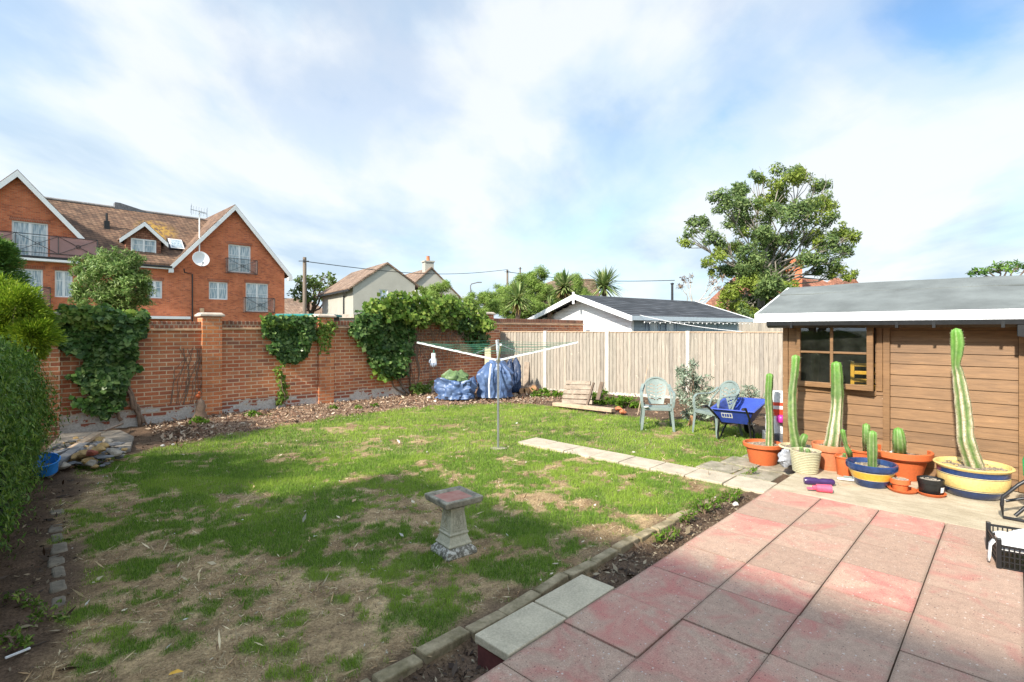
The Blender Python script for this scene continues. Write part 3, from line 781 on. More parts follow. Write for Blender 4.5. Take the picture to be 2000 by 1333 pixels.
def edging():
    mb = MB(); r = random.Random(5); a = -.35
    while a > -6.8:
        L = r.uniform(.27, .33); c = AB(a-L/2, -.445+r.uniform(-.015, .015))
        M = Matrix.Rotation(ANG_B+math.pi/2+r.uniform(-.04, .04), 3, 'Z') @ Matrix.Rotation(r.uniform(-.05,.05), 3, 'Y')
        h = (.032 if a < -.9 else .012)+r.uniform(-.01,.008)
        mb.box((c.x, c.y, h/2-.01), (L-r.uniform(.006,.025), .085+r.uniform(-.008,.008), h+.03), M); a -= L
    o = mb.build('kerb', 'moss_stone', bevel=.009, seg=2); struct(o); o.name = 'lawn_kerb'
    mb = MB(); p0 = Vector((-4.30,4.92,0)); d = Vector((.66,-.75,0))
    for i in range(9):
        c = p0+d*(i*.27); mb.box((c.x+r.uniform(-.03,.03), c.y, -.020+r.uniform(-.008,.006)), (r.uniform(.15,.24),r.uniform(.07,.11),.06), Matrix.Rotation(math.atan2(d.y,d.x)+r.uniform(-.08,.08),3,'Z'))
    struct(mb.build('hedge_kerb', 'old_kerb', bevel=.02, seg=3))
edging()
def path():
    mb = MB(); r = random.Random(6)
    for i in range(8):
        c = PATH0 + BX*(.445*i+.222) + AX*.215
        M = Matrix.Rotation(ANG_B+r.uniform(-.02,.02), 3, 'Z') @ Matrix.Rotation(r.uniform(-.012,.012), 3, 'X')
        mb.box((c.x, c.y, .003+r.uniform(-.004,.006)), (.432,.425,.05), M)
    for k, (i, j) in enumerate(((5.75,1),(6.75,1),(6.0,2),(7.0,2),(7.2,3.02),(6.2,3.05))):
        c = PATH0 + BX*(.445*i+.222+.03) + AX*(.215+.47*j)
        M = Matrix.Rotation(ANG_B+r.uniform(-.05,.05), 3, 'Z') @ Matrix.Rotation(r.uniform(-.02,.02), 3, 'Y')
        mb.box((c.x, c.y, -.002+r.uniform(-.004,.006)), (.43,.43,.05), M, 1)
    struct(mb.build('path', ['path_slab', 'old_slab'], bevel=.008))
path()
def conc_base():
    mb = MB(); pts = [G(255,882), G(262,858), G(235,845), G(120,852), G(70,905), G(95,935), G(150,900)]
    mb.slab([(p.x, p.y) for p in pts], -.08, .045); o = mb.build('concrete_base', simple('old_concrete', (.24,.205,.165), .95, .35, 5, .6, 40), bevel=.01); struct(o)
conc_base()

# ================================================================ garden wall
def garden_wall():
    w = thing('brick_wall', 'long weathered red brick garden wall with piers running behind the lawn', 'wall', WO, ANG_W)
    TP = [-1.10, 1.30, 3.58, 5.95, 8.42]                         # pier positions
    segs = [(-4.2, -1.10, 1.88), (-1.10, 1.30, 1.88), (1.30, 3.58, 1.90), (3.58, 5.95, 1.93), (5.95, 8.42, 2.02), (8.42, 13, 2.06)]
    for t0, t1, h in segs:
        mb = MB(); mb.b2((t0+.17, 0, -.12), (t1-.17, .22, h-.173)); mb.build('wall_panel', 'wall_brick', w)
        mb = MB(); mb.b2((t0+.17, -.035, h-.172), (t1-.17, .25, h-.133)); mb.build('string_course', 'creasing', w, bevel=.006)
        mb = MB(); mb.b2((t0+.17, -.004, h-.131), (t1-.17, .224, h)); mb.build('coping', 'cope_brick', w, bevel=.01)
        if t0 < 6:
            mb = MB(); n = 14; r = random.Random(int(t0*10)+50)
            prev = t0+.17; tot = t1-.17-prev
            ph = .33 if t0 > -3 else .2
            mb.b2((prev, -.006, -.1), (t1-.17, -.0015, ph)); mb.build('plinth', 'plinth', w)
    for k, t in enumerate(TP):
        h = (1.96, 1.98, 2.00, 2.06, 2.16)[k]
        mb = MB(); mb.b2((t-.17, -.075, -.12), (t+.17, .29, h))
        p = mb.build('pier', 'pier_brick' if k in (1, 2) else 'wall_brick', w)
        mb = MB(); mb.box((t, .107, h+.022), (.43,.45,.04)); mb.box((t, .107, h+.060), (.41,.43,.035), taper=.8)
        mb.build('pier_cap', 'cap_stone', p, bevel=.008)
    return w
garden_wall()

# ================================================================ timber fence
FO = Vector((-.55, 15.52, 0)); FD = Vector((.886, -.463, 0)); ANG_F = math.atan2(FD.y, FD.x)
def ft(px):                                                       # pixel column -> distance along fence
    r = (px-1000)/F; return (r*FO.y-FO.x)/(FD.x-r*FD.y)
def FP(t, off, z=0):                                              # off in front (towards camera)
    n = Vector((-FD.y, FD.x, 0)); p = FO+FD*t-n*off; return Vector((p.x, p.y, z))
def fence():
    f = thing('timber_fence', 'weathered grey vertical board fence with concrete posts beside the brick wall', 'fence', FO, ANG_F)
    P = [ft(970)+.02, ft(1065), ft(1186), ft(1343), ft(1530)+.35]
    H = 1.685
    for k in range(4):
        t0, t1 = P[k]+.055, P[k+1]-.055
        mb = MB(); x = t0; r = random.Random(k)
        while x < t1-.02:
            w = min(.0925+r.uniform(-.0015,.001), t1-x); dq = r.uniform(0,.010); z1 = H-.03+r.uniform(-.006,.004)
            vs = [(x, .010, .06), (x+w, -.004, .06), (x+w, .018, .06), (x, .024, .06), (x, .010, z1), (x+w, -.004, z1), (x+w, .018, z1), (x, .024, z1)]
            vs = [(v[0], v[1]-dq, v[2]) for v in vs]
            mb.add(vs, [(0,3,2,1),(4,5,6,7),(0,1,5,4),(1,2,6,5),(2,3,7,6),(3,0,4,7)]); x += .097
        mb.build('board_panel', 'fence_wood', f)
        mb = MB(); mb.b2((t0, .029, .06), (t1, .036, H-.03)); mb.build('gap_shade_sheet', 'bark', f)  # dark sheet added behind the boards, stands in for shade in the gaps
        mb = MB(); mb.b2((t0, -.016, H-.03), (t1, .04, H)); mb.build('capping_rail', 'pale_timber', f, bevel=.004)
        mb = MB(); mb.b2((t0, -.004, -.12), (t1, .03, .075)); mb.build('gravel_board', 'concrete_post', f)
    for k in range(5):
        mb = MB(); h = H+(.09 if k == 0 else .012); mb.box((P[k], .02, h/2-.1), (.10, .12, h+.2)); mb.build('post', 'concrete_post', f, bevel=.008)
    return f
fence()
# ================================================================ brick flats
FOr = Vector((-29.2, 31, 0)); FDx = Vector((.6965, .7176, 0)); ANG_FL = math.atan2(FDx.y, FDx.x)
def fl(px, py, y=0.0):                 # pixel -> local (x, z) on the facade plane offset y (negative = towards camera)
    n = Vector((-FDx.y, FDx.x, 0)); o = FOr+n*y; r = (px-1000)/F
    t = (r*o.y-o.x)/(FDx.x-r*FDx.y); p = o+FDx*t
    return t, CH+(HOR-py)*p.y/F
def railing(mb, x0, x1, z0, z1, y, panes=1, rad=.022):
    mb.tube([(x0,y,z0),(x1,y,z0)], rad, 6); mb.tube([(x0,y,z1),(x1,y,z1)], rad, 6)
    for i in range(panes+1):
        x = x0+(x1-x0)*i/panes; mb.tube([(x,y,z0),(x,y,z1)], rad, 6)
    for i in range(panes):
        a = x0+(x1-x0)*i/panes; b = x0+(x1-x0)*(i+1)/panes
        mb.tube([(a,y,z0),(b,y,z1)], rad*.7, 5); mb.tube([(a,y,z1),(b,y,z0)], rad*.7, 5)
        c = ((a+b)/2, y, (z0+z1)/2)
        mb.tube([(c[0]+.11*math.cos(t*math.pi/5), y, c[2]+.11*math.sin(t*math.pi/5)) for t in range(10)], rad*.7, 5, closed=True)
def window(parent, x0, x1, z0, z1, y, fr=.09, mull=(.5,), trans=(), name='window', frame_mat='white_paint', pane='far_glass', depth=.07):
    mb = MB()
    mb.b2((x0, y-depth, z0), (x1, y+.03, z0+fr)); mb.b2((x0, y-depth, z1-fr), (x1, y+.03, z1))
    mb.b2((x0, y-depth+.002, z0+fr), (x0+fr, y+.03, z1-fr)); mb.b2((x1-fr, y-depth+.002, z0+fr), (x1, y+.03, z1-fr))
    for m in mull:
        c = x0+(x1-x0)*m; mb.b2((c-fr*.75, y-depth-.004, z0+fr), (c+fr*.75, y+.03, z1-fr))
    for t in trans:
        c = z0+(z1-z0)*t; mb.b2((x0+fr, y-depth+.02, c-.015), (x1-fr, y-.01, c+.015))
    w = mb.build(name, frame_mat, parent)
    p = MB(); p.b2((x0+fr*.5, y-.03, z0+fr*.5), (x1-fr*.5, y-.022, z1-fr*.5)); p.build('pane', pane, w)
    return w
def wall_with_holes(mb, poly, holes, y0, y1):
    """front wall: polygon (x,z) filled by vertical strips around rectangular holes"""
    xs = sorted(set([p[0] for p in poly]+[h[0] for h in holes]+[h[1] for h in holes]))
    def span(x):
        zs = []; n = len(poly)
        for i in range(n):
            (a, za), (b, zb) = poly[i], poly[(i+1) % n]
            if a != b and min(a,b)-1e-9 <= x <= max(a,b)+1e-9: zs.append(za+(zb-za)*(x-a)/(b-a))
        return min(zs), max(zs)
    for a, b in zip(xs[:-1], xs[1:]):
        if b-a < 1e-6: continue
        e = 1e-6; lo0, hi0 = span(a+e); lo1, hi1 = span(b-e)
        hs = sorted([h for h in holes if h[0] <= a+1e-6 and h[1] >= b-1e-6], key=lambda h: h[2])
        cur = (lo0, lo1)
        for h in hs:
            mb.prism([(a, cur[0]), (b, cur[1]), (b, h[2]), (a, h[2])], y0, y1); cur = (h[3], h[3])
        mb.prism([(a, cur[0]), (b, cur[1]), (b, hi1), (a, hi0)], y0, y1)
def flats():
    b = thing('apartment_building', 'red brick flats with two white-trimmed gables and tiled roof behind the wall', 'building', FOr, ANG_FL)
    GL, GR = -.13, 11.75; pk = 11.0; ez = 6.4; hw = 3.9
    # windows in image space -> local rectangles
    def rect(x0, y0, x1, y1): 
        a = fl(x0, y0); c = fl(x1, y1); zt = (a[1]+fl(x1, y0)[1])/2; return (a[0], c[0], c[1], zt)
    W = {'door_ul': (*[fl(x,500)[0] for x in (23, 94)], 6.12, 8.2), 'door_ur': (*[fl(x,500)[0] for x in (446, 490)], 6.10, 8.18),
         'door_ll': (*[fl(x,550)[0] for x in (6, 84)], 3.25, 5.38), 'win_ll': (*[fl(x,550)[0] for x in (107, 142)], 3.75, 5.40),
         'win_m': (*[fl(x,560)[0] for x in (288, 317)], 3.9, 5.12), 'win_r': (*[fl(x,560)[0] for x in (408, 445)], 3.98, 5.28),
         'door_lr': (*[fl(x,560)[0] for x in (480, 524)], 3.15, 5.36)}
    holes = list(W.values())
    mb = MB()
    poly = [(GL-hw-4, -1), (15.55, -1), (15.55, ez), (GR, pk-.12), (GR-hw+.1, ez), (GL+hw-.1, ez), (GL, pk-.12), (GL-hw+.1, ez), (GL-hw-4, ez)]
    wall_with_holes(mb, poly, holes, 0, .3)
    mb.b2((15.25, .3, -1), (15.55, 9, ez)); mb.b2((15.25-19.3, 8.7, -1), (15.25, 9, ez))
    mb.build('wall', 'flat_brick', b)
    mb = MB(); mb.b2((-7.5, .9, -.5), (15.2, 1.0, 6.0)); mb.b2((GL-2, .9, 6.0), (GL+2, 1.0, 8.6)); mb.b2((GR-2, .9, 6.0), (GR+2, 1.0, 8.6)); mb.build('inner_wall', 'curtain', b)
    # soldier courses
    each([((x0-.1, -.012, z1+.002), (x1+.1, .2, z1+.225)) for x0, x1, z0, z1 in holes], 'lintel', 'soldier', b)
    for k, (x0, x1, z0, z1) in W.items():
        door = k.startswith('door')
        window(b, x0, x1, z0, z1, .15, .085, (.5,), (.33,.62) if door else (.62,), 'french_door' if door else 'window')
    # roofs
    sl = (pk-ez)/hw
    for g in (GL, GR):
        mb = MB(); t = .16; e = 4.25
        for s in (-1, 1):
            mb.prism([(g, pk), (g+s*e, pk-sl*e), (g+s*e, pk-sl*e+t), (g, pk+t)][::s], -.34, 9.4)
        mb.build('roof', 'flat_tiles', b)
        mb = MB()
        for s in (-1, 1):
            mb.prism([(g, pk+.10), (g, pk-.28), (g+s*4.28, pk-.28-sl*4.28), (g+s*4.28, pk+.10-sl*4.28)][::-s], -.40, -.342)
            x = g+s*4.1; mb.b2((x-.12, -.39, pk-.45-sl*4.1), (x+.12, .0, pk-.1-sl*4.1-.1))
        mb.build('bargeboard', 'white_paint', b)
    mb = MB(); mb.add([(3.9,-.35,6.12),(7.75,-.35,6.12),(11.3,4.5,10.42),(.35,4.5,10.42),(3.9,-.35,6.28),(7.75,-.35,6.28),(11.3,4.5,10.58),(.35,4.5,10.58)],
                      [(0,3,2,1),(4,5,6,7),(0,1,5,4),(2,3,7,6)])
    mb.add([(.5,4.5,10.58),(11,4.5,10.58),(11,9.4,6.1),(.5,9.4,6.1),(.5,4.5,10.42),(11,4.5,10.42),(11,9.4,5.9),(.5,9.4,5.9)], [(0,1,2,3),(7,6,5,4)])
    mb.build('roof', 'flat_tiles', b)
    mb = MB(); mb.tube([(1,4.5,10.62),(11,4.5,10.62)], .09, 8); mb.build('ridge', simple('lead', (.35,.33,.31), .8), b)
    mb = MB(); x, z = 4.3, 7.6; mb.b2((x, 2.3, 7.8), (x+.3, 2.6, 9.2)); mb.tube([(x+.15,2.45,9.2),(x+.15,2.45,9.75)], .07, 8); mb.build('vent_pipe', 'black_plastic', b)
    mb = MB(); mb.add([(5.2,4.4,10.5),(7.6,4.4,10.5),(5.5,4.4,10.98),(5.2,4.4,10.98),(5.2,5,10.5),(7.6,5,10.5),(5.5,5,10.98),(5.2,5,10.98)], [(0,1,2,3),(7,6,5,4),(1,5,6,2),(2,6,7,3),(0,3,7,4)]); mb.build('rooflight', 'slate', b)
    mb = MB(); mb.tube([(GL+hw+.25,-.42,6.08),(GR-hw-.2,-.42,6.08)], .07, 8); mb.build('gutter', 'black_plastic', b)
    mb = MB(); mb.b2((GL+hw+.3,-.34,5.92),(GR-hw-.28,-.30,6.06)); mb.b2((GL+hw+.3,-.30,5.96),(GR-hw-.28,0,5.99)); mb.build('fascia', 'white_paint', b)
    x = fl(375, 560)[0]; mb = MB(); mb.tube([(x-.6,-.40,6.02),(x-.5,-.15,5.8),(x,-.09,5.72),(x,-.09,-1)], .045, 8); mb.build('downpipe', 'black_plastic', b)
    # terrace band and balcony
    xr = fl(190, 470)[0]
    mb = MB(); mb.b2((-8,-.55,6.0), (fl(142,500)[0]+.3,0,6.14)); mb.build('terrace_edge', 'black_plastic', b)
    mb = MB(); mb.b2((-8,-.57,5.86), (fl(142,500)[0]+.32,-.02,5.995)); mb.build('fascia', 'white_paint', b)
    mb = MB(); n = 4; railing(mb, -4.0, fl(192,470)[0]-.1, 6.35, 7.42, -.5, n); mb.build('balcony_railing', 'black_metal', b)
    each([((fl(96,470)[0],-.46,6.16), (fl(190,470)[0]-.1,-.45,7.42)), ((-4,-.46,6.16),(fl(22,470)[0],-.45,7.42))], 'balcony_screen', 'pink_screen', b)
    for k, (dx0, dx1, z0, z1) in {'a': (*[fl(x,520)[0] for x in (440, 499)], 6.0, 7.08), 'b': (*[fl(x,580)[0] for x in (475, 533)], 3.08, 4.2), 'c': (*[fl(x,560)[0] for x in (2, 97)], 3.15, 4.3)}.items():
        mb = MB(); railing(mb, dx0, dx1, z0, z1, -.38)
        for x in (dx0, dx1): mb.tube([(x,-.38,z1),(x,0,z1)], .02, 6); mb.tube([(x,-.38,z0),(x,0,z0)], .02, 6)
        r_ = mb.build('balcony_railing', 'black_metal', b)
        m2 = MB(); m2.b2((dx0,-.365,z0),(dx1,-.36,z1)); m2.b2((dx0-.003,-.36,z0),(dx0+.002,0,z1)); m2.b2((dx1-.002,-.36,z0),(dx1+.003,0,z1)); m2.build('mesh_panel', 'mesh_panel', r_)
    # dormer
    cx = fl(281, 470, .5)[0]; dw = 1.0
    mb = MB(); y0 = .55; wz0, wz1 = 6.95, 7.95
    zz = 9.05
    wall_with_holes(mb, [(cx-dw, 6.3), (cx+dw, 6.3), (cx+dw, 8.0), (cx, zz-.05), (cx-dw, 8.0)], [(cx-.72, cx+.72, wz0, wz1)], y0, y0+.12)
    mb.b2((cx-dw, y0+.12, 6.3), (cx-dw+.12, 2.8, 8.0)); mb.b2((cx+dw-.12, y0+.12, 6.3), (cx+dw, 2.8, 8.0))
    d = mb.build('dormer', 'red_tiles', b)
    window(d, cx-.72, cx+.72, wz0, wz1, y0+.06, .08, (.5,), (.6,))
    mb = MB(); mb.b2((cx-.8, y0+.3, 6.9), (cx+.8, y0+.36, 8)); mb.build('inner_wall', 'curtain', d)
    mb = MB()
    for s in (-1, 1): mb.prism([(cx, zz), (cx+s*1.35, zz-1.35*.95), (cx+s*1.35, zz-1.35*.95+.12), (cx, zz+.12)][::s], y0-.25, 3.4)
    mb.build('roof', 'flat_tiles', d)
    mb = MB()
    for s in (-1, 1): mb.prism([(cx, zz+.06), (cx, zz-.24), (cx+s*1.38, zz-.24-1.38*.95), (cx+s*1.38, zz+.06-1.38*.95)][::-s], y0-.31, y0-.252)
    mb.b2((cx-1.0, y0-.1, 6.72), (cx+1.0, y0, 6.80)); mb.build('bargeboard', 'white_paint', d)
    # roof window lying in the slope
    cx = fl(347, 483, 1.0)[0]; a = math.atan2(4.3, 4.85)
    M = Matrix.Rotation(a, 3, 'X'); yc = 1.45; zc = 6.28+ (yc+.35)*4.3/4.85
    mb = MB(); mb.box((cx, yc, zc+.03), (1.0, 1.3, .14), M); v = mb.build('roof_window', 'black_plastic', b)
    mb = MB(); mb.box((cx, yc-.07, zc+.105), (.86, 1.16, .03), M); mb.build('sash', 'white_paint', v)
    mb = MB(); mb.box((cx, yc-.085, zc+.123), (.66, .96, .02), M); mb.build('pane', 'far_glass', v)
    # canopy
    x0, x1 = fl(285,618)[0], fl(366,618)[0]; mb = MB(); mb.b2((x0-3,-.8,2.48),(x1,0,2.66)); mb.build('canopy', 'white_paint', b)
    mb = MB(); x = fl(394,608)[0]; mb.b2((x-.14,-.2,3.0),(x+.1,0,3.3)); mb.build('alarm_box', 'creasing', b)
    # dish, mast, aerial
    x, z = fl(392, 507, -.6); mb = MB()
    mb.lathe([(0,.0),(.2,.02),(.38,.07),(.54,.15),(.55,.15),(.39,.05),(.2,-.01),(0,-.03)], 28)
    M = Matrix.Translation((x, -.55, z)) @ Matrix.Rotation(R(78), 4, 'X') @ Matrix.Rotation(R(0), 4, 'Y')
    mb.v = [tuple(M @ Vector(p)) for p in mb.v]
    dsh = mb.build('satellite_dish', 'white_paint', b, smooth=True)
    mb = MB(); mb.tube([(x,-.6,z-.5),(x,-1.15,z-.35)], .025, 6); mb.box((x,-1.15,z-.3),(.1,.12,.12)); mb.tube([(x,-.45,z),(x,0,z-.1)], .04, 6); mb.build('arm', 'galv', dsh)
    mb = MB(); zt = fl(392,412,-.3)[1]; mb.tube([(x,-.3,z-.2),(x,-.3,zt)], .045, 8); mb.tube([(x,-.3,z),(x,0,z)], .03, 6)
    ms = mb.build('aerial_mast', 'white_alu', b)
    mb = MB(); mb.tube([(x-.55,-.3,zt),(x+.4,-.5,zt-.15)], .025, 6)
    for i in range(7):
        q = i/6; c = Vector((x-.55+.95*q, -.3-.2*q, zt-.15*q)); mb.tube([c-Vector((.02,0,.28)), c+Vector((.02,0,.28))], .014, 5)
    mb.tube([(x-.5,-.3,zt-.4),(x-.5,-.3,zt+.4)], .018, 5); mb.tube([(x+.5,-.3,zt-.5),(x+.5,-.3,zt+.3)], .018, 5); mb.tube([(x-.05,-.3,zt-.1),(x+.5,-.3,zt-.2)], .018, 5)
    mb.build('aerial', 'galv', ms)
    return b
flats()

# ================================================================ other houses
def render_house():
    d = Vector((.826, .563, 0)); o = Vector((-11.86, 39, 0))
    h = thing('rendered_house', 'grey rendered house with brown tiled roof and plain gable beyond the wall', 'house', o, math.atan2(d.y, d.x))
    # local x along gable face, y away
    mb = MB(); wx0, wx1, wz0, wz1 = 3.5, 4.25, 4.2, 5.1
    wx0, wx1 = 2.0, 2.7
    wall_with_holes(mb, [(0,0),(4.95,0),(4.95,5.35),(2.64,6.82),(0,4.95)], [(wx0,wx1,3.95,4.85),(3.55,4.2,3.85,4.75)], 0, .25)
    mb.b2((0,.25,0),(.25,8.8,4.95)); mb.b2((4.7,.25,0),(4.95,8.8,5.2)); mb.b2((.25,8.55,0),(4.7,8.8,5.0))
    mb.build('wall', 'render_wall', h)
    window(h, wx0, wx1, 3.95, 4.85, .1, .07, (), (.5,)); window(h, 3.55, 4.2, 3.85, 4.75, .1, .07, (), (.5,))
    mb = MB(); mb.b2((.4,.6,.5),(4.5,.7,5)); mb.build('inner_wall', 'curtain', h)
    mb = MB()
    mb.prism([(-.35,4.72),(2.64,6.84),(2.64,6.98),(-.35,4.86)][::-1], -.12, 8.95); mb.prism([(2.64,6.84),(5.2,5.2),(5.2,5.34),(2.64,6.98)][::-1], -.12, 8.95)
    mb.build('roof', 'light_tiles', h)
    mb = MB(); mb.b2((-.42,-.1,4.62),(-.30,8.9,4.76)); mb.tube([(-.38,1.0,4.7),(-.05,2.2,4.3),(-.08,2.2,.2)], .06, 8); mb.build('gutter', 'black_plastic', h)
    mb = MB(); mb.b2((4.95,-.25,0),(5.45,.35,4.9)); mb.build('corner_pier', 'white_render', h)
    mb = MB(); mb.b2((4.96,.36,0),(8.4,4,4.3)); mb.build('side_wing', 'render_wall', h)
    mb = MB(); mb.prism([(4.8,5.3),(8.8,4.1),(8.8,4.25),(4.8,5.45)][::-1], .0, 4.2); mb.build('roof', 'light_tiles', h)
    # second one with chimney
    p = AT(842, 600, 56); h = thing('chimney_house', 'rendered house with pale chimney stack just right of the nearer grey house', 'house', (p.x, p.y, 0), math.atan2(.5,.866))
    mb = MB(); mb.prism([(-3.2,0),(3.2,0),(3.2,5.4),(0,8.3),(-3.2,5.4)], 0, .3); mb.b2((-3.2,.3,0),(-2.9,8,5.4)); mb.b2((2.9,.3,0),(3.2,8,5.4)); mb.build('wall', 'render_wall', h)
    mb = MB()
    for s in (-1,1): mb.prism([(0,8.32),(s*3.6,5.05),(s*3.6,5.2),(0,8.47)][::s], -.2, 9)
    rf = mb.build('roof', 'light_tiles', h)
    mb = MB(); mb.b2((-.55,.35,7.4),(.45,1.2,9.05)); mb.b2((-.65,.25,9.052),(.55,1.3,9.2)); ch = mb.build('chimney', 'render_wall', h)
    mb = MB(); mb.lathe([(.2,0),(.17,.5),(.2,.52)], 12, (-.05,.78,9.2)); mb.build('chimney_pot', 'terracotta_pale', ch)
render_house()
def bungalow():
    p = AT(600, 600, 58); h = thing('tiled_bungalow', 'low brick bungalow with hipped brown roof between the flats and grey house', 'house', (p.x, p.y, 0), R(20))
    mb = MB(); mb.b2((-8,0,0),(3,7,2.9)); mb.build('wall', 'dark_brick', h)
    mb = MB()
    mb.add([(-8.4,-.4,2.9),(3.4,-.4,2.9),(3.4,7.4,2.9),(-8.4,7.4,2.9),(-4.5,3.5,5.4),(0,3.5,5.4)], [(0,1,5,4),(1,2,5),(2,3,4,5),(3,0,4),(3,2,1,0)])
    mb.add([(-1.8,-1.6,2.9),(2.4,-1.6,2.9),(.3,-.5,4.4),(.3,2.2,4.4),(-1.8,2.2,2.9),(2.4,2.2,2.9)], [(0,1,2),(0,2,3,4),(1,5,3,2)])
    mb.build('roof', 'light_tiles', h)
    mb = MB(); mb.b2((-3.3,3.2,4.6),(-2.7,3.8,6.6)); mb.build('chimney', 'dark_brick', h)
    p = AT(606, 620, 19); a = thing('teal_roof_shelter', 'flat teal-topped shelter just showing over the brick wall by the pole', 'shelter', (p.x, p.y, 0), R(5))
    mb = MB(); mb.box((0,0,2.24),(1.9,1.6,.09)); mb.build('roof', 'teal_metal', a, bevel=.02)
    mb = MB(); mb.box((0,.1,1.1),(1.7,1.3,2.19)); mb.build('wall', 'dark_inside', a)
    p = AT(655, 614, 24); a = thing('flat_roof_garage', 'pale flat-roofed garage edge showing over the brick wall by the grey house', 'garage', (p.x, p.y, 0), R(5))
    mb = MB(); mb.box((0,0,2.33),(2.2,2.6,.16)); mb.build('roof', 'cap_stone', a); mb = MB(); mb.box((0,.1,1.1),(2.0,2.3,2.29)); mb.build('wall', 'render_wall', a)
bungalow()
def red_house():
    p = AT(1550, 600, 48); h = thing('red_roof_house', 'tall red-tiled house with massive brick chimney mostly hidden behind the gum tree', 'house', (p.x, p.y, 0), R(-18))
    mb = MB(); mb.b2((-8,0,0),(6.5,9,3.4)); mb.build('wall', 'dark_brick', h)
    mb = MB(); mb.add([(-8.6,-.5,3.3),(7,-.5,3.3),(7,9.5,3.3),(-8.6,9.5,3.3),(-4.2,4.5,7.6),(3.4,4.5,6.6)], [(0,1,5,4),(1,2,5),(2,3,4,5),(3,0,4),(3,2,1,0)])
    mb.add([(2.2,-2,3.3),(6.4,-2,3.3),(4.3,-2,6.2),(4.3,4,6.2),(2.2,4,3.3),(6.4,4,3.3)], [(0,1,2),(0,2,3,4),(1,5,3,2)])
    rf = mb.build('roof', 'red_tiles', h)
    mb = MB(); mb.b2((-.6,1.0,4),(.9,2.4,7.8)); mb.b2((-.75,.85,7.802),(1.05,2.55,8.15)); mb.b2((-.5,1.1,8.152),(.8,2.3,8.4)); ch = mb.build('chimney', 'flat_brick', h)
    p = AT(1632, 565, 60); h = thing('far_gabled_house', 'small brown peaked roof at the right edge of the gum tree', 'house', (p.x, p.y, 0), R(-30))
    mb = MB(); mb.b2((-3,-3,0),(3,3,4.8)); mb.build('wall', 'dark_brick', h)
    mb = MB(); mb.add([(-3.5,-3.5,4.7),(3.5,-3.5,4.7),(3.5,3.5,4.7),(-3.5,3.5,4.7),(-.3,0,7.7),(.3,0,7.7)], [(0,1,5,4),(1,2,5),(2,3,4,5),(3,0,4),(3,2,1,0)]); mb.build('roof', 'red_tiles', h)
    p = AT(1125, 560, 62); h = thing('distant_house', 'distant brown roof glimpsed between the spiky palms', 'house', (p.x, p.y, 0), R(10))
    mb = MB(); mb.b2((-3,0,0),(3,6,4.4)); mb.build('wall', 'dark_brick', h)
    mb = MB(); mb.prism([(-3.4,4.4),(3.4,4.4),(2.2,7.8),(-2.2,7.8)], -.3, 6.3); mb.build('roof', 'light_tiles', h)
red_house()

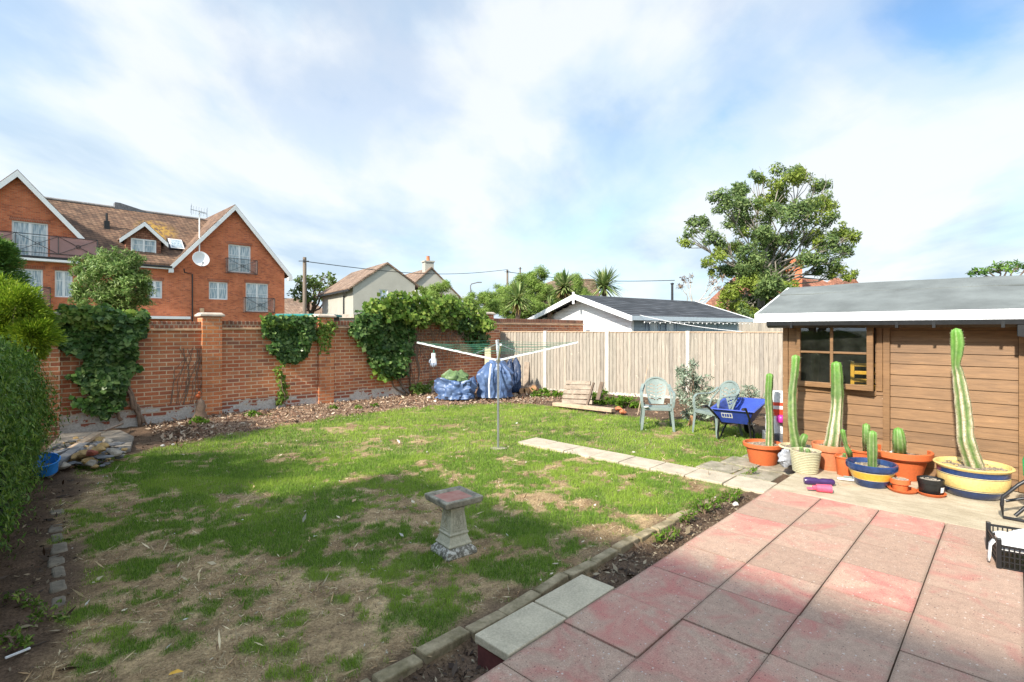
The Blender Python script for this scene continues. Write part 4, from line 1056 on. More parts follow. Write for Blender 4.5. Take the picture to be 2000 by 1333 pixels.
# ================================================================ white summerhouse
def summerhouse():
    g = Vector((.6,-.8,0)); s = Vector((.8,.6,0)); o = Vector((3.88,17,0))   # local x along s, y = -g (away)
    h = thing('summerhouse', 'white timber summerhouse with dark shingle roof behind the board fence', 'summerhouse', o, math.atan2(s.y, s.x))
    ez = 2.17; pk = 2.86; Wd = 4.35; L = 6.4
    mb = MB()
    for k in range(15):
        z0 = .1+k*.147
        def zt(y): return ez+(pk-ez)*(1-abs(y-Wd/2)/(Wd/2))
        mb.b2((-.02-.0, .06, z0), (.02, Wd-.06, min(z0+.140, ez))) if z0 < ez else None
    for k in range(6):
        z0 = ez+.002+k*.12; w = Wd/2*(1-(z0+.11-ez)/(pk-ez+.02))
        if w > .05: mb.b2((-.02, Wd/2-w, z0), (.02, Wd/2+w, z0+.115))
    mb.b2((.022,.05,.0),(.05,Wd-.05,ez)); mb.add([(.022,.0,ez),(.022,Wd,ez),(.022,Wd/2,pk),(.05,.0,ez),(.05,Wd,ez),(.05,Wd/2,pk)],[(0,2,1),(3,4,5),(0,1,4,3),(1,2,5,4),(2,0,3,5)]); mb.build('gable_wall', 'white_board', h)
    each([((-.05, y-.06, 0), (.06, y+.06, ez+.02)) for y in (0, Wd)]+[((L-.06,-.03,0),(L+.05,.06,ez))], 'corner_post', 'white_board', h)
    mb = MB(); holes = [(.85,1.35),(1.75,2.25)]
    for k in range(15):
        z0 = .1+k*.145; z1 = min(z0+.138, ez)
        if z1 <= z0: continue
        if z1 < .9 or z0 > 1.98: mb.b2((.07,-.02,z0),(L-.07,.02,z1))
        else:
            xs = [.07]+[v for hh in holes for v in hh]+[L-.07]
            for i in range(0, len(xs), 2): mb.b2((xs[i],-.02,z0),(xs[i+1],.02,z1))
    mb.b2((.0,.022,0),(.84,.04,ez)); mb.b2((2.3,.022,0),(L,.04,ez)); mb.b2((L-.04,.05,0),(L,Wd,ez)); mb.b2((.06,Wd-.04,0),(L,Wd,ez)); mb.build('side_wall', 'grey_board', h)
    for a, b_ in holes: window(h, a, b_, .9, 2.0, -.02, .05, (), (), frame_mat='grey_board', pane='far_glass', depth=.05)
    mb = MB()
    for x in (.72, 1.5, 2.42, 3.3, 4.1, 5.0): mb.b2((x-.035,-.045,.1),(x+.035,-.021,ez))
    mb.build('trim', 'grey_board', h)
    mb = MB(); sl = (pk-ez)/(Wd/2); e = .42
    for sgn in (-1, 1):
        y0 = Wd/2; y1 = Wd/2+sgn*(Wd/2+e)
        z1 = pk-sl*(Wd/2+e)
        q = [(-.45,y0,pk+.06),(L+.4,y0,pk+.06),(L+.4,y1,z1+.06),(-.45,y1,z1+.06)]
        v = q+[(a,b,c+.05) for a,b,c in q]
        f = [(0,1,2,3),(7,6,5,4),(3,2,6,7),(0,3,7,4),(1,5,6,2)]
        mb.add(v, f)
    mb.build('roof', 'shingle', h)
    for x in (-.5, L+.405):
      mb = MB()
      for sgn in (-1, 1):
        y1 = Wd/2+sgn*(Wd/2+e+.02); z1 = pk-sl*(Wd/2+e+.02)
        v = [(x,Wd/2,pk+.13),(x,y1,z1+.13),(x,y1,z1-.03),(x,Wd/2,pk-.05)]; v += [(a+.045,b,c) for a,b,c in v]
        mb.add(v, [(0,1,2,3),(7,6,5,4),(0,4,5,1),(1,5,6,2),(2,6,7,3)])
      mb.build('bargeboard', 'white_board', h)
    each([((-.52,Wd/2-.05,pk-.22),(-.505,Wd/2+.05,pk+.2))], 'finial', 'white_board', h)
    mb = MB(); mb.b2((-.45,-e-.01,ez-.14),(L+.4,-e+.02,ez+.0)); mb.build('fascia', simple('pale_grey_board', (.55,.62,.66), .6, .08), h)
    # string of bulbs
    mb = MB(); pts = [(x, -e-.04, ez-.17-.03*math.sin(x*5)**2) for x in np.linspace(.1, L+.2, 50)]
    mb.tube(pts, .006, 4); 
    for i in range(0, 50, 2): mb.rock((pts[i][0], pts[i][1], pts[i][2]-.03), (.022,.022,.03), i)
    mb.build('bulb_string', 'white_cloth', h)
    mb = MB(); p = Vector((-.06, Wd-.05, 1.95)); mb.box(p, (.1,.16,.18)); mb.build('wall_lamp', 'slate', h)
summerhouse()
def misc_far():
    # cord sagging down to the fence
    mb = MB(); a = AT(1250, 616, 16.6); b = AT(1530, 654, 12.2)
    pts = [a.lerp(b, t)+Vector((0,0,-.10*math.sin(t*math.pi))) for t in np.linspace(0,1,14)]
    o = mb.tube(pts, .008, 5).build('rope', 'white_cloth'); tag(o, 'thin pale cord running from the summerhouse corner down to the board fence', 'rope')
    # back fence near the red house
    p = AT(1400, 650, 24); f = thing('back_fence', 'distant brown board fence between the summerhouse and the brown shed', 'fence', (p.x, p.y, 0), R(-8))
    mb = MB(); x = 0; r = random.Random(1)
    while x < 6.5: mb.b2((x,0,0),(x+.11,.02+r.uniform(0,.01),2.12+r.uniform(-.01,.01))); x += .112
    mb.build('board_panel', 'fence_wood', f)
    mb = MB(); mb.b2((-.02,-.03,2.12),(6.7,.05,2.16)); mb.build('capping_rail', 'old_timber', f)
    # poles
    def pole(px, ytop, Y, rad, label, mat='pole_wood'):
        p = AT(px, ytop, Y); t = thing('utility_pole', label, 'pole', (p.x, p.y, 0)); mb = MB(); mb.tube([(0,0,0),(0,0,p.z)], [rad*1.25, rad], 10); mb.build('shaft', mat, t)
        mb = MB(); mb.b2((-.04,-rad-.03,p.z-.25),(.04,-rad+.005,p.z-.12)); mb.tube([(-.25,-rad-.02,p.z-.2),(.25,-rad-.02,p.z-.2)], .02, 6); mb.build('bracket', 'black_metal', t); return p
    a = pole(595, 503, 26, .085, 'wooden utility pole standing between the brick flats and grey house')
    b = pole(991, 527, 45, .09, 'distant thin utility pole left of the spiky palms')
    c = pole(1016, 522, 60, .09, 'farther utility pole just right of the thin one above the palms')
    d = AT(1318, 548, 42)
    mb = MB()
    for p, q, s in ((a, b, .5), (b, d, .35)):
        p = p+Vector((0,0,-.2)); q = q+Vector((0,0,0))
        pts = [p.lerp(q, t)-Vector((0,0,s*math.sin(math.pi*t))) for t in np.linspace(0,1,20)]; mb.tube(pts, .02 if s > .4 else .028, 5)
    o = mb.build('overhead_cable', 'black_plastic'); tag(o, 'black overhead cable strung between the utility poles', 'cable')
    p = AT(1313, 556, 26); t = thing('flue_pipe', 'thin black upright pipe rising behind the summerhouse roof', 'pipe', (p.x, p.y, 0)); mb = MB(); mb.tube([(0,0,0),(0,0,p.z)], .06, 8); mb.build('pipe', 'black_metal', t)
    mb = MB(); mb.lathe([(.07,0),(.09,.02),(.09,.06),(0,.09)], 10, (0,0,p.z)); mb.build('cap', 'black_metal', t)
    p = AT(919, 556, 50); t = thing('street_lamp', 'distant thin street lamp above the green shrubs', 'street lamp', (p.x, p.y, 0)); mb = MB(); mb.tube([(0,0,0),(0,0,p.z-.1),(.1,0,p.z+.05),(.7,0,p.z+.2)], .05, 8); mb.build('column', 'slate', t)
    mb = MB(); mb.box((.85,0,p.z+.2),(.45,.2,.1)); mb.build('lantern', 'slate', t, bevel=.02)
misc_far()

# ================================================================ trees
def limb(mb, a, b, r0, r1, seed=0, n=6, wob=.06):
    r = random.Random(seed); a = Vector(a); b = Vector(b); L = (b-a).length; pts = []
    for i in range(n):
        t = i/(n-1); p = a.lerp(b, t)
        if 0 < i < n-1: p += Vector((r.uniform(-1,1), r.uniform(-1,1), r.uniform(-.6,1)))*L*wob
        pts.append(p)
    mb.tube(pts, [r0+(r1-r0)*i/(n-1) for i in range(n)], 6)
    return pts
def px_clumps(L, Y, dY, seed, ry=1.0):
    r = random.Random(seed); out = []
    for (x, y, rr) in L:
        yy = Y + r.uniform(-dY, dY); p = AT(x, y, yy); rad = rr/F*Y
        out.append(((p.x, p.y, p.z), (rad, rad*ry, rad*.85)))
    return out
def tree(name, label, cat, clumps, base, leaf, bark, dens, size, trunk_r, fork, seed=1, aspect=.5, sub=9, subr=.42, group=None, lm=None, shell=.6, stems=1):
    t = thing(name, label, cat, base, 0, group)
    rng = np.random.default_rng(seed)
    P, N = clump_points(clumps, dens, rng, sub, subr, shell)
    V, Fa = leaf_quads(P, N, size, aspect, .2, rng)
    mats = [leaf]+([lm] if lm else [])
    mi = None
    if lm: 
        zf = fbm(P[:,0]*.55+50, P[:,2]*.55+P[:,1]*.2, 5, 3); mi = ((zf + .25*(1-(P[:,2]-P[:,2].min())/(np.ptp(P[:,2])))) > .62).astype(int)
    npmesh('crown', V, Fa, mats, t, mi, world=True)
    mb = MB(); b = Vector(base); f = Vector(fork)
    limb(mb, b, f, trunk_r, trunk_r*.7, seed, 7, .03)
    for i, (c, r) in enumerate(clumps):
        c = Vector(c); lim = limb(mb, f, c, trunk_r*(.45 if len(clumps) < 25 else .24), trunk_r*.06, seed+i, 7, .07)
        for k in range(4):
            rr = random.Random(seed*31+i*7+k); e = c+Vector((rr.uniform(-1,1), rr.uniform(-1,1), rr.uniform(-.5,1)))*max(r)*.8
            limb(mb, lim[-3], e, trunk_r*.12, trunk_r*.03, seed+i+k, 5, .08)
    mb.build('trunk', bark, t, world=True, smooth=True)
    return t
GUM = [(1525,352,34),(1478,346,20),(1560,345,26),(1600,362,22),(1608,390,22),(1440,372,26),(1412,395,26),(1455,398,34),(1510,388,32),(1500,425,32),(1440,432,32),(1555,415,38),(1600,405,26),(1612,425,22),
       (1365,440,22),(1345,458,16),(1338,475,12),(1398,470,22),(1480,455,34),(1430,480,26),(1640,455,24),(1668,462,15),(1655,490,22),(1615,478,28),(1585,462,26),(1460,505,34),(1398,500,20),(1510,505,36),(1580,505,28),(1635,515,22),
       (1668,535,11),(1655,540,13),(1480,548,36),(1530,545,30),(1430,522,24),(1400,530,18),(1440,560,28),(1500,582,30),(1380,515,10),(1450,592,26),(1475,602,26),(1600,528,15),(1622,535,11),(1425,575,18),(1545,565,24),(1490,560,34),(1470,525,30),(1510,550,34),(1460,610,26),(1440,620,24),(1480,625,28),(1520,600,26),(1450,580,30),(1500,470,34),(1540,470,26),(1420,600,20)]
gum_c = px_clumps(GUM, 31, 2.0, 5, 1.15)
tree('gum_tree', 'large spreading eucalyptus with grey-green clumps behind the summerhouse', 'tree', gum_c, (14.6,31,0), 'gum_leaf', 'gum_bark', 1150, .175, .28, (14.9,31,4.2), 4, .45, 9, .46, lm='gum_lime')
bare = px_clumps([(1340,548,12),(1330,560,8),(1395,548,13),(1412,545,10),(1405,562,8),(1350,540,6)], 27, .6, 9)
tree('bare_tree', 'thin half-bare pale tree with drooping twigs left of the gum tree', 'tree', bare, (9.35,27,0), 'dead_leaf', 'pale_bark', 380, .18, .09, (9.3,27,2.6), 14, .35, 5, .5)
rt = px_clumps([(220,540,52),(178,520,34),(255,520,38),(215,505,26),(165,560,30),(262,565,34),(200,590,36),(245,600,34),(230,570,40),(282,548,14),(150,530,14),(278,585,20),(155,590,20)], 12.2, .35, 3)
tree('round_tree', 'round bushy willow-green tree rising behind the left ivy on the wall', 'tree', rt, (-9.4,12.2,0), 'shrub_leaf', 'bark', 9000, .085, .10, (-9.4,12.2,2.0), 6, .26, 22, .30)
ft_ = px_clumps([(590,560,16),(585,545,12),(615,548,22),(635,545,17),(650,550,12),(600,580,20),(625,572,26),(645,572,16),(578,575,12)], 48, 1.5, 8)
tree('distant_tree', 'dark rounded tree between the brick flats and the grey house', 'tree', ft_, (-18.5,48,0), 'far_leaf', 'bark', 160, .34, .25, (-18.4,48,3), 7, .6)
rc = px_clumps([(1905,532,12),(1920,530,12),(1945,524,14),(1965,522,14),(1985,522,14),(2010,526,18),(2040,526,18)], 22, .5, 10)
tree('evergreen_tree', 'flat-topped evergreen showing above the brown shed roof', 'tree', rc, (20.8,22,0), 'conifer_leaf', 'bark', 1300, .15, .14, (20.8,22,3.6), 9, .4)
# feathery shrubs right of the climber
FE = [('feathery_shrub', 'tall feathery tamarisk left of the tallest palm', [(1020,560,34),(1055,548,28),(985,575,28),(1045,575,32),(1000,590,30),(1070,570,24),(1040,538,12),(1090,590,26),(1035,600,34),(1000,612,30),(1075,610,30),(975,600,26)], 23),
      ('feathery_shrub', 'feathery bush just right of the grey rendered houses', [(850,570,20),(865,560,16),(840,590,24),(880,590,20),(860,610,30),(895,600,20),(830,570,12)], 20),
      ('feathery_shrub', 'soft green bush under the distant street lamp', [(930,585,18),(950,580,16),(915,600,22),(960,600,24),(900,595,14),(940,612,24)], 21),
      ('feathery_shrub', 'yellow-green bush behind the middle spiky palm', [(1120,555,24),(1095,548,18),(1140,580,22),(1080,590,26)], 24)]
for i, (n, l, L, Y) in enumerate(FE):
    cl = px_clumps(L, Y, .5, 20+i); x = sum(c[0][0] for c in cl)/len(cl)
    tree(n, l, 'shrub', cl, (x, Y, 0), 'feather_leaf', 'bark', 6500, .13, .07, (x, Y, 1.6), 30+i, .16, 12, .45, 'feathery shrubs beyond the fence', shell=.3)
def palm(px, py, Y, rad, label, seed, n=110, dead=30):
    c = AT(px, py, Y); t = thing('spiky_palm', label, 'palm', (c.x, c.y, 0), 0, 'spiky palms behind the fence'); r = random.Random(seed)
    mb = MB(); limb(mb, (c.x+r.uniform(-.2,.2), c.y, 0), c, .12, .09, seed, 7, .02); mb.build('trunk', 'bark', t, world=True, smooth=True)
    for nm, cnt, mat, lo, hi in (('crown', n, 'palm_leaf', -.35, 1.0), ('dead_skirt', dead, 'palm_dead', -1.1, -.4)):
        V = []; Fa = []
        for i in range(cnt):
            el = math.asin(max(-1, min(1, r.uniform(lo, hi)))) if nm == 'crown' else r.uniform(-1.3, -.4)
            az = r.uniform(0, 2*math.pi); d = Vector((math.cos(az)*math.cos(el), math.sin(az)*math.cos(el), math.sin(el)))
            L = rad*r.uniform(.8, 1.12)*(1 if nm == 'crown' else .7); side = d.cross(Vector((0,0,1)))
            if side.length < .05: side = Vector((1,0,0))
            side.normalize(); w = .034*Y/20; base = c+Vector((0,0,r.uniform(-.1,.1))); o = len(V)
            for k in range(4):
                tt = (0,.35,.7,1)[k]; p = base+d*L*tt+Vector((0,0,-.22*L*tt*tt*(1.2-abs(d.z)))); ww = w*(.7,1,.8,.05)[k]
                V += [p-side*ww, p+side*ww]
            for k in range(3): Fa.append((o+2*k, o+2*k+1, o+2*k+3, o+2*k+2))
        npmesh(nm, [tuple(v) for v in V], Fa, mat, t, world=True)
palm(1180, 560, 22, .98, 'largest spiky palm directly above the summerhouse gable', 1, 210, 10)
palm(1102, 562, 21, .78, 'spiky palm with brown dead skirt just left of the largest palm', 2, 190, 90)
palm(1012, 586, 19, .80, 'lowest yellowish spiky palm over the brick wall end', 3, 190, 30)
palm(1075, 600, 20, .45, 'small spiky palm tucked left of the summerhouse roof', 4, 70, 30)
# ================================================================ climbers on the wall
def in_poly(px, py, poly):
    c = np.zeros(px.shape, bool); n = len(poly)
    for i in range(n):
        x1, y1 = poly[i]; x2, y2 = poly[(i+1) % n]
        c ^= ((y1 > py) != (y2 > py)) & (px < (x2-x1)*(py-y1)/((y2-y1) if y2 != y1 else 1e-9)+x1)
    return c
def tz(t_, z): p = WO+WD*t_; return p
def pxw(px, py):                       # pixel -> wall (t, z)
    p = WP(px, py); return ((p.x-WO.x)*WD.x+(p.y-WO.y)*WD.y, p.z)
def ivy_leaves(poly, n, off, size, seed, thin=0, bulge=.25, jitter=6):
    """leaves over a patch of wall whose outline (t,z) was read off the photograph"""
    P2 = [pxw(*q) for q in poly]; r = np.random.default_rng(seed)
    t0, t1 = min(p[0] for p in P2), max(p[0] for p in P2); z0, z1 = min(p[1] for p in P2), max(p[1] for p in P2)
    t = r.uniform(t0, t1, n*3); z = r.uniform(z0, z1, n*3)
    tj = t+(fbm(t*6, z*6, seed, 3)-.5)*.42; zj = z+(fbm(t*6+9, z*6+4, seed+1, 3)-.5)*.42
    k = in_poly(tj, zj, P2); t, z = t[k][:n], z[k][:n]
    cen = np.mean(np.array(P2), 0)
    b = fbm(t*2.6, z*2.6, seed+2, 3); s = off*.25 + r.random(len(t))**.6*(off*.5+bulge*np.clip(b-.25, 0, 1)*1.6)
    x = WO.x+WD.x*t-WN.x*s; y = WO.y+WD.y*t-WN.y*s
    N = np.array((-WN.x, -WN.y, .45))*1.0 + r.normal(size=(len(t), 3))*.42
    V, Fa = leaf_quads(np.stack([x, y, z], 1), N, size, .95, -.9, r, fold=.02); return V, Fa
def stems(mb, starts, seed, rad=.012, wob=.06):
    r = random.Random(seed)
    for pts in starts:
        q = [WP(x, y, .03+r.uniform(0,.05)) for x, y in pts]; out = []
        for a, b in zip(q[:-1], q[1:]):
            for i in range(4): out.append(a.lerp(b, i/4)+Vector((r.uniform(-1,1), r.uniform(-1,1), r.uniform(-1,1)))*wob*.4)
        out.append(q[-1]); n = len(out); mb.tube(out, [rad*(1-.6*i/n) for i in range(n)], 6)
def climber(name, label, polys, stemlist, base_px, seed, srad=.012, group=None):
    bp = WP(*base_px, .1); t = thing(name, label, 'climber', (bp.x, bp.y, 0), 0, group)
    for i, (poly, n, off, size, leaf, bulge) in enumerate(polys):
        V, Fa = ivy_leaves(poly, n, off, size, seed+i*7, bulge=bulge); npmesh('foliage', V, Fa, leaf, t, world=True)
    mb = MB(); stems(mb, stemlist, seed, srad); mb.build('stem', 'vine_stem', t, world=True, smooth=True)
    return t
climber('ivy', 'large dark ivy tumbling over the left end of the brick wall', [
    ([(92,620),(125,596),(200,602),(283,618),(268,650),(258,690),(266,720),(250,745),(246,780),(215,812),(178,800),(172,745),(145,735),(165,700),(128,680),(98,650)], 7500, .10, .09, 'ivy_leaf', .26),
    ([(92,622),(120,598),(280,616),(270,640),(100,640)], 1300, .18, .08, 'climber_leaf', .2),
    ([(145,780),(180,782),(176,800),(140,796)], 200, .1, .08, 'ivy_leaf', .2)],
    [[(275,832),(262,790),(250,745),(240,700)],[(262,800),(245,760),(235,740)],[(280,825),(268,790)],[(235,820),(225,790)]], (270,830), 3, .035)
climber('ivy', 'triangular ivy patch hanging from the wall top left of the second pier', [
    ([(508,622),(560,617),(616,622),(612,650),(598,676),(590,700),(578,712),(560,708),(535,700),(524,672),(514,650)], 3000, .08, .075, 'ivy_leaf', .18),
    ([(508,622),(616,622),(612,640),(512,640)], 700, .12, .07, 'climber_leaf', .2),
    ([(528,710),(548,708),(556,760),(560,780),(545,790),(538,770),(540,730)], 260, .05, .055, 'climber_leaf', .1)],
    [[(560,800),(553,770),(550,735),(558,690)]], (560,802), 11)
climber('ivy', 'thin sparse ivy strand climbing the second brick pier', [
    ([(616,625),(652,625),(650,650),(640,660),(636,690),(620,692),(618,660)], 420, .12, .06, 'climber_leaf', .1)],
    [[(632,798),(636,760),(635,720),(638,650)]], (632,798), 21)
climber('climbing_shrub', 'big glossy climber sprawling over the wall top right of the second pier', [
    ([(676,640),(690,618),(725,600),(770,590),(800,600),(806,640),(800,690),(792,705),(785,716),(770,735),(745,738),(726,705),(700,675),(684,660)], 5200, .14, .10, 'ivy_leaf', .42),
    ([(700,608),(735,580),(765,570),(800,578),(830,574),(850,585),(880,586),(900,600),(930,606),(946,620),(946,645),(900,640),(850,636),(800,630),(760,622),(715,628)], 4200, .25, .10, 'climber_leaf', .55),
    ([(722,700),(768,700),(758,740),(735,735)], 350, .12, .09, 'climber_leaf', .3),
    ([(880,620),(948,620),(944,668),(925,690),(890,650)], 1000, .12, .09, 'ivy_leaf', .3),
    ([(795,745),(835,750),(838,772),(800,778)], 320, .18, .07, 'climber_leaf', .3)],
    [[(800,778),(785,750),(772,715),(765,690)],[(806,778),(800,740),(800,690),(795,640)],[(810,778),(818,730),(815,680),(820,630)],[(803,778),(790,760),(775,740),(760,720)],
     [(800,775),(770,755),(762,735)]], (803,778), 31, .028)
def twigs():
    bp = WP(815, 776, .1); t = thing('bare_climber', 'tangle of bare brown vine twigs on the wall behind the washing line arm', 'climber', (bp.x, bp.y, 0))
    mb = MB(); r = random.Random(4)
    for i in range(95):
        x = r.uniform(797, 905)**1.0; x0 = x+r.uniform(-12, 12); yb = r.uniform(690, 775) if x < 850 else r.uniform(650, 720); yt = r.uniform(618, 650)
        n = 7; pts = []
        for k in range(n):
            f = k/(n-1); pts.append(WP(x0+(x-x0)*f+r.uniform(-4,4)+math.sin(f*3+i)*4, yb+(yt-yb)*f, .05+.16*r.random()))
        mb.tube(pts, .0055, 4)
    for i in range(26):
        x = r.uniform(800, 880); y = r.uniform(640, 700); a = r.uniform(-1, 1)
        mb.tube([WP(x+k*7, y+a*k*5+r.uniform(-4,4), .06+.15*r.random()) for k in range(5)], .005, 4)
    mb.build('twigs', 'vine_stem', t, world=True)
    mb = MB()
    for i in range(14):
        x = r.uniform(330, 398); pts = [WP(x+k*r.uniform(2,8)-r.uniform(0,5), 790-k*22, .012) for k in range(6)]
        mb.tube(pts, .005, 4)
    t2 = thing('dead_vine', 'faint dead vine stems clinging to the brick beside the first pier', 'climber', WP(350, 795, .02).xy.to_3d())
    mb.build('twigs', 'vine_stem', t2, world=True)
twigs()

# ================================================================ hedge and conifers on the left
def hedge():
    d = Vector((.61,-.79,0)).normalized(); n = Vector((d.y,-d.x,0))     # n points away from lawn (left)
    if n.x > 0: n = -n
    e = Vector((-6.02, 5.88, 0))
    h = thing('hedge', 'dark clipped conifer hedge with rounded end along the left border', 'hedge', e, math.atan2(d.y, d.x))
    rng = np.random.default_rng(5); N_ = 62000
    L = 4.6; W = .52; H = 1.62
    def surf(u, v, k=1.0):
        # u along hedge 0..1 (0 = far rounded end), v angle over the profile -1..1 (left foot .. right foot)
        s = u*L; end = np.sqrt(np.clip(1-(1-np.clip(np.minimum(s, L-s)/.75, 0, 1))**2, 0, 1))
        zf = (1-np.abs(v))*2; z = np.clip(zf, 0, 1)
        ang = v*np.pi/2*1.0
        wx = np.sign(v)*np.abs(np.sin(ang))**.75; zz = np.abs(np.cos(ang))**.5
        bul = 1+.22*np.sin(zz*np.pi)
        return s, wx*W*bul*(.04+.96*end)*k, zz*H*(.45+.55*end)*k
    u = rng.random(N_)**1.25; v = rng.uniform(-.35, 1, N_)
    s, a, z = surf(u, v)
    bump_ = (fbm(s*2.4+z*1.9, a*2.4+z*2.2, 3, 4)-.5)*.55+(fbm(s*8+z*3, a*5+z*8, 13, 3)-.5)*.30; sc = 1+bump_*.7
    a = a*sc; z = z*(1+bump_*.18)
    P = np.stack([e.x+d.x*s-n.x*a, e.y+d.y*s-n.y*a, z], 1)
    Nn = np.stack([-n.x*a/W, -n.y*a/W, z*0+.35], 1) + np.stack([-d.x*(s < .7)*.7, -d.y*(s < .7)*.7, 0*s], 1) + rng.normal(size=(N_,3))*.45
    V, Fa = leaf_quads(P+Nn*(rng.random((N_,1))**4*.13-.025), Nn, .050, .30, 1.3, rng); npmesh('foliage', V, Fa, 'hedge_leaf', h, world=True)
    # dense inner twigs core
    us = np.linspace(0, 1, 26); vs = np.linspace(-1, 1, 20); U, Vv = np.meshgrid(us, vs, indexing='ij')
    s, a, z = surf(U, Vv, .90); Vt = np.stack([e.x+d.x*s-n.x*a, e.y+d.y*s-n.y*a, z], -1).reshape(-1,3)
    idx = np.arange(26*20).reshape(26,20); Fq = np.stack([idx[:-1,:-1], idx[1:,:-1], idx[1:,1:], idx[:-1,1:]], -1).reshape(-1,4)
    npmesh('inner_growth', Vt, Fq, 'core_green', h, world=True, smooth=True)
    return h
hedge()
def fan_conifer(name, label, base, sprays, leaf, seed, n_tw=26, tw=.0, size=.07, m=60):
    """feathery conifer: sprays = (centre, radius) ; each spray is a set of arching twigs carrying small scale leaves"""
    t = thing(name, label, 'conifer', base); rng = np.random.default_rng(seed); P = []; N = []; T = []
    mb = MB(); b = Vector(base)
    for (c, r) in sprays:
        c = Vector(c); mb.tube([b, b.lerp(c, .5)+Vector((0,0,.1)), c], [.04,.025,.008], 6)
        for i in range(n_tw):
            az = rng.uniform(0, 2*np.pi); el = rng.uniform(-.15, 1.25); L = r*rng.uniform(.6, 1.15)
            d = np.array((np.cos(az)*np.cos(el), np.sin(az)*np.cos(el), np.sin(el)))
            s = rng.random(m)**.7; side = rng.normal(size=(m,3))*.10*(1.15-s)[:,None]*r/.35
            q = np.array(c) + d*(s*L)[:,None] + np.array((0,0,-.25))*(s**2*L)[:,None] + side
            P.append(q); T.append(np.tile(d, (m,1))+side*4/ max(r,.1)); N.append(rng.normal(size=(m,3)))
    P = np.concatenate(P); T = np.concatenate(T); T /= np.linalg.norm(T, axis=1, keepdims=True); N = np.concatenate(N)
    B = np.cross(T, N); B /= np.linalg.norm(B, axis=1, keepdims=True); n = len(P); s = size*rng.uniform(.6,1.3,n)[:,None]
    V = np.stack([P, P+T*s*.5-B*s*.13, P+T*s, P+T*s*.5+B*s*.13], 1).reshape(-1,3)
    npmesh('foliage', V, np.arange(n*4).reshape(-1,4), leaf, t, world=True)
    mb.build('trunk', 'bark', t, world=True)
    return t
def spx(L, Y, dY, seed):
    r = random.Random(seed); out = []
    for x, y, rr in L: yy = Y+r.uniform(-dY, dY); p = AT(x, y, yy); out.append(((p.x,p.y,p.z), rr/F*Y))
    return out
fan_conifer('golden_conifer', 'bright yellow-green feathery conifer at the left edge above the dark hedge', tuple(AT(0,900,6.9).xy)+(0,),
    spx([(20,640,55),(50,625,45),(65,655,40),(30,600,50),(5,660,60),(45,690,40),(10,700,50),(-20,620,60),(70,620,26),(-10,580,50),(60,668,30),(-40,680,60),(30,665,50)], 6.9, .3, 2), 'gold_leaf', 5, 55, size=.05, m=110)
fan_conifer('green_conifer', 'green feathery conifer branches behind the golden one at the left edge', tuple(AT(-60,900,7.9).xy)+(0,),
    spx([(-5,520,45),(10,560,40),(-20,580,60),(-5,490,26),(-60,540,70),(20,600,34),(-40,480,40)], 7.9, .25, 6), 'conifer_leaf', 9, 50, size=.055, m=100)
fan_conifer('green_conifer', 'dark green feathery conifer sprig low at the left edge in front of the hedge', tuple(AT(-90,1100,3.9).xy)+(0,),
    spx([(-20,890,50),(-25,960,45),(-30,1020,40),(-35,850,50),(-15,925,35)], 4.0, .1, 7), 'conifer_leaf', 12, 34, size=.035, m=90)

# ================================================================ bushes, weeds
def leafy(name, label, L, Y, dY, leaf, dens, size, seed, asp=.4, cat='plant', group=None, up=0.5, shell=.2, sub=10, subr=.45):
    cl = px_clumps(L, Y, dY, seed); cl = [(c, r) for c, r in cl]
    x = sum(c[0][0] for c in cl)/len(cl); y = sum(c[0][1] for c in cl)/len(cl); b = (x, y, float(gz(x, y)))
    t = thing(name, label, cat, b, 0, group); rng = np.random.default_rng(seed)
    P, N = clump_points(cl, dens, rng, sub, subr, shell); k = P[:,2] > b[2]-.02; P, N = P[k], N[k]
    V, Fa = leaf_quads(P, N, size, asp, up, rng); npmesh('foliage', V, Fa, leaf, t, world=True)
    mb = MB(); r = random.Random(seed)
    for c, rr in cl:
        for k in range(3): mb.tube([Vector(b), Vector(b).lerp(Vector(c), .6)+Vector((0,0,.03)), Vector(c)+Vector((r.uniform(-.5,.5)*rr[0], r.uniform(-.5,.5)*rr[0], rr[2]*.5))], [.008,.006,.003], 5)
    mb.build('stem', 'vine_stem', t, world=True)
    return t
leafy('silver_bush', 'tall silvery-leaved bush between the two green plastic chairs', [(1345,735,24),(1335,760,24),(1362,765,22),(1350,790,26),(1380,780,18),(1345,815,20),(1370,745,18),(1388,760,16),(1332,722,14),(1352,712,12),(1330,830,14),(1375,810,16),(1395,790,12)], 9.9, .15, 'silver_leaf', 5200, .075, 1, .28, 'bush')
leafy('silver_bush', 'low silvery bush behind the blue wheelbarrow', [(1450,775,18),(1470,770,16),(1490,780,18),(1440,785,14),(1462,760,12),(1505,785,14)], 10.0, .15, 'silver_leaf', 5200, .07, 2, .28, 'bush')
leafy('green_plant', 'bright leafy clump between the blue bags and the pallet', [(1045,773,12),(1062,768,14),(1080,772,14),(1093,776,12),(1070,780,14),(1052,780,10)], 13.4, .15, 'weed_leaf', 6500, .07, 3)
leafy('green_plant', 'bright leafy clump right of the leaning pallet', [(1160,778,12),(1178,774,14),(1195,782,13),(1168,785,12),(1185,790,12)], 12.2, .15, 'weed_leaf', 6500, .07, 4)
leafy('green_plant', 'leafy clump beside the bamboo cane and left plastic chair', [(1215,780,13),(1232,785,14),(1245,795,12),(1225,795,13),(1210,792,10)], 11.4, .15, 'weed_leaf', 6500, .065, 5)
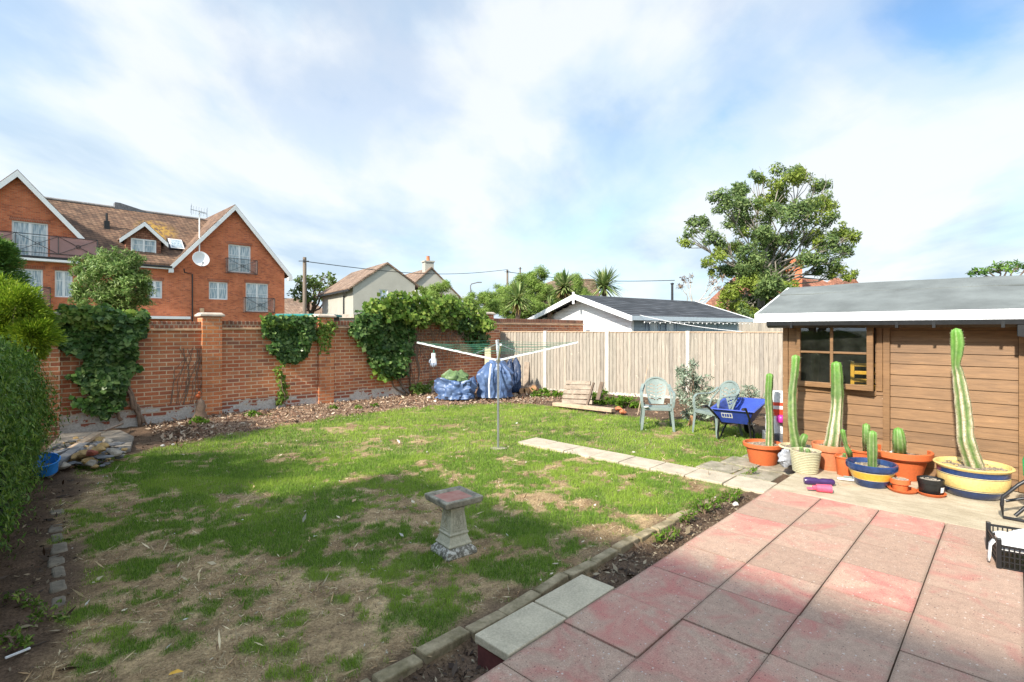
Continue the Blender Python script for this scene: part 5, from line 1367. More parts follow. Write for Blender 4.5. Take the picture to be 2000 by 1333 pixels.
for i, (x, y, r_, Y, l) in enumerate([(385,822,12,10.2,'small weed clump at the foot of the first brick pier'), (494,810,11,11,'low green weed left of the sparse pier ivy on the litter bed'), (398,826,8,10.0,'tiny weed right beside the clump at the first pier'),
        (650,798,7,11.8,'tiny weed at the foot of the second brick pier'), (700,797,6,12.2,'tiny weed between the second pier and the big climber'), (730,793,6,12.8,'tiny weed under the left side of the big climber'), (520,813,6,11,'tiny pale weed beside the low green one')]):
    leafy('weed', l, [(x,y,r_),(x-r_*.8,y+2,r_*.7),(x+r_*.8,y+1,r_*.7)], F*CH/(y+r_*.9-HOR)*1.0, .03, 'weed_leaf', 9000, .055, 50+i, .4, 'weed', 'weeds on the litter bed')
for i, (x, y, r_, l) in enumerate([(1300,1045,16,'grass weed growing in the trench beside the patio corner'), (1375,985,20,'spreading weed over the broken end of the lawn kerb'), (1340,1010,12,'small weed between the patio edge and lawn kerb'), (1425,968,16,'weed at the patio corner near the stepping slabs'),
        (1465,925,9,'small yellow weed under the first terracotta pot')]):
    leafy('weed', l, [(x,y,r_),(x-r_,y+6,r_*.7),(x+r_,y-5,r_*.7)], F*CH/(y+r_*.6-HOR), .02, 'weed_leaf', 14000, .04, 70+i, .25, 'weed', 'weeds by the patio edge')
def left_weeds():
    for i, (x, y, l) in enumerate([(40,1170,'low weed patch at the far left of the shaded soil'), (30,1250,'dark weed patch near the lower left corner'), (95,1200,'small weed beside the hedge kerb')]):
        leafy('weed', l, [(x,y,26),(x+22,y+8,16),(x-20,y-4,16)], F*CH/(y+12-HOR), .05, 'climber_leaf', 4500, .03, 90+i, .4, 'weed', 'weeds in the hedge soil')
left_weeds()

# ================================================================ shed
SA = 1.55
def sb(px): r = (px-1000)/F; o = Q+AX*SA; return (r*o.y-o.x)/(BX.x-r*BX.y)
def sz(px, py, a=SA): b = sb(px); y = (Q+AX*a+BX*b).y; return CH+(HOR-py)*y/F
def shed():
    o = AB(SA, 0); s = thing('garden_shed', 'brown weatherboard shed with grey felt roof behind the potted cacti', 'shed', o, ANG_B)
    b0 = sb(1533); b1 = 4.3; D = 2.3; top = 1.84
    wx0, wx1 = sb(1562), sb(1700); wz0, wz1 = 1.09, top-.03
    tr = sb(1733)
    def boards(x0, x1, y, z0, z1, hole=None):
        mb = MB(); k = 0; z = .13
        r = random.Random(2)
        while z < z1:
            zz = min(z+.119, z1); lo = max(z, z0)
            if zz > lo+.005:
                spans = [(x0, x1)]
                if hole and zz > hole[2] and lo < hole[3]: spans = [(x0, hole[0]), (hole[1], x1)]
                for a, b in spans:
                    if b-a < .01: continue
                    mb.add([(a,y-.016,lo),(b,y-.016,lo),(b,y+.012,lo),(a,y+.012,lo),(a,y-.004,zz),(b,y-.004,zz),(b,y+.012,zz),(a,y+.012,zz)],
                           [(0,3,2,1),(4,5,6,7),(0,1,5,4),(1,2,6,5),(2,3,7,6),(3,0,4,7)])
            z += .122
        return mb
    hx = (wx0-.02, wx1+.05, wz0-.06, top+.1)
    boards(b0+.02, tr-.02, 0, .14, top, hx).build('wall', 'shed_wood', s)
    boards(tr+.03, sb(1989), 0, .14, top).build('wall', 'shed_wood', s)
    boards(sb(1999)+.03, b1, 0, .14, top).build('wall', 'shed_wood', s)
    mb = MB(); mb.b2((b0,.014,.05),(b0+.03,D,top)); mb.b2((b1,.02,.05),(b1+.03,D,top)); mb.b2((b0+.03,D-.03,.05),(b1,D,top)); mb.b2((b0+.03,.05,.10),(b1,D-.03,.14)); mb.build('wall', 'inside_wood', s)
    each([((b0-.015,-.035,.14),(b0+.045,.016,top)), ((b0+.05,-.03,wz0-.1),(wx0-.028,.016,top)), ((tr-.035,-.04,.14),(tr+.028,.01,top)), ((sb(1989)+.002,-.04,.14),(sb(1989)+.09,.01,top)),
        ((wx1+.06,-.03,wz0-.06),(tr-.04,.0,top)), ((b0+.05,-.026,wz0-.12),(wx1+.055,.013,wz0-.065))], 'trim', 'shed_wood', s, .004)
    # casement, hinged on the left and standing slightly open
    c = bpy.data.objects.new('window', None); C.objects.link(c); c.parent = s; c.location = (wx0-.02, -.028, 0); c.rotation_euler = (0,0,R(-5.5))
    W = wx1-wx0+.075; H0 = wz0-.055; H1 = top-.012
    mb = MB(); f = .062
    mb.b2((0,-.04,H0),(W,0,H0+f)); mb.b2((0,-.04,H1-.04),(W,0,H1)); mb.b2((0,-.04,H0+f),(f*.75,0,H1-.04)); mb.b2((W-f,-.04,H0+f),(W,0,H1-.04))
    mx = f*.75+(W-f*1.75)*.49; mz = 1.455
    mb.b2((mx-.016,-.034,H0+f),(mx+.016,-.004,H1-.04)); mb.b2((f*.75,-.032,mz-.013),(mx-.016,-.006,mz+.013)); mb.b2((mx+.016,-.032,mz-.013),(W-f,-.006,mz+.013))
    mb.build('frame', 'shed_wood', c, bevel=.004)
    for (xa, xb) in ((f*.7, mx-.01), (mx+.01, W-f+.004)):
        for (za, zb) in ((H0+f-.004, mz-.008), (mz+.008, H1-.036)):
            mb = MB(); mb.add([(xa,-.019,za),(xb,-.019,za),(xb,-.019,zb),(xa,-.019,zb)],[(0,1,2,3)]); mb.build('pane', 'glass', c)
    # roof
    e0 = -.20; ez = 1.905; rz = 2.315; ry = 1.12; x0 = b0-.28
    mb = MB()
    nseg = 12; top_ = []; 
    def rz_(x): return .008*math.sin(x*2.1)+.004*math.sin(x*5)
    for (ya, za, yb, zb) in ((e0, ez, ry, rz), (2*ry-e0, ez, ry, rz)):
        xs_ = np.linspace(x0, b1+.2, nseg+1)
        for i in range(nseg):
            a, b = xs_[i], xs_[i+1]
            v = [(a,ya,za+.02),(b,ya,za+.02),(b,yb,zb+.02+rz_(b)),(a,yb,zb+.02+rz_(a)),(a,ya,za-.02),(b,ya,za-.02),(b,yb,zb-.02),(a,yb,zb-.02)]
            f_ = [(0,1,2,3),(7,6,5,4),(4,5,1,0)]
            if i == 0: f_.append((0,3,7,4))
            if ya > yb: f_ = [tuple(reversed(q)) for q in f_]
            mb.add(v, f_)
    roof = mb.build('roof', 'felt', s)
    mb = MB()                                                   # lapped felt sheet and torn edge
    fy = ry-.42; fz = rz-.42*(rz-ez)/(ry-e0)
    sl = (rz-ez)/(ry-e0)
    for i in range(nseg):
        a, b = np.linspace(x0-.004, b1+.2, nseg+1)[i:i+2]; w0 = .012*math.sin(a*9); w1 = .012*math.sin(b*9)
        mb.add([(a,fy+w0,fz+.029+sl*w0),(b,fy+w1,fz+.029+sl*w1),(b,ry+.02,rz+.03+rz_(b)),(a,ry+.02,rz+.03+rz_(a)),(a,fy+w0,fz+.019+sl*w0),(b,fy+w1,fz+.019+sl*w1)], [(0,1,2,3),(4,5,1,0)])
    mb.build('felt_sheet', 'felt', roof)
    mb = MB(); mb.b2((x0-.01,e0-.025,ez-.092),(b1+.2,e0-.003,ez+.018))
    fas = mb.build('fascia', 'white_board', s, bevel=.003)
    mb = MB()
    v = [(x0-.012,e0,ez+.02),(x0-.012,ry,rz+.02),(x0-.012,ry,rz-.08),(x0-.012,e0,ez-.085)]; v += [(a+.022,b,c_) for a,b,c_ in v]
    mb.add(v, [(0,1,2,3),(7,6,5,4),(3,2,6,7),(0,4,5,1)]); mb.build('bargeboard', 'white_board', s)
    mb = MB(); mb.add([(x0+.02,e0+.0,ez-.03),(b1+.2,e0,ez-.03),(b1+.2,.03,top+.04),(x0+.02,.03,top+.04)], [(0,3,2,1)]); mb.build('soffit', 'inside_wood', s)
    # gutter
    mb = MB(); gy = e0-.055; gz0 = ez-.096; ringp = [(gy-.055,gz0+.014),(gy-.052,gz0-.034),(gy,gz0-.064),(gy+.025,gz0-.04),(gy+.028,gz0+.01),(gy+.022,gz0+.01),(gy,gz0-.034),(gy-.036,gz0-.018),(gy-.040,gz0+.01)]
    for (xa, xb) in ((x0+.16, sb(1760)), (sb(1760), b1)):
        v = [(xa,y,z) for y,z in ringp]+[(xb,y,z) for y,z in ringp]; n = len(ringp)
        mb.add(v, [(i,(i+1)%n,(i+1)%n+n,i+n) for i in range(n)]+[tuple(reversed(range(n))), tuple(range(n,2*n))])
    g = mb.build('gutter', 'black_plastic', s)
    each([((x-.012,gy-.058,gz0-.066),(x+.014,gy+.034,gz0+.0)) for x in (sb(1560), sb(1760), sb(1830), sb(1960))], 'bracket', 'black_plastic', g)
    # lamp at the right
    mb = MB(); x = sb(1992); y = -.30
    mb.add([(x-.02,y,1.66),(x+.5,y,1.56),(x+.5,y,1.8),(x-.02,y,1.8),(x-.02,-.05,1.66),(x+.5,-.05,1.56),(x+.5,-.05,1.8),(x-.02,-.05,1.8)], [(0,1,2,3),(7,6,5,4),(0,4,5,1),(3,2,6,7),(0,3,7,4),(1,5,6,2)])
    l = mb.build('floodlight', 'black_plastic', s, bevel=.006); mb = MB(); mb.b2((x+.05,y-.006,1.68),(x+.4,y-.002,1.76)); mb.build('lamp_glass', 'far_glass', l)
shed()
def inside_chair():
    p = AB(SA+.62, sb(1668)+.10, .14); t = thing('yellow_chair', 'yellow slatted wooden chair seen through the shed window', 'chair', p, ANG_B+R(8))
    t.location.z = .14
    z = 0
    mb = MB(); mb.b2((-.21,-.22,.86),(.24,.20,.89)); 
    for i in range(3): pass
    mb.build('seat', 'yellow_paint', t, bevel=.004)
    for x in (-.22, .25):
        mb = MB(); mb.b2((x-.02,-.24,0),(x+.02,-.2,1.20)); mb.build('leg', 'yellow_paint', t, bevel=.004)
        mb = MB(); mb.b2((x-.02,.18,0),(x+.02,.22,.86)); mb.build('leg', 'yellow_paint', t, bevel=.004)
    for z in (.965, 1.06, 1.155):
        mb = MB(); mb.b2((-.2,-.23,z-.02),(.23,-.21,z+.022)); mb.build('slat', 'yellow_paint', t, bevel=.003)
inside_chair()

# ================================================================ pots and cacti
def at_base(px, py, z=PZ): return G(px, py, z)
def pot(name, label, loc, prof, mat, soil_r, soil_z, mis=None, mats=None, group='potted cacti along the shed', soil='gravel', n=40):
    t = thing(name, label, 'plant pot', loc, 0, group); mis = (mis+[mis[-1]]*40)[:len(prof)-1] if mis else None
    mb = MB(); mb.lathe(prof, n, (0,0,0), mis)
    mb.build('body', mats or mat, t, smooth=True, auto=40)
    mb = MB(); r = random.Random(int(loc[0]*1000)); k = 16; V = [(0,0,soil_z+.008)]
    for q in (.5, 1.0):
        for i in range(k): V.append((soil_r*q*math.cos(2*math.pi*i/k), soil_r*q*math.sin(2*math.pi*i/k), soil_z+r.uniform(-.004,.006)))
    F_ = [(0, 1+i, 1+(i+1)%k) for i in range(k)]+[(1+i, 1+k+i, 1+k+(i+1)%k, 1+(i+1)%k) for i in range(k)]
    mb.add(V, F_)
    for i in range(int(60*soil_r/.2)):
        a = r.uniform(0, 6.3); q = soil_r*.95*math.sqrt(r.random()); mb.rock((q*math.cos(a), q*math.sin(a), soil_z+.006), (r.uniform(.006,.016),)*2+(.007,), i)
    mb.build('gravel_fill', soil, t)
    return t
def wallprof(R1, R0, H, rim=.03, th=.012, lip=.012, soil=.04):
    """terracotta style: base radius R0, rim radius R1"""
    rb = R1-lip
    return [(0,0),(R0,0),(R0+.004,.006),(R0+(rb-R0)*.9*((H-rim)/H)**1.0,H-rim*1.05),(R0+(rb-R0)*.92,H-rim),(R1,H-rim*.75),(R1+.002,H-.006),(R1-.006,H),(R1-th-.008,H-.002),(R1-th-.012,H-soil*1.3),(0,H-soil*1.35)]
def cactus(label, pts, rads, ribs=7, wood=0.0, seed=0, depth=.27, name='cactus', group='column cacti in pots', spines=True, neckwood=None):
    """ribbed column through pts, with rounded tip"""
    base = Vector(pts[0]); t = thing(name, label, 'cactus', base, 0, group)
    # resample
    P = [Vector(p) for p in pts]; d = [0]
    for a, b in zip(P[:-1], P[1:]): d.append(d[-1]+(b-a).length)
    L = d[-1]; m = max(14, int(L/.025)); path = []; rr = []
    def ev(s):
        for i in range(len(d)-1):
            if s <= d[i+1]+1e-9:
                f = (s-d[i])/(d[i+1]-d[i])
                p0 = P[max(i-1,0)]; p1 = P[i]; p2 = P[i+1]; p3 = P[min(i+2,len(P)-1)]
                q = .5*((2*p1)+(p2-p0)*f+(2*p0-5*p1+4*p2-p3)*f*f+(-p0+3*p1-3*p2+p3)*f**3)
                g = f*f*(3-2*f); return q, rads[i]+(rads[i+1]-rads[i])*g
        return P[-1], rads[-1]
    for i in range(m+1):
        s = L*i/m; q, r_ = ev(s); tip = (L-s)/max(r_*1.3, 1e-4)
        if tip < 1: r_ *= math.sqrt(max(0, 1-(1-tip)**2))
        path.append(q); rr.append(max(r_, .002))
    for k in (.6, .3, .1): pass
    n = ribs*4; V = []; Cc = []; x = Vector((1,0,0)); rg = random.Random(seed)
    ph = rg.uniform(0, 6)
    for i, (p, r_) in enumerate(zip(path, rr)):
        dd = (path[min(i+1,m)]-path[max(i-1,0)]).normalized(); x = (x-dd*x.dot(dd)).normalized(); y = dd.cross(x); s = i/m
        w = wood(s) if callable(wood) else wood
        for j in range(n):
            a = 2*math.pi*j/n+ph; crest = (1+math.cos(ribs*(2*math.pi*j/n)))/2
            rad = r_*(1-depth*(1-crest**.8))*(1+.02*math.sin(i*1.7+j)+.035*math.sin(i*.31+seed)+.025*math.sin(i*.83+seed*2))
            V.append(p-base+(x*math.cos(a)+y*math.sin(a))*rad); Cc.append((crest**2, w, max(0,(s-.72)/.28)))
    Fa = [(i*n+j, i*n+(j+1)%n, (i+1)*n+(j+1)%n, (i+1)*n+j) for i in range(m) for j in range(n)]
    npmesh('column', [tuple(v) for v in V], Fa, 'cactus', t, col=np.array(Cc), smooth=True)
    if spines:
        mb = MB()
        for i in range(1, m):
            if i % 1: continue
            for k in range(ribs):
                j = k*4; q = V[i*n+j]; c = path[i]-base; o_ = (q-c).normalized()
                for u in range(2):
                    e = q+(o_+Vector((rg.uniform(-.7,.7),rg.uniform(-.7,.7),rg.uniform(-.5,.7))))*.010
                    s_ = Vector((rg.uniform(-1,1),rg.uniform(-1,1),rg.uniform(-1,1)))*.0011; mb.add([q-s_, q+s_, e], [(0,1,2)])
        mb.build('spines', 'beige_clay', t)
    return t
# --- 1 big terracotta, standing just off the concrete
c1 = G(1490, 905, .02); H1 = .265
p = pot('plant_pot', 'large bright terracotta pot farthest left, off the concrete edge', c1, wallprof(.235,.155,H1,.06,.015,.018,.03), 'terracotta', .21, H1-.035)
b = Vector((c1.x+.075, c1.y-.02, c1.z+H1-.04)); zt = 1.17
cactus('slim straight green cactus in the leftmost terracotta pot', [b, b+Vector((.005,0,.3)), b+Vector((-.01,0,.62)), (b.x+.005,b.y,zt)], [.052,.046,.045,.047], 6, lambda s: max(0,.45-s*.6), 1)
# --- 2 navy pot with cream rim
c2 = AT(1556, 872, 6.16); c2.z = PZ; H2 = .225
pot('plant_pot', 'dark blue pot with cream rim beside the leftmost terracotta pot', c2, wallprof(.193,.13,H2,.022,.012,.012,.02), None, .17, H2-.025, mis=[0,0,0,0,1,1,1,1,1,0], mats=['navy_glaze','cream_glaze'])
b = Vector((c2.x-.0, c2.y, c2.z+H2-.03)); 
def q(px, py, Y): return AT(px, py, Y)
cactus('tall leaning grey-green cactus in the cream-rimmed blue pot', [b, q(1548,830,6.15), q(1547,770,6.17), q(1552,725,6.17), q(1554,693,6.17)], [.068,.052,.048,.046,.05], 5, .12, 2, .26)
cactus('short green side pup leaning right in the cream-rimmed blue pot', [Vector((c2.x+.045,c2.y-.04,c2.z+H2-.03)), q(1568,862,6.08), q(1574,848,6.08)], [.03,.045,.04], 5, .0, 3)
# --- 3 beige ribbed pot
c3 = G(1573, 922, PZ); prof = [(0,0),(.118,0)]
Hh = .245
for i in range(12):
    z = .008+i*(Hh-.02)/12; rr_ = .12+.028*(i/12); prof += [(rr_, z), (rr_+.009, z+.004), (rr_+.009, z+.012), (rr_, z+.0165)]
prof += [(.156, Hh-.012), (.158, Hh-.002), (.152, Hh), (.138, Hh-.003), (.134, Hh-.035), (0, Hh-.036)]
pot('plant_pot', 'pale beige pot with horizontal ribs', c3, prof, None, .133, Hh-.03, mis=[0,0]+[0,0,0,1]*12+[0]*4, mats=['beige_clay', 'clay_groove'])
cactus('tiny rounded cactus sprouting in the ribbed beige pot', [c3+Vector((.02,-.01,Hh-.035)), c3+Vector((.02,-.01,Hh+.02))], [.03,.028], 6, 0, 4)
cactus('second tiny rounded cactus in the ribbed beige pot', [c3+Vector((-.035,.01,Hh-.035)), c3+Vector((-.04,.01,Hh+.035))], [.022,.022], 6, 0, 5)
# --- 4 tall terracotta with belt
c4 = G(1622, 915, PZ); H4 = .285
pot('plant_pot', 'weathered orange pot with wide rim holding the white-striped cactus', c4, [(0,0),(.145,0),(.15,.008),(.163,H4-.085),(.170,H4-.08),(.186,H4-.072),(.195,H4-.01),(.19,H4),(.178,H4-.002),(.168,H4-.045),(0,H4-.046)], 'terracotta_pale', .167, H4-.042)
cactus('thick cactus with white woody stripes on its lower half', [c4+Vector((.0,-.02,H4-.05)), q(1629,850,5.93), q(1635,790,5.93), q(1635,745,5.93), q(1633,706,5.93)], [.088,.078,.062,.060,.058], 6, lambda s: 1 if s < .45 else max(0, 1-(s-.45)*6), 6, .25)
# --- 5 small terracotta
c5 = G(1653, 928, PZ); H5 = .21
pot('plant_pot', 'small terracotta pot squeezed behind the blue and yellow pot', c5, wallprof(.115,.085,H5,.02,.01,.006,.03), 'terracotta', .10, H5-.03)
cactus('thin jointed cactus leaning left above the small terracotta pot', [c5+Vector((.045,-.01,H5-.04)), q(1658,882,5.62), q(1653,872,5.62), q(1645,838,5.62)], [.022,.030,.022,.026], 5, 0, 7)
cactus('stubby little cactus at the left rim of the small terracotta pot', [c5+Vector((-.02,.0,H5-.04)), c5+Vector((-.02,0,H5+.03))], [.02,.02], 5, 0, 8)
# --- 6b orange pot behind
c6b = G(1684, 915, PZ); H6 = .22
pot('plant_pot', 'vivid orange plastic pot half hidden behind the blue and yellow pot', c6b, wallprof(.135,.10,H6,.03,.008,.01,.04), 'terracotta', .115, H6-.05)
cactus('slim grey-green cactus standing behind the short one of the blue and yellow pot', [c6b+Vector((.045,-.01,H6-.06)), q(1692,860,5.78), q(1692,827,5.78)], [.038,.038,.034], 6, .05, 9)
# --- 6 blue yellow
c6 = G(1702, 948, PZ); H6 = .235; S = ['navy_glaze','yellow_glaze','cream_glaze']
pot('plant_pot', 'navy pot with one yellow band and flared rim', c6, [(0,0),(.132,0),(.14,.008),(.168,.078),(.170,.082),(.200,.155),(.202,.16),(.205,.172),(.222,.178),(.228,.20),(.226,.228),(.218,.235),(.205,.233),(.192,.205),(.187,.18),(0,.178)], None, .185, .185,
    mis=[0,0,0,2,1,2,0,0,0,0,0,0,0,0,0], mats=S)
cactus('short upright grey-green cactus in the navy and yellow banded pot', [c6+Vector((.005,-.01,.17)), q(1704,880,5.31), q(1704,841,5.31)], [.044,.047,.042], 7, .06, 10)
# --- 7 large terracotta
c7 = G(1764, 935, PZ); c7 = Vector((c7.x+.02, c7.y+.05, PZ)); H7 = .30
pot('plant_pot', 'biggest terracotta pot with stones around a short cactus', c7, wallprof(.275,.165,H7,.085,.02,.015,.05), 'terracotta', .245, H7-.065)
mb = MB(); 
for i, (dx, dy, s_) in enumerate(((-.10,-.02,.05),(-.17,-.01,.035),(-.13,-.07,.03))):
    w = thing('stone', ('white rounded stone left of the cactus in the biggest terracotta pot','pale small stone at the left rim inside the biggest terracotta pot','tiny pale stone at the front of the biggest terracotta pot')[i], 'stone', c7+Vector((dx,dy,H7-.035)), 0, 'stones in the big pot')
    mb = MB(); mb.rock((0,0,0), (s_,s_*.8,s_*.6), i); mb.build('rock', 'white_stone', w)
cactus('short fat bright green cactus in the biggest terracotta pot', [c7+Vector((-.04,-.02,H7-.08)), q(1757,870,5.45), q(1754,835,5.45)], [.062,.060,.048], 9, 0, 11, .16)
# --- 8 huge striped
c8 = Vector((.882*5.04, 5.04, PZ)); H8 = .30; S8 = ['navy_glaze','pale_yellow_glaze','cream_glaze','black_plastic']
pot('plant_pot', 'huge squat yellow pot with blue bands and thin dark lines', c8,
    [(0,0),(.185,0),(.20,.01),(.232,.055),(.245,.078),(.247,.083),(.250,.091),(.252,.096),(.268,.14),(.272,.175),(.272,.205),(.2718,.210),(.2715,.216),(.271,.221),(.272,.25),(.279,.268),(.298,.282),(.302,.293),(.295,.300),(.278,.298),(.262,.27),(0,.265)],
    None, .262, .268, mis=[0,0,0,0,3,2,3,1,1,1,3,2,3,0,0,1,1,1,1,1,1], mats=S8, n=56)
def q8(px, py): return AT(px, py, 5.02)
cactus('tallest cactus with pale striped lower trunk and pinched green top, in the huge yellow pot', [c8+Vector((.03,-.0,.25)), q8(1887,860), q8(1884,820), q8(1878,770), q8(1871,730), q8(1867,712), q8(1869,690), q8(1870,668), q8(1867,641)], [.078,.074,.070,.060,.050,.036,.050,.054,.050], 6,
       lambda s: .75 if s < .66 else max(0, .75-(s-.66)*9), 12, .30)
# --- 9, 10 small pots on saucers
def saucer(loc, r, label):
    t = thing('saucer', label, 'saucer', loc, 0, 'terracotta saucers under the small pots'); mb = MB(); mb.lathe([(0,0),(r*.8,0),(r*.86,.004),(r,.028),(r-.006,.03),(r*.84,.010),(0,.009)], 32); mb.build('dish', 'terracotta', t, smooth=True, auto=40)
c9 = G(1763, 960, PZ); saucer(c9, .125, 'terracotta saucer under the tiny orange pot')
c9 = c9+Vector((-.025,.0,.009)); pot('plant_pot', 'tiny orange pot of pebbles on a terracotta saucer', c9, [(0,0),(.06,0),(.068,.065),(.069,.068),(.084,.072),(.086,.115),(.08,.118),(.074,.098),(0,.097)], 'terracotta', .074, .104, soil='stone')
c10 = G(1819, 967, PZ); saucer(c10, .118, 'terracotta saucer under the black pot')
c10 = c10+Vector((0,.01,.009)); t = pot('plant_pot', 'small black pot with white price label on a terracotta saucer', c10, [(0,0),(.082,0),(.088,.01),(.100,.105),(.104,.108),(.108,.148),(.102,.15),(.096,.118),(0,.117)], 'black_plastic', .094, .124, soil='stone')
mb = MB(); 
for i in range(5):
    a0 = -1.42+i*.11; mb.add([( (.1005+.002)*math.cos(a0),(.1005)*math.sin(a0),.035),( (.1005+.002)*math.cos(a0+.11),.1005*math.sin(a0+.11),.035),(.1055*math.cos(a0+.11),.1055*math.sin(a0+.11),.085),(.1055*math.cos(a0),.1055*math.sin(a0),.085)], [(0,1,2,3)])
mb.build('label', 'white_paint', t)
# --- small bits on the concrete
def crumple(name, label, cat, loc, r, mat, seed, amp=.35, fr=6, n=26, squash=1.0):
    t = thing(name, label, cat, loc); rng = random.Random(seed); V = []; 
    for i in range(n+1):
        ph = math.pi*i/n
        for j in range(n):
            th = 2*math.pi*j/n; d = Vector((math.sin(ph)*math.cos(th), math.sin(ph)*math.sin(th), math.cos(ph)))
            from mathutils import noise as mn
            k = 1+amp*(mn.noise(d*fr*.35+Vector((seed,0,0)))*.9+abs(mn.noise(d*fr+Vector((0,seed,0))))*.9-.3)
            V.append(Vector((d.x*r[0]*k, d.y*r[1]*k, max(d.z*r[2]*k+r[2]*.85, 0.0)*squash)))
    Fa = [(i*n+j, (i+1)*n+j, (i+1)*n+(j+1)%n, i*n+(j+1)%n) for i in range(n) for j in range(n)]
    mb = MB(); mb.add(V, Fa); mb.build('sack', mat, t, smooth=True, auto=38); return t
g = G(1535, 912, PZ); crumple('plastic_bag', 'crumpled grey plastic bag left of the ribbed beige pot', 'bag', g, (.085,.07,.11), 'bag_grey', 3)
g = G(1600, 948, PZ); t = thing('purple_bottle', 'shiny dark purple plastic bottle lying on the concrete', 'bottle', g, R(-14)); mb = MB()
mb.lathe([(0,-.14),(.03,-.14),(.038,-.12),(.038,-.03),(.026,.0),(.034,.03),(.034,.12),(.02,.14),(0,.14)], 20); mb.v = [(z, x, y+.038) for x, y, z in mb.v]; mb.build('body', 'purple_plastic', t, smooth=True, auto=50)
g = G(1606, 962, PZ); t = thing('pink_scoop', 'bright pink plastic scoop lying in front of the purple bottle', 'scoop', g, R(-18)); mb = MB()
mb.lathe([(.036,-.07),(.040,.06),(.036,.06),(.033,-.065)], 20); mb.v = [(z+.02, x, y+.04) for x, y, z in mb.v]; mb.build('cup', 'pink_plastic', t, smooth=True, auto=50)
mb = MB(); mb.box((-.085,-.0,.03),(.10,.03,.02)); mb.box((-.06,.0,.045),(.05,.045,.03)); mb.build('handle', 'pink_plastic', t, bevel=.006)
g = G(1656, 940, PZ); t = thing('white_scraper', 'long white plastic piece lying against the small terracotta pot', 'plastic piece', g, R(-30)); mb = MB(); mb.box((0,0,.018),(.19,.04,.022)); mb.build('body', 'white_alu', t, bevel=.008); mb = MB(); mb.box((.01,.01,.04),(.10,.018,.02)); mb.build('rim', 'grey_plastic', t, bevel=.005)
g = G(1580, 936, PZ); t = thing('black_scraper', 'flat black plastic scrap behind the purple bottle', 'scrap', g, R(25)); mb = MB(); mb.box((0,0,.008),(.10,.05,.012)); mb.box((-.03,0,.018),(.03,.02,.012)); mb.build('plate', 'black_plastic', t, bevel=.003)
g = G(1655, 948, PZ); t = thing('cardboard_scrap', 'torn brown cardboard scrap by the white plastic piece', 'scrap', g, R(-20)); mb = MB(); mb.box((0,0,.004),(.16,.06,.005)); mb.build('sheet', 'pale_timber', t)
g = G(1965, 978, PZ); t = thing('cigarette_end', 'small white stub on the concrete right of the huge yellow pot', 'stub', g, R(-30)); mb = MB(); mb.tube([(-.02,0,.006),(.02,0,.006)], .005, 8); mb.build('stub', 'white_cloth', t)
g = G(1437, 992, .06); t = thing('stone', 'pale stone at the edge of the patio near its far corner', 'stone', g); mb = MB(); mb.rock((0,0,.03),(.035,.03,.025),4); mb.build('rock', 'white_stone', t)
# ================================================================ bird bath
def birdbath():
    g = G(886, 1078, 0); g.z = float(gz(g.x, g.y))-.005
    t = thing('bird_bath', 'weathered stone bird bath with square basin on a carved pedestal', 'bird bath', g, R(38))
    mb = MB(); mb.sqlathe([(.128,0),(.135,.02),(.128,.05),(.105,.072),(.098,.078)]); mb.build('base', 'lichen_stone', t, bevel=.014, seg=3)
    mb = MB(); mb.sqlathe([(.100,.079),(.104,.092),(.094,.108),(.080,.150),(.079,.160),(.086,.166),(.086,.176),(.078,.182),(.060,.345),(.064,.352),(.064,.362)]); p = mb.build('pedestal', 'stone_bath', t, bevel=.004)
    for k in range(4):                                   # carved panels
        mb = MB(); M = Matrix.Rotation(k*math.pi/2, 4, 'Z')
        sl = -(.078-.060)/(.345-.182)
        def P_(x, z, o=.0): return M @ Vector((x, -(.078+(z-.182)*sl)-o, z))
        def bar(a, b, r=.0028): mb.tube([P_(*a, .002), P_(*b, .002)], r, 5)
        w0, w1 = .050, .038
        bar((-w0,.200),(w0,.200)); bar((-w1,.335),(w1,.335)); bar((-w0,.200),(-w1,.335)); bar((w0,.200),(w1,.335))
        for s in (-1, 1):
            for (cx, cz, r_) in ((.018*s,.300,.014),(.020*s,.232,.016)):
                mb.tube([P_(cx+r_*math.cos(a)*s, cz+r_*math.sin(a), .003) for a in np.linspace(.4, 5.2, 12)], .0028, 5)
            mb.tube([P_(.006*s,.215,.003), P_(.022*s,.255,.003), P_(.008*s,.28,.003), P_(.02*s,.32,.003)], .0028, 5)
        mb.tube([P_(0,.21,.003), P_(0,.328,.003)], .003, 5); mb.build('carving', 'stone_bath', p)
    mb = MB(); mb.sqlathe([(.062,.363),(.070,.378),(.105,.392),(.150,.400),(.160,.408),(.168,.448),(.160,.455),(.136,.455),(.118,.436),(.001,.434)], mis=[0,0,0,0,0,0,0,0,1,1])
    mb.build('basin', ['stone_dark', 'basin_red'], t, bevel=.007, seg=2)
    mb = MB(); pl = [(.117*math.cos(a)*1.0, .117*math.sin(a)) for a in np.linspace(0, 2*math.pi, 5)[:-1]+math.pi/4]; mb.slab([(x*1.40, y*1.40) for x, y in pl], .432, .4375); mb.build('basin_floor', 'basin_red', t)
birdbath()

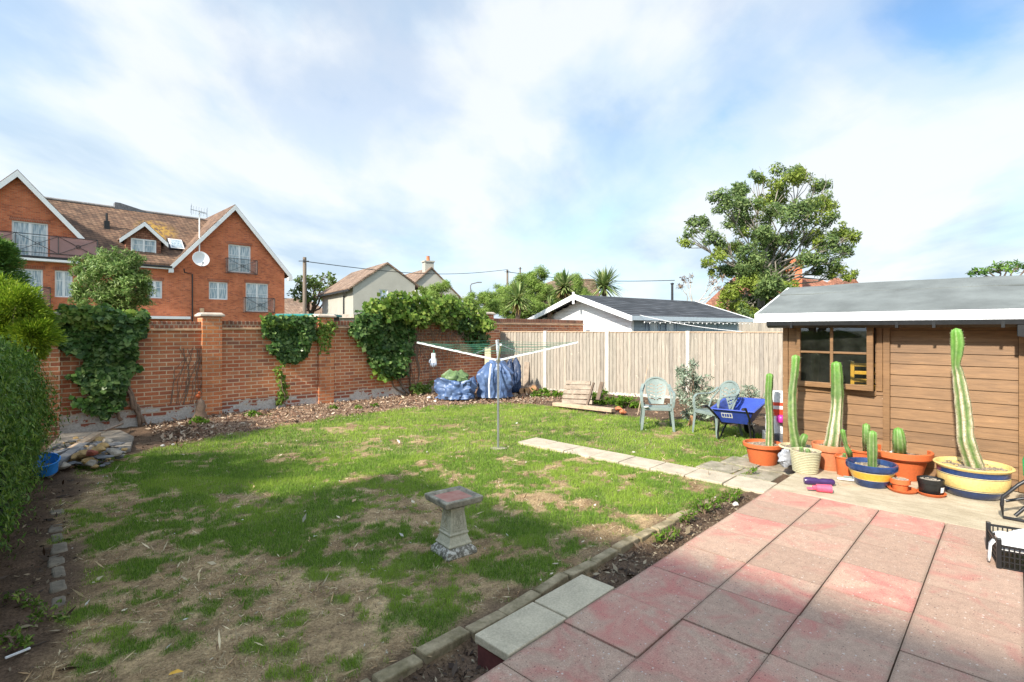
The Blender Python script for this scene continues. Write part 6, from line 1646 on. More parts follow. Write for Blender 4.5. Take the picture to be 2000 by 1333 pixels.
# ================================================================ rotary washing line
def dryer():
    g = G(973, 876, 0); t = thing('rotary_dryer', 'rotary washing line on a steel pole standing in the lawn', 'washing line', g, 0)
    hz = CH+(HOR-703)*g.y/F; hz = 1.285
    mb = MB(); mb.tube([(0,0,-.05),(0,0,hz+.02)], .017, 14); mb.build('pole', 'galv', t, smooth=True, auto=40)
    mb = MB(); mb.tube([(0,0,hz-.01),(0,0,hz+.30)], .013, 10); mb.lathe([(.03,-.02),(.034,0),(.034,.035),(.02,.05)], 14, (0,0,hz-.02)); mb.tube([(-.0,0,hz-.01),(.018,-.01,hz+.22)], .008, 8); mb.build('hub', 'galv', t, smooth=True, auto=40)
    mb = MB(); mb.lathe([(0,0),(.10,.004),(.11,.012),(.03,.018)], 12, (0,0,-.008), jit=.15); mb.build('ground_socket', 'old_slab', t)
    tips = []
    for k, a in enumerate((R(3), R(93), R(183), R(273))):
        d = Vector((math.cos(a), math.sin(a), 0)); tip = d*1.17+Vector((0,0,hz+.255)); tips.append(tip); root = d*.03+Vector((0,0,hz))
        mb = MB(); mb.beam(root, tip, .022, .026); mb.build('arm', 'white_alu', t, bevel=.003)
        mb = MB(); m = root.lerp(tip, .30); mb.beam(Vector((0,0,hz+.24)), m, .008, .01); mb.build('brace', 'galv', t)
    mb = MB(); r = random.Random(3)
    for i in range(6):
        f = .46+.54*i/5; cs = [Vector((0,0,hz)).lerp(tp, f)+Vector((0,0,.006)) for tp in tips]
        for k in range(4):
            a, b = cs[k], cs[(k+1)%4]; sag = r.uniform(.006,.028); mb.tube([a.lerp(b,q)-Vector((0,0,4*sag*q*(1-q))) for q in np.linspace(0,1,8)], .002, 4)
    mb.build('line', 'line_green', t)
    # glove pegged on the outer line
    gl = AT(847, 690, g.y-.12); gt = thing('work_glove', 'blue and white work glove pegged to the washing line', 'glove', (gl.x, gl.y, gl.z-.0), R(15))
    mb = MB(); 
    V = []
    prof = [(.0,.030),(-.03,.032),(-.06,.028),(-.085,.036),(-.115,.044),(-.14,.042)]
    n = 12
    for z, w in prof:
        for j in range(n): a = 2*math.pi*j/n; V.append((w*math.cos(a), .014*math.sin(a), z))
    mb.add(V, [(i*n+j,(i+1)*n+j,(i+1)*n+(j+1)%n,i*n+(j+1)%n) for i in range(len(prof)-1) for j in range(n)], 0)
    for i, (x, L) in enumerate(((-.032,.055),(-.011,.068),(.011,.064),(.031,.05))):
        mb.tube([(x,0,-.132),(x*1.08,-.004,-.132-L*.5),(x*1.1,-.010,-.132-L)], [.0115,.011,.008], 8, mi=1)
    mb.tube([(-.034,0,-.085),(-.056,-.004,-.115),(-.058,-.006,-.145)], [.012,.012,.009], 8, mi=1)
    mb.build('knit', ['white_cloth', 'glove'], gt, smooth=True)
    mb = MB(); mb.box((0,0,.012),(.012,.02,.06)); mb.build('peg', 'line_green', gt)
dryer()

# ================================================================ green plastic chairs
def plastic_chair(label, loc, rz):
    t = thing('plastic_chair', label, 'chair', loc, rz, 'green plastic garden chairs')
    # local: faces -y, origin between feet
    mb = MB(); n = 9; m = 9; V = []
    for i in range(n):
        for j in range(m):
            u = i/(n-1); v = j/(m-1); x = (v-.5)*(.46-.05*u); y = -.22+.44*u; z = .415-.03*math.sin(u*math.pi*.9)-.012*math.cos((v-.5)*math.pi)-.012*u+(.0 if i else -.02); V.append((x,y,z))
    Vb = [(x,y,z-.008) for x,y,z in V]; Fa = [(i*m+j,i*m+j+1,(i+1)*m+j+1,(i+1)*m+j) for i in range(n-1) for j in range(m-1)]
    mb.add(V+Vb, Fa+[tuple(reversed([q+n*m for q in f])) for f in Fa])
    mb.b2((-.22,-.235,.355),(.22,-.222,.40)); mb.b2((-.225,-.22,.36),(-.215,.2,.405)); mb.b2((.215,-.22,.36),(.225,.2,.405)); mb.build('seat', 'grey_plastic', t, smooth=True, auto=40)
    # back shell: tall rounded panel with slanted slots
    mb = MB(); H0, H1 = .40, .87
    def bk(u, v): # u up 0..1, v -1..1
        w = (.150+.045*math.sin(min(u,1)*2.2)); z = H0+(H1-H0)*u; y = .20+.13*u+.035*(1-v*v)-.0; return Vector((w*v, y, z))
    # frame loop
    def ring(k=1.0, dz=0):
        pts = []
        for a in np.linspace(0, math.pi, 17): pts.append(Vector((.205*math.cos(a)*k, .335+.0*math.sin(a), .70+.165*math.sin(a)*k+dz)))
        return pts
    out = MB(); pts = [Vector((.245,.10,.42)), Vector((.25,.17,.56)), Vector((.225,.26,.66))]+[Vector((p.x, .29+.05*(p.z-.70)/.165, p.z)) for p in ring()]+[Vector((-.225,.26,.66)), Vector((-.25,.17,.56)), Vector((-.245,.10,.42))]
    for a, b in zip(pts[:-1], pts[1:]): out.beam(a, b, .030, .016, up=(0,-1,.2))
    out.build('back_frame', 'grey_plastic', t, bevel=.003)
    # panel with slots
    V = []; rows = 22; cols = 11; keep = []
    for i in range(rows+1):
        u = i/rows
        for j in range(cols+1):
            v = -1+2*j/cols; wtop = math.sqrt(max(0, 1-max(0,(u-.68)/.34)**2)); w = (.125+.055*min(1,u/.6))*wtop; y = .205+.125*u+.02*(1-v*v); V.append(Vector((w*v, y, .405+.45*u)))
    P_ = MB(); Fa = []
    for i in range(rows):
        for j in range(cols):
            vv = abs(j-5); k = (i*2 + vv) % 6
            slot = 3 <= i <= 16 and 1 <= j <= 9 and j != 5 and ((i - vv//2) % 3 == 0)
            if not slot: Fa.append((i*(cols+1)+j, i*(cols+1)+j+1, (i+1)*(cols+1)+j+1, (i+1)*(cols+1)+j))
    V2 = [v+Vector((0,.007,0)) for v in V]; nn = len(V)
    P_.add(V+V2, Fa+[tuple(reversed([q_+nn for q_ in f])) for f in Fa]); P_.build('backrest', 'grey_plastic', t, smooth=True, auto=50)
    for s in (-1, 1):
        mb = MB(); a = [Vector((s*.245,-.21,.405)), Vector((s*.262,-.215,.50)), Vector((s*.268,-.20,.60)), Vector((s*.268,-.15,.645)), Vector((s*.268,-.02,.655)), Vector((s*.262,.12,.650)), Vector((s*.245,.22,.685)), Vector((s*.222,.285,.75))]
        for p, q_ in zip(a[:-1], a[1:]): mb.beam(p, q_, .050, .014, up=(0,-.3,1) if p.z > .58 else (0,1,0))
        mb.build('armrest', 'grey_plastic', t, bevel=.004)
        for (y0, y1) in ((-.21,-.235), (.20,.30)):
            mb = MB(); top = Vector((s*.225,y0,.42)); bot = Vector((s*.262,y1,0))
            for (dx, dy, w1, w2) in ((0,0,.052,.010),(s*.022,0,.010,.045)):
                v = []
                for z_, p, k in ((0,bot,.62),(1,top,1.15)):
                    wx = w1*k/2; wy = w2*k/2
                    for sx, sy in ((-1,-1),(1,-1),(1,1),(-1,1)): v.append((p.x+dx+sx*wx, p.y+dy+(.014 if w1 < .02 and y0 < 0 else 0)+sy*wy, p.z))
                mb.add(v, [(3,2,1,0),(4,5,6,7),(0,1,5,4),(1,2,6,5),(2,3,7,6),(3,0,4,7)])
            mb.build('leg', 'grey_plastic', t, bevel=.003)
    return t
c = G(1290, 843, 0); plastic_chair('green plastic chair facing the camera, left of the silvery bush', (c.x, c.y+.22, .0), R(-12))
c = G(1373, 852, 0); plastic_chair('green plastic chair turned sideways behind the wheelbarrow', (c.x+.24, c.y+.10, .0), R(-66))
t = thing('white_rag', 'small white rag lying on the left plastic chair seat', 'rag', (2.28, 8.85, .405)); mb = MB(); mb.rock((0,0,.01),(.05,.04,.02),2); mb.build('cloth', 'white_cloth', t)

# ================================================================ wheelbarrow
def barrow():
    c = G(1437, 862, 0); t = thing('wheelbarrow', 'blue plastic wheelbarrow with black handles on the grass', 'wheelbarrow', (c.x, c.y, 0), R(-37))
    # local +y forward (away), legs near y=0
    def ringv(w, y0, y1, z0, z1, wf): return [(-w,y0,z0),(w,y0,z0),(wf,y1,z1),(-wf,y1,z1)]
    mb = MB(); rim = ringv(.30,-.22,.72,.50,.58,.31); rim2 = ringv(.325,-.245,.75,.495,.58,.335); fl_ = ringv(.20,-.06,.42,.28,.27,.17); inn = ringv(.285,-.205,.70,.495,.575,.295); inf = ringv(.19,-.05,.41,.295,.285,.16)
    V = fl_+rim+rim2+[(x,y,z+.018) for x,y,z in rim2]+[(x,y,z+.018) for x,y,z in inn]+inf; Fa = [(0,3,2,1)]
    for a in range(0, 20, 4):
        for j in range(4): Fa.append((a+j, a+(j+1)%4, a+4+(j+1)%4, a+4+j))
    Fa.append((20,21,22,23)); mb.add(V, Fa); tr = mb.build('tray', 'barrow_blue', t, bevel=.02, seg=3)
    mb = MB(); mb.add([(.0,-.197,.40),(-.11,-.197,.40),(-.11,-.215,.45),(.0,-.215,.45)], [(3,2,1,0)]); 
    mb.v = [(x-.03, y-.012-(.47-z)*.0, z) for x, y, z in mb.v]; 
    mb = MB(); 
    def fr(x, z): y = -.06+(-.22+.06)*(z-.28)/(.22); return (x, y-.004, z)
    mb.add([fr(-.17,.37), fr(-.01,.37), fr(-.01,.45), fr(-.17,.45)], [(0,1,2,3)]); L_ = mb.build('label', 'white_paint', t)
    mb = MB()
    for x0, w in ((-.16,.03),(-.12,.022),(-.09,.03),(-.05,.025)): mb.add([fr(x0,.385), fr(x0+w,.385), fr(x0+w,.435), fr(x0,.435)], [(0,1,2,3)])
    mb.v = [(x,y-.002,z) for x,y,z in mb.v]; mb.build('lettering', 'barrow_blue', L_)
    for s in (-1, 1):
        mb = MB(); mb.tube([(s*.27,-.72,.60),(s*.27,-.55,.585),(s*.24,-.2,.40),(s*.20,.0,.262),(s*.13,.5,.20),(s*.05,.76,.19)], .016, 8); mb.build('handle', 'black_metal', t, smooth=True, auto=60)
        mb = MB(); mb.tube([(s*.27,-.72,.60),(s*.27,-.56,.587)], .021, 8); mb.build('grip', 'rubber', t)
        mb = MB(); mb.tube([(s*.21,-.12,.33),(s*.24,-.10,.12),(s*.245,-.06,.015),(s*.245,.06,.015),(s*.23,.16,.13),(s*.18,.2,.24)], .014, 8); mb.build('leg', 'black_metal', t, smooth=True, auto=60)
    w = bpy.data.objects.new('wheel', None); C.objects.link(w); w.parent = t; w.location = (0,.80,.18)
    mb = MB(); mb.tube([(0, .145*math.cos(a), .145*math.sin(a)) for a in np.linspace(0, 2*math.pi, 25)[:-1]], .036, 10, closed=True); mb.build('tyre', 'rubber', w, smooth=True)
    mb = MB(); mb.lathe([(0,-.03),(.05,-.03),(.11,-.012),(.11,.012),(.05,.03),(0,.03)], 20); mb.v = [(z,x,y) for x,y,z in mb.v]; mb.build('rim', 'black_metal', w)
    for i, (dx, dy) in enumerate(((0,.1),(.06,.14))): pass
barrow()
for i, (px, py, z, l) in enumerate([(1455,800,.0,'brown lump of brick lying in the wheelbarrow tray')]):
    c = G(1437, 862); s_ = thing('brick_lump', l, 'brick', (c.x+.25, c.y+.15, .31), .5); mb = MB(); mb.rock((0,0,.02),(.08,.06,.05), i+3); mb.build('lump', 'old_timber', s_)

# ================================================================ bags by the wall
def softbag(name, label, loc, d, mat, seed, rz=0, open_=False, n=72, lean=0.0, base=1.0):
    from mathutils import noise as mn
    t = thing(name, label, 'bag', loc, rz); V = []; m = 40
    for i in range(m+1):
        u = i/m
        prof = (1.02-.10*u+.05*math.sin(u*2.6))*(1 if u < .72 else 1-(u-.72)*1.7*(0 if open_ else 1)); 
        for j in range(n):
            a = 2*math.pi*j/n; cx, cy = math.cos(a), math.sin(a); k = (abs(cx)**3.4+abs(cy)**3.4)**(-1/3.4)
            p = Vector((cx*k*d[0]*prof, cy*k*d[1]*prof, u*d[2]))
            f = mn.noise(Vector((cx*2.2+seed, cy*2.2, u*2.4)))*.22-abs(mn.noise(Vector((cx*4+seed, cy*4, u*2.5+a))))*.30+abs(mn.noise(Vector((cx*4.5+u*2, cy*4.5+seed, u*4-cx*2))))*.13-abs(mn.noise(Vector((cx*14+u*5, cy*14+seed, u*10))))*.035
            p.x *= 1+f; p.y *= 1+f; p.z = max(0, p.z+(mn.noise(Vector((cx*1.6, cy*1.6, seed)))*.22*u+ .05*math.sin(a*3+seed)*u)*d[2]*1.1); p.x += lean*u; V.append(p)
    Fa = [(i*n+j, i*n+(j+1)%n, (i+1)*n+(j+1)%n, (i+1)*n+j) for i in range(m) for j in range(n)]
    if not open_:
        V.append(Vector((0,0,d[2]*.93))); Fa += [(m*n+j, m*n+(j+1)%n, len(V)-1) for j in range(n)]
    else:
        top = [V[m*n+j] for j in range(n)]; o = len(V)
        for p in top: V.append(Vector((p.x*.94, p.y*.94, p.z-.01)))
        for p in top: V.append(Vector((p.x*.8, p.y*.8, d[2]*.45)))
        V.append(Vector((0,0,d[2]*.5)))
        for j in range(n):
            k = (j+1)%n; Fa += [(m*n+j, m*n+k, o+k, o+j), (o+j, o+k, o+n+k, o+n+j), (o+n+j, o+n+k, o+2*n)]
    mb = MB(); mb.add(V, Fa); mb.build('sack', mat, t, smooth=True, auto=42)
    return t
c = G(888, 782, .05); b1 = softbag('garden_bag', 'open blue garden waste sack left of the taller one, green bag on top', (c.x-.02, c.y+.36, .06), (.47,.36,.46), 'tarp_blue', 2, R(-6), True)
softbag('green_bag', 'crumpled green bag stuffed into the left blue sack', (c.x-.03, c.y+.40, .30), (.33,.24,.40), 'tarp_green', 7, R(8), False)
c = G(965, 779, .05); b2 = softbag('garden_bag', 'tall blue garden waste sack right behind the dryer pole', (c.x+.0, c.y+.36, .06), (.42,.33,.88), 'tarp_blue', 5, R(4), False)
for dx in (-.14, .12):
    mb = MB(); mb.tube([(dx,-.44,.02),(dx*1.1,-.47,.35),(dx*.9,-.42,.62),(dx*.7,-.33,.83)], .022, 6); mb.build('strap', 'white_cloth' if dx < 0 else 'tarp_blue', b2)
c = G(1002, 770, .05); softbag('dark_bag', 'dark navy sack leaning behind the right side of the tall blue one', (c.x-.02, c.y+.5, .06), (.22,.22,.82), 'tarp_dark', 9, R(10), False)
# white jug on the tall sack and rubble below
t = thing('pale_box', 'pale box top standing behind the tall blue sack', 'box', tuple(AT(953,780,13.6).xy)+(0.06,)); mb = MB(); mb.box((0,0,.60),(.16,.16,1.2)); mb.build('body', 'cream_glaze', t, bevel=.01)
r = random.Random(8)
LG = [(1020,775,.09),(1034,770,.10),(1046,766,.085),(1028,762,.09),(1042,757,.08),(1018,760,.07)]
for i, (x, y, rr) in enumerate(LG):
    p = AT(x, y, 14.0+.1*(i%3)); s_ = thing('log', ('bottom left','bottom middle','bottom right','upper middle','topmost','upper left')[i]+' cut log in the small pile right of the blue sacks', 'log', (p.x, p.y, max(p.z, .1)), 0, 'cut logs by the fence corner')
    mb = MB(); mb.tube([(0,-.14,0),(.02,.2,.01)], [rr,rr*.95], 12); mb.build('bark', 'bark', s_, smooth=True, auto=50)
    mb = MB(); mb.tube([(0,-.146,0),(0,-.1405,0)], [rr*.92,rr*.92], 12); mb.build('cut_face', 'log_end', s_)
p = AT(1030, 725, 14.9); s_ = thing('offcut', 'rough timber offcut leaning upright behind the log pile', 'timber', (p.x, p.y, .05)); mb = MB(); mb.beam((-.05,0,0),(0,.1,.75),.16,.05); mb.build('plank', 'old_timber', s_, bevel=.006)

# ================================================================ pallet, planks, cane
def pallet():
    g = G(1128, 795, .05); t = thing('wooden_pallet', 'broken slatted pallet leaning back against the board fence', 'pallet', (g.x, g.y, .06), R(-14))
    a = R(28)
    def pt(x, s, d=0): return Vector((x, s*math.sin(a)+d*math.cos(a), s*math.cos(a)-d*math.sin(a)+.0))
    M = Matrix.Rotation(-a, 3, 'X')
    for i in range(5):
        mb = MB(); w = .33-.02*(i > 3); s0 = .06+i*.112; c = pt(-.02, s0+.045); 
        mb.box((c.x, c.y, c.z), (w*2-.02*i, .022, .092), M); mb.build('slat', 'old_timber', t, bevel=.003)
    for x in (-.26, .26):
        mb = MB(); c = pt(x*.9, .3, .04); mb.box(c, (.05,.05,.62), M); mb.build('batten', 'old_timber', t, bevel=.003)
    mb = MB(); p0 = pt(.20,.0,-.03); p1 = pt(.33,.55,-.03); mb.beam(p0, p1, .045, .03); mb.build('brace', 'bark', t)
    mb = MB(); p0 = pt(.42,.2,.1); p1 = pt(.50,.62,.1); mb.beam(p0, p1, .09, .03); mb.build('slat', 'bark', t)
pallet()
a = G(1083, 793, .04); b = G(1198, 806, .04); t = thing('long_plank', 'long pale timber plank lying on the grass before the pallet', 'plank', a, 0); mb = MB(); mb.beam((0,0,.045),(b.x-a.x,b.y-a.y,.045),.17,.07); mb.build('board', 'pale_timber', t, bevel=.006)
for i, (x, y, l) in enumerate([(1208,802,'pinkish broken brick at the end of the long plank'), (1217,808,'broken pink brick on the grass beside the bamboo cane')]):
    g = G(x, y, .03); t = thing('brick_lump', l, 'brick', g, i); mb = MB(); mb.rock((0,0,.04),(.11,.08,.055), i+9); mb.build('lump', 'terracotta_pale', t)
a = G(1245, 812, 0); b = AT(1266, 712, a.y+.75); t = thing('bamboo_cane', 'thin bamboo cane leaning against the fence left of the chairs', 'cane', a); mb = MB(); mb.tube([(0,0,0), (b.x-a.x, b.y-a.y, b.z)], .008, 6); mb.build('cane', 'pale_timber', t)
g = AT(1398, 775, 9.6); t = thing('tan_box', 'brown dry leaf cluster low in the silvery bush', 'dead leaves', (g.x-.02, g.y-.3, .3)); 
rng = np.random.default_rng(3); V, Fa = leaf_quads(rng.normal(size=(50,3))*.06, rng.normal(size=(50,3)), .10, .6); npmesh('leaves', V, Fa, 'dead_leaf', t); t.name = 'dead_leaves'
g = G(1362, 838, 0); t = thing('terracotta_shard', 'rusty orange shard standing in the grass under the silvery bush', 'shard', (g.x,g.y+.3,0), .3); mb = MB(); mb.box((0,0,.09),(.09,.03,.18), Matrix.Rotation(.3,3,'Y')); mb.build('shard', 'log_end', t, bevel=.01)

# ================================================================ toys / sacks between barrow and shed
def toys():
    g = AT(1523, 830, 7.0); z0 = 0
    t = thing('printed_sack', 'white plastic sack with red and magenta print beside the shed corner', 'sack', (g.x, g.y, 0), R(-20))
    softm = MB(); from mathutils import noise as mn
    V = []; n = 20; m = 12; mis = []
    for i in range(m+1):
        u = i/m
        for j in range(n):
            a_ = 2*math.pi*j/n; k = 1+.12*mn.noise(Vector((math.cos(a_)*2,math.sin(a_)*2,u*4))); pr = (1-.35*max(0,u-.75)*4*(.6))
            V.append((.17*math.cos(a_)*k*pr, .11*math.sin(a_)*k*pr, .35+u*.55))
    Fa = [(i*n+j, i*n+(j+1)%n, (i+1)*n+(j+1)%n, (i+1)*n+j) for i in range(m) for j in range(n)]
    for f in Fa: softm.add([], []) 
    softm.v = V; softm.f = Fa+[tuple(range(m*n,(m+1)*n)), tuple(reversed(range(n)))]; softm.m = [ (1 if (f[0]//n) in (5,6,8) else 0) for f in Fa]+[0,0]
    softm.build('bag', ['white_cloth', 'red_plastic'], t, smooth=True, auto=50)
    mb = MB(); mb.lathe([(.05,0),(.06,.02),(.06,.08),(.04,.1)], 14, (.0,-.13,.50)); mb.build('tub', 'magenta_plastic', t, smooth=True)
    mb = MB(); mb.b2((-.2,-.14,0),(.2,.14,.345)); mb.build('stand', 'slate', t, bevel=.01)
    t = thing('red_toy', 'orange-red plastic toy cart on the ground behind the leftmost cactus', 'toy', tuple(G(1520, 880, 0).xy)+(0,), R(-30))
    mb = MB(); mb.box((0,0,.17),(.30,.22,.12)); mb.box((.02,.02,.27),(.22,.16,.10),taper=.75); mb.build('body', 'red_plastic', t, bevel=.02, seg=3)
    for x in (-.1,.1):
        for y in (-.12,.12):
            mb = MB(); mb.lathe([(0,-.02),(.06,-.02),(.065,-.01),(.065,.01),(.06,.02),(0,.02)], 16); mb.v = [(p[0]+x, p[2]+y, p[1]+.067) for p in mb.v]; mb.build('wheel', 'red_plastic' if y < 0 and x < 0 else 'rubber', t)
    mb = MB(); mb.tube([(.12,-.05,.3),(.16,-.06,.42),(.14,.05,.44)], .018, 8); mb.build('handle', 'rubber', t)
toys()

# ================================================================ rubble by the hedge
PL = [((133,882),(190,848),.10,.05,'pale_timber','yellowish weathered plank on top of the rubble heap'),((95,915),(165,868),.12,.05,'slate','grey plank sloping down the front of the rubble heap'),((100,890),(135,878),.08,.04,'slate','short grey board at the left of the rubble heap'),
      ((182,892),(232,878),.10,.03,'slate','flat grey slate strip at the right of the rubble heap'),((205,842),(240,828),.03,.02,'bark','thin dark stick lying behind the rubble heap')]
for i, (p, q_, w, h, m, l) in enumerate(PL):
    a = G(*p, .12); b = G(*q_, .14+.03*(i == 0)); t = thing('rubble_plank', l, 'plank', a, 0, 'planks in the rubble heap'); mb = MB(); mb.beam((0,0,0), b-a, w, h); mb.build('board', m, t, bevel=.006)
RB = [(150,893,'yellow_brickbit'),(163,886,'yellow_brickbit'),(172,900,'yellow_brickbit'),(180,885,'red_brickbit'),(193,878,'yellow_brickbit'),(203,870,'yellow_brickbit'),(190,868,'slate'),(215,880,'slate'),(225,868,'slate'),(160,905,'slate'),(140,905,'slate'),
      (120,910,'stone'),(192,860,'yellow_brickbit'),(210,862,'stone'),(178,905,'stone'),(205,893,'slate'),(222,885,'stone'),(130,898,'yellow_brickbit')]
def heap():
    mb = MB(); r = random.Random(12)
    for i in range(330):
        x = r.gauss(172, 32); y = r.gauss(882, 13); k = max(0, 1-math.hypot((x-175)/70, (y-882)/30))
        if k <= 0: continue
        z = .05+.13*k*r.uniform(.4, 1); p = G(x, y, z); s_ = r.uniform(.02,.055); mb.rock(p, (s_, s_*.8, s_*.5), i, mi=r.choice((0,0,1,2,3)), n=5)
    tag(mb.build('rubble_debris', ['slate','yellow_brickbit','stone','bark']), 'broken slate and brick debris heaped on the concrete base by the hedge', 'rubble', kind='stuff')
heap()
desc = {'yellow_brickbit':'yellow brick lump','red_brickbit':'dark red brick lump','slate':'grey slate fragment','stone':'grey-brown stone'}
pos = ['front left','front centre','lower front','middle','upper middle','back','back left','right','back right','lowest front','front of the left plank','far left','topmost','back top','bottom','right front','rightmost','beside the left plank']
for i, (x, y, m) in enumerate(RB):
    rr = random.Random(i+60); hh = .03+.15*max(0, 1-math.hypot((x-180)/62, (y-880)/26)); g = G(x, y, .05+hh); t = thing('rubble_piece', desc[m]+' at the '+pos[i]+' of the rubble heap', 'rubble', g, rr.uniform(0,3), 'broken bricks and stones in the rubble heap')
    mb = MB(); s_ = rr.uniform(.9,1.5); mb.rock((0,0,.0), (.085*s_,.065*s_,(.05 if m != 'slate' else .022)*s_), i+5, n=14); mb.build('lump', m, t)
def tub():
    g = G(92, 938, 0); t = thing('blue_tub', 'bright blue plastic tub lying tilted beside the dark hedge', 'tub', (g.x-.12, g.y+.10, .0), R(-20))
    mb = MB(); prof = [(.0,.0),(.12,0),(.13,.01),(.20,.17),(.222,.175),(.225,.19),(.205,.192),(.165,.02),(0,.015)]
    mb.lathe(prof, 24); M = Matrix.Translation((0,0,.055)) @ Matrix.Rotation(R(14), 4, 'X') @ Matrix.Rotation(R(10), 4, 'Y') @ Matrix.Diagonal((.88,.7,.9,1)); mb.v = [tuple(M @ Vector(v)) for v in mb.v]; mb.build('tub', 'blue_tub', t, smooth=True, auto=40)
tub()
def statue():
    g = WP(392, 815, .35); z = float(gz(g.x, g.y)); t = thing('garden_ornament', 'small stone ornament with orange bird by the first brick pier', 'ornament', (g.x, g.y, z))
    mb = MB(); mb.lathe([(0,0),(.10,0),(.11,.05),(.07,.14),(.09,.22),(.06,.32),(.03,.36),(0,.37)], 12, jit=.12); mb.build('stump', 'vine_stem', t, smooth=True, auto=50)
    mb = MB(); mb.rock((-.03,-.02,.42),(.05,.04,.045),2,n=3); mb.rock((-.01,-.02,.485),(.028,.026,.026),3,n=2); mb.tube([(-.05,0,.44),(-.13,.02,.40)],[.02,.006],6); mb.build('bird', 'terracotta', t, smooth=True)
statue()
for i, (x, y, s_, l) in enumerate([(428,815,.05,'grey-brown rock at the foot of the first brick pier'),(440,818,.035,'small stone just right of the pier rock'),(318,872,.03,'pale pebble at the lawn edge of the litter bed'),(338,870,.025,'smaller pale pebble beside the other at the lawn edge'),
        (850,785,.05,'pale stone in front of the left blue sack'),(838,778,.07,'flat pale stone left of the blue sacks'),(855,1110,.0,'')]):
    if not l: continue
    g = G(x, y, .07); t = thing('stone', l, 'stone', g); mb = MB(); mb.rock((0,0,.01),(s_,s_*.8,s_*.6), i+40); mb.build('rock', 'white_stone' if i > 1 else 'stone', t)
g = G(35, 1283, 0); t = thing('white_stick', 'short white stick on the soil near the lower left corner', 'stick', (g.x, g.y, .02), R(60)); mb = MB(); mb.box((0,0,0),(.10,.012,.008)); mb.build('stick', 'white_cloth', t)
g = G(331, 1330, 0); t = thing('yellow_leaf', 'bright yellow fallen leaf at the bottom edge of the lawn', 'leaf', (g.x, g.y, .035), R(10)); mb = MB(); mb.add([(0,-.012,0),(.03,-.018,.008),(.065,0,.004),(.03,.018,.008),(0,.012,0)],[(0,1,2,3,4)]); mb.build('blade', 'yellow_paint', t)

# ================================================================ crate and folding chair on the right
def crate():
    c = Q+AX*(-1.05)+BX*2.83
    g = G(1951, 1110, PZ); ang = ANG_B+R(10)
    t = thing('plastic_crate', 'black mesh plastic crate at the right edge of the patio', 'crate', (g.x, g.y, PZ), ang)
    W, D, H = .56, .36, .15
    M_ = 'black_plastic'
    def side(p, d, L, n, name, hh=H):
        mb = MB(); p = Vector(p); d = Vector(d)
        for z in (0.008, .05, .085, .12): mb.beam(p+Vector((0,0,z)), p+d*L+Vector((0,0,z)), .008, .008)
        mb.beam(p+Vector((0,0,hh)), p+d*L+Vector((0,0,hh)), .014, .014)
        for i in range(n+1): q_ = p+d*(L*i/n); mb.beam(q_, q_+Vector((0,0,hh)), .007, .007)
        mb.build(name, M_, t)
    side((0,0,0),(1,0,0),W,22,'side_panel'); side((0,D,0),(1,0,0),W,22,'side_panel',H+.03); side((0,0,0),(0,1,0),D,9,'end_panel'); side((W,0,0),(0,1,0),D,14,'end_panel')
    for x in (0, W):
        for y in (0, D):
            mb = MB(); mb.box((x,y,(H+.05)/2),(.026,.026,H+.05)); mb.build('corner_post', M_, t, bevel=.004)
    mb = MB(); mb.b2((0,0,.0),(W,D,.008)); mb.build('base', M_, t)
    # white towel heaped in the crate and hanging over its end
    mb = MB(); V = []; nx, ny = 26, 18
    from mathutils import noise as mn
    for i in range(nx+1):
        for j in range(ny+1):
            u, v = i/nx, j/ny; x = .012+u*(W-.024); y = .012+v*(D-.024); z = .11+.10*math.sin(u*math.pi*.8+.5)*math.sin(v*math.pi)**.6+.022*abs(mn.noise(Vector((u*5,v*4,1))))*2
            V.append((x,y,z))
    mb.add(V, [(i*(ny+1)+j,(i+1)*(ny+1)+j,(i+1)*(ny+1)+j+1,i*(ny+1)+j+1) for i in range(nx) for j in range(ny)])
    l = thing('white_towel', 'white towel heaped in the black crate with one end hanging out', 'towel', (g.x, g.y, PZ), ang)
    pts = [(.03,.09,.14),(-.015,.08,.158),(-.035,.075,.13),(-.04,.07,.06),(-.045,.07,.02)]
    V = []; 
    for k, p in enumerate(pts):
        for w in (-.028,-.01,.012,.03): V.append((p[0]+.006*math.sin(w*200), p[1]+w, p[2]))
    mb.add(V, [(k*4+j,k*4+j+1,(k+1)*4+j+1,(k+1)*4+j) for k in range(4) for j in range(3)])
    o = mb.build('cloth', 'white_cloth', l, smooth=True); s_ = o.modifiers.new('sol', 'SOLIDIFY'); s_.thickness = .006
crate()
def fold_chair():
    p = AT(1989, 1010, 4.35); g = (p.x, p.y, PZ)
    t = thing('folding_chair', 'green and black tubular garden seat cut off by the right edge', 'chair', g, ANG_B)
    mb = MB(); mb.tube([Vector((-.10,-.05,.12)),Vector((-.095,-.05,.19)),Vector((.0,.0,.30)),Vector((.22,.08,.50)),Vector((.45,.1,.52))], .014, 8); mb.tube([(-.10,-.05,.12),(-.09,-.02,.012),(.5,-.02,.012)], .014, 8); mb.build('frame', 'black_metal', t, smooth=True, auto=60)
    mb = MB(); mb.tube([Vector((-.02,-.05,.05)),Vector((.2,.05,.33)),Vector((.35,.1,.5))], .014, 8); mb.tube([Vector((-.08,.2,.1)),Vector((.3,.25,.25))], .012, 8); mb.build('frame', 'black_metal', t, smooth=True, auto=60)
    mb = MB(); mb.lathe([(0,-.16),(.11,-.15),(.14,-.08),(.145,.05),(.11,.15),(.05,.18),(0,.18)], 20); mb.v = [(x*.9+.155, y*.5+.2, z+.43) for x,y,z in mb.v]; mb.build('seat', 'green_plastic', t, smooth=True)
fold_chair()

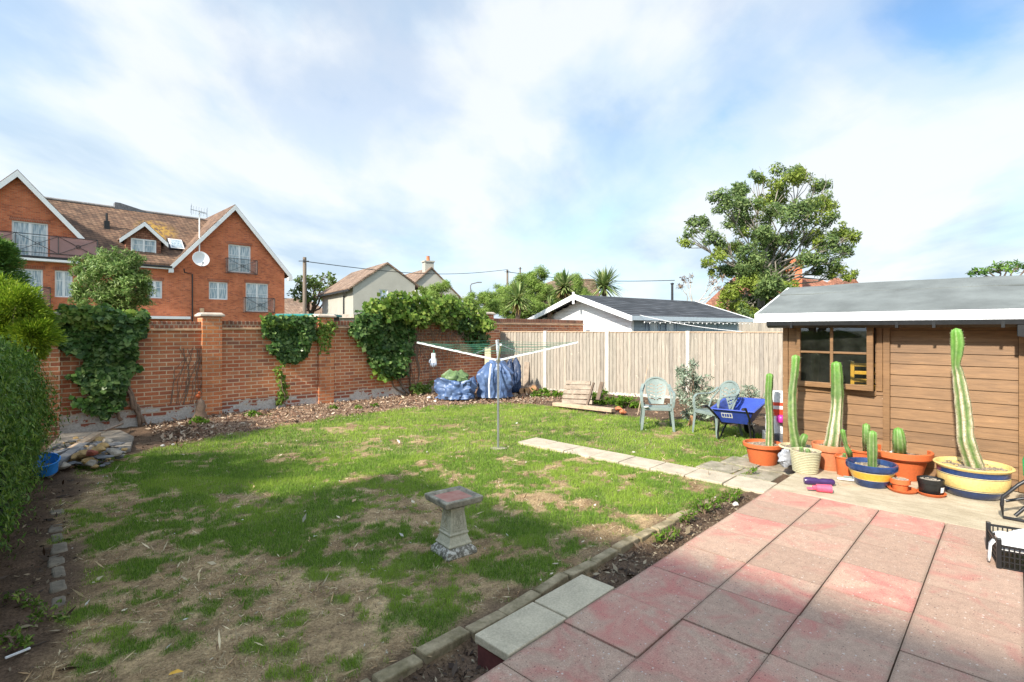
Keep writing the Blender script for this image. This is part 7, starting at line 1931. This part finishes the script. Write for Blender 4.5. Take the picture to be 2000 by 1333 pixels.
# ================================================================ the house behind the camera and its neighbours (they shade the near lawn)
def own_house():
    o = AB(-9.0, 0); h = thing('house', 'white-walled house standing behind the viewpoint that shades the patio', 'house', o, ANG_B)
    mb = MB(); holes = [(1.0,3.4,.15,2.25),(4.6,6.2,1.0,2.2),(-1.6,.0,1.0,2.2),(1.2,3.0,3.2,4.4),(4.8,6.2,3.2,4.4)]
    wall_with_holes(mb, [(-2.9,0),(9,0),(9,4.95),(-2.9,4.95)], holes, -.3, 0); mb.b2((-2.9,-8,0),(-2.6,-.302,4.95)); mb.b2((8.7,-8,0),(9,-.302,4.95)); mb.b2((-2.6,-8,0),(8.7,-7.7,4.95)); mb.build('wall', 'white_render', h)  # walls made white to bounce some light into the shaded ground
    for x0,x1,z0,z1 in holes: 
        w = window(h, x0, x1, z0, z1, -.12, .07, (.5,), ())
        w.rotation_euler = (0,0,math.pi); w.location = ((x0+x1), -.24, 0)
    mb = MB(); mb.b2((-2.5,-1.2,.1),(8.6,-1.1,4.9)); mb.build('inner_wall', 'dark_inside', h)
    mb = MB(); mb.add([(-3.2,.3,4.95),(9.3,.3,4.95),(9.3,-8.3,4.95),(-3.2,-8.3,4.95),(-.5,-4,7.2),(6.5,-4,7.2)], [(1,0,4,5),(2,1,5),(3,2,5,4),(0,3,4),(0,1,2,3)]); mb.build('roof', 'red_tiles', h)
own_house()
for i, (a, b, z, r_, l) in enumerate([(-8.6,-4.6,3.0,1.5,'broad tree beside the house behind the viewpoint'), (-8.2,-7.4,2.7,1.5,'second broad tree farther left behind the viewpoint'), (-7.6,-9.8,2.4,1.4,'third broad tree at the far left behind the viewpoint')]):
    p = AB(a, b); rr = random.Random(i); cl = [((p.x+rr.uniform(-r_,r_)*.75, p.y+rr.uniform(-r_,r_)*.75, z+rr.uniform(-.6,.6)*r_), (r_*.55,)*3) for _ in range(9)]
    tree('shade_tree', l, 'tree', cl, (p.x,p.y,0), 'far_leaf', 'bark', 150, .16, .12, (p.x,p.y,1.4), 60+i, .5, 8, .5)

# ================================================================ sky, sun, camera
SUN_EL = 36.0; sdir = Vector((.648, .762, 0)).normalized()          # horizontal direction the light travels
def world():
    w = bpy.data.worlds.new('World'); bpy.context.scene.world = w; w.use_nodes = True
    nt = NT(w); bg = nt.n['Background']; out = nt.n['World Output']
    sk = nt.new('ShaderNodeTexSky'); sk.sky_type = 'NISHITA'; sk.sun_disc = False; sk.sun_elevation = R(SUN_EL)
    s = -sdir; sk.sun_rotation = math.atan2(s.x, s.y); sk.air_density = 1.0; sk.dust_density = .6; sk.ozone_density = 1.5
    tc = nt.new('ShaderNodeTexCoord'); gen = tc.outputs['Generated']
    sp = nt.new('ShaderNodeSeparateXYZ'); nt.ln(gen, sp.inputs[0])
    z = nt.math('MAXIMUM', sp.outputs[2], 0.0)
    dz = nt.math('ADD', z, .22)
    cc = nt.new('ShaderNodeCombineXYZ'); nt.ln(nt.math('DIVIDE', sp.outputs[0], dz), cc.inputs[0]); nt.ln(nt.math('DIVIDE', sp.outputs[1], dz), cc.inputs[1])
    rot = nt.mapping(cc.outputs[0], (1.0, .66, 1), (0, 0, R(-35)), (3.1, 1.7, 0))
    n1 = nt.noise(rot, 1.25, 8, .54, .25); n2 = nt.noise(nt.mapping(cc.outputs[0], (1, .8, 1), (0,0,R(-35)), (5.3,2.1,0)), .6, 4, .5, .1)
    m = nt.math('ADD', nt.math('MULTIPLY', n1, .62), nt.math('MULTIPLY', n2, .62))
    # more cloud low and left, thinner to upper left and right
    hz = nt.math('SUBTRACT', 1.0, nt.math('MULTIPLY', z, 2.6), clamp=True)
    m = nt.math('ADD', m, nt.math('MULTIPLY', hz, .10))
    mask = nt.ramp(m, [(.50, .04), (.60, .62), (.69, 1.0)], 'EASE')
    n3 = nt.noise(nt.mapping(cc.outputs[0], (1,.6,1), (0,0,R(-35)), (1.2,5.7,0)), 1.3, 6, .55, .2)
    shade = nt.ramp(n3, [(.38, (.36,.45,.54)), (.47, (.47,.54,.60)), (.55, (.57,.595,.61))])
    skyc = nt.mix(1.0, sk.outputs[0], (.100,.128,.140), 'MULTIPLY')
    haze = nt.mix(hz, skyc, (.54,.62,.68))
    c = nt.mix(nt.math('MULTIPLY', mask, .92), nt.mix(nt.math('MULTIPLY', hz, .92), skyc, (.54,.62,.68)), shade)
    dt = nt.new('ShaderNodeVectorMath', operation='DOT_PRODUCT'); nt.ln(gen, dt.inputs[0]); dt.inputs[1].default_value = (-sdir.x*math.cos(R(SUN_EL)), -sdir.y*math.cos(R(SUN_EL)), math.sin(R(SUN_EL)))
    gl = nt.math('MULTIPLY', nt.math('POWER', nt.math('MAXIMUM', dt.outputs['Value'], 0.0), 1.6), 1.1)   # cloud is brighter round the sun
    c = nt.mix(1.0, c, nt.math('ADD', gl, 1.0), 'MULTIPLY')
    bg.inputs['Strength'].default_value = 1.0
    nt.ln(c, bg.inputs[0])
world()
sun = bpy.data.lights.new('sun', 'SUN'); sun.energy = 4.7; sun.angle = R(2.0); sun.color = (1.0, .93, .82)
so = bpy.data.objects.new('sun', sun); C.objects.link(so)
L = Vector((sdir.x*math.cos(R(SUN_EL)), sdir.y*math.cos(R(SUN_EL)), -math.sin(R(SUN_EL)))); so.rotation_euler = L.to_track_quat('-Z', 'Y').to_euler(); so.location = (-8,-8,12)
cam = bpy.data.cameras.new('camera'); co_ = bpy.data.objects.new('camera', cam); C.objects.link(co_)
co_.location = (0, 0, CH); co_.rotation_euler = (R(90), 0, 0); cam.sensor_width = 36; cam.lens = 36*F/2000; cam.shift_y = -(666.5-HOR)/2000*-1*-1
cam.clip_start = .05; cam.clip_end = 2000
sc = bpy.context.scene; sc.camera = co_
sc.view_settings.view_transform = 'Standard'; sc.view_settings.look = 'None'; sc.view_settings.exposure = 0.80; sc.view_settings.gamma = 1
sc.cycles.use_denoising = True
sc.cycles.max_bounces = 6; sc.cycles.transparent_max_bounces = 16
print('objects', len(bpy.data.objects))
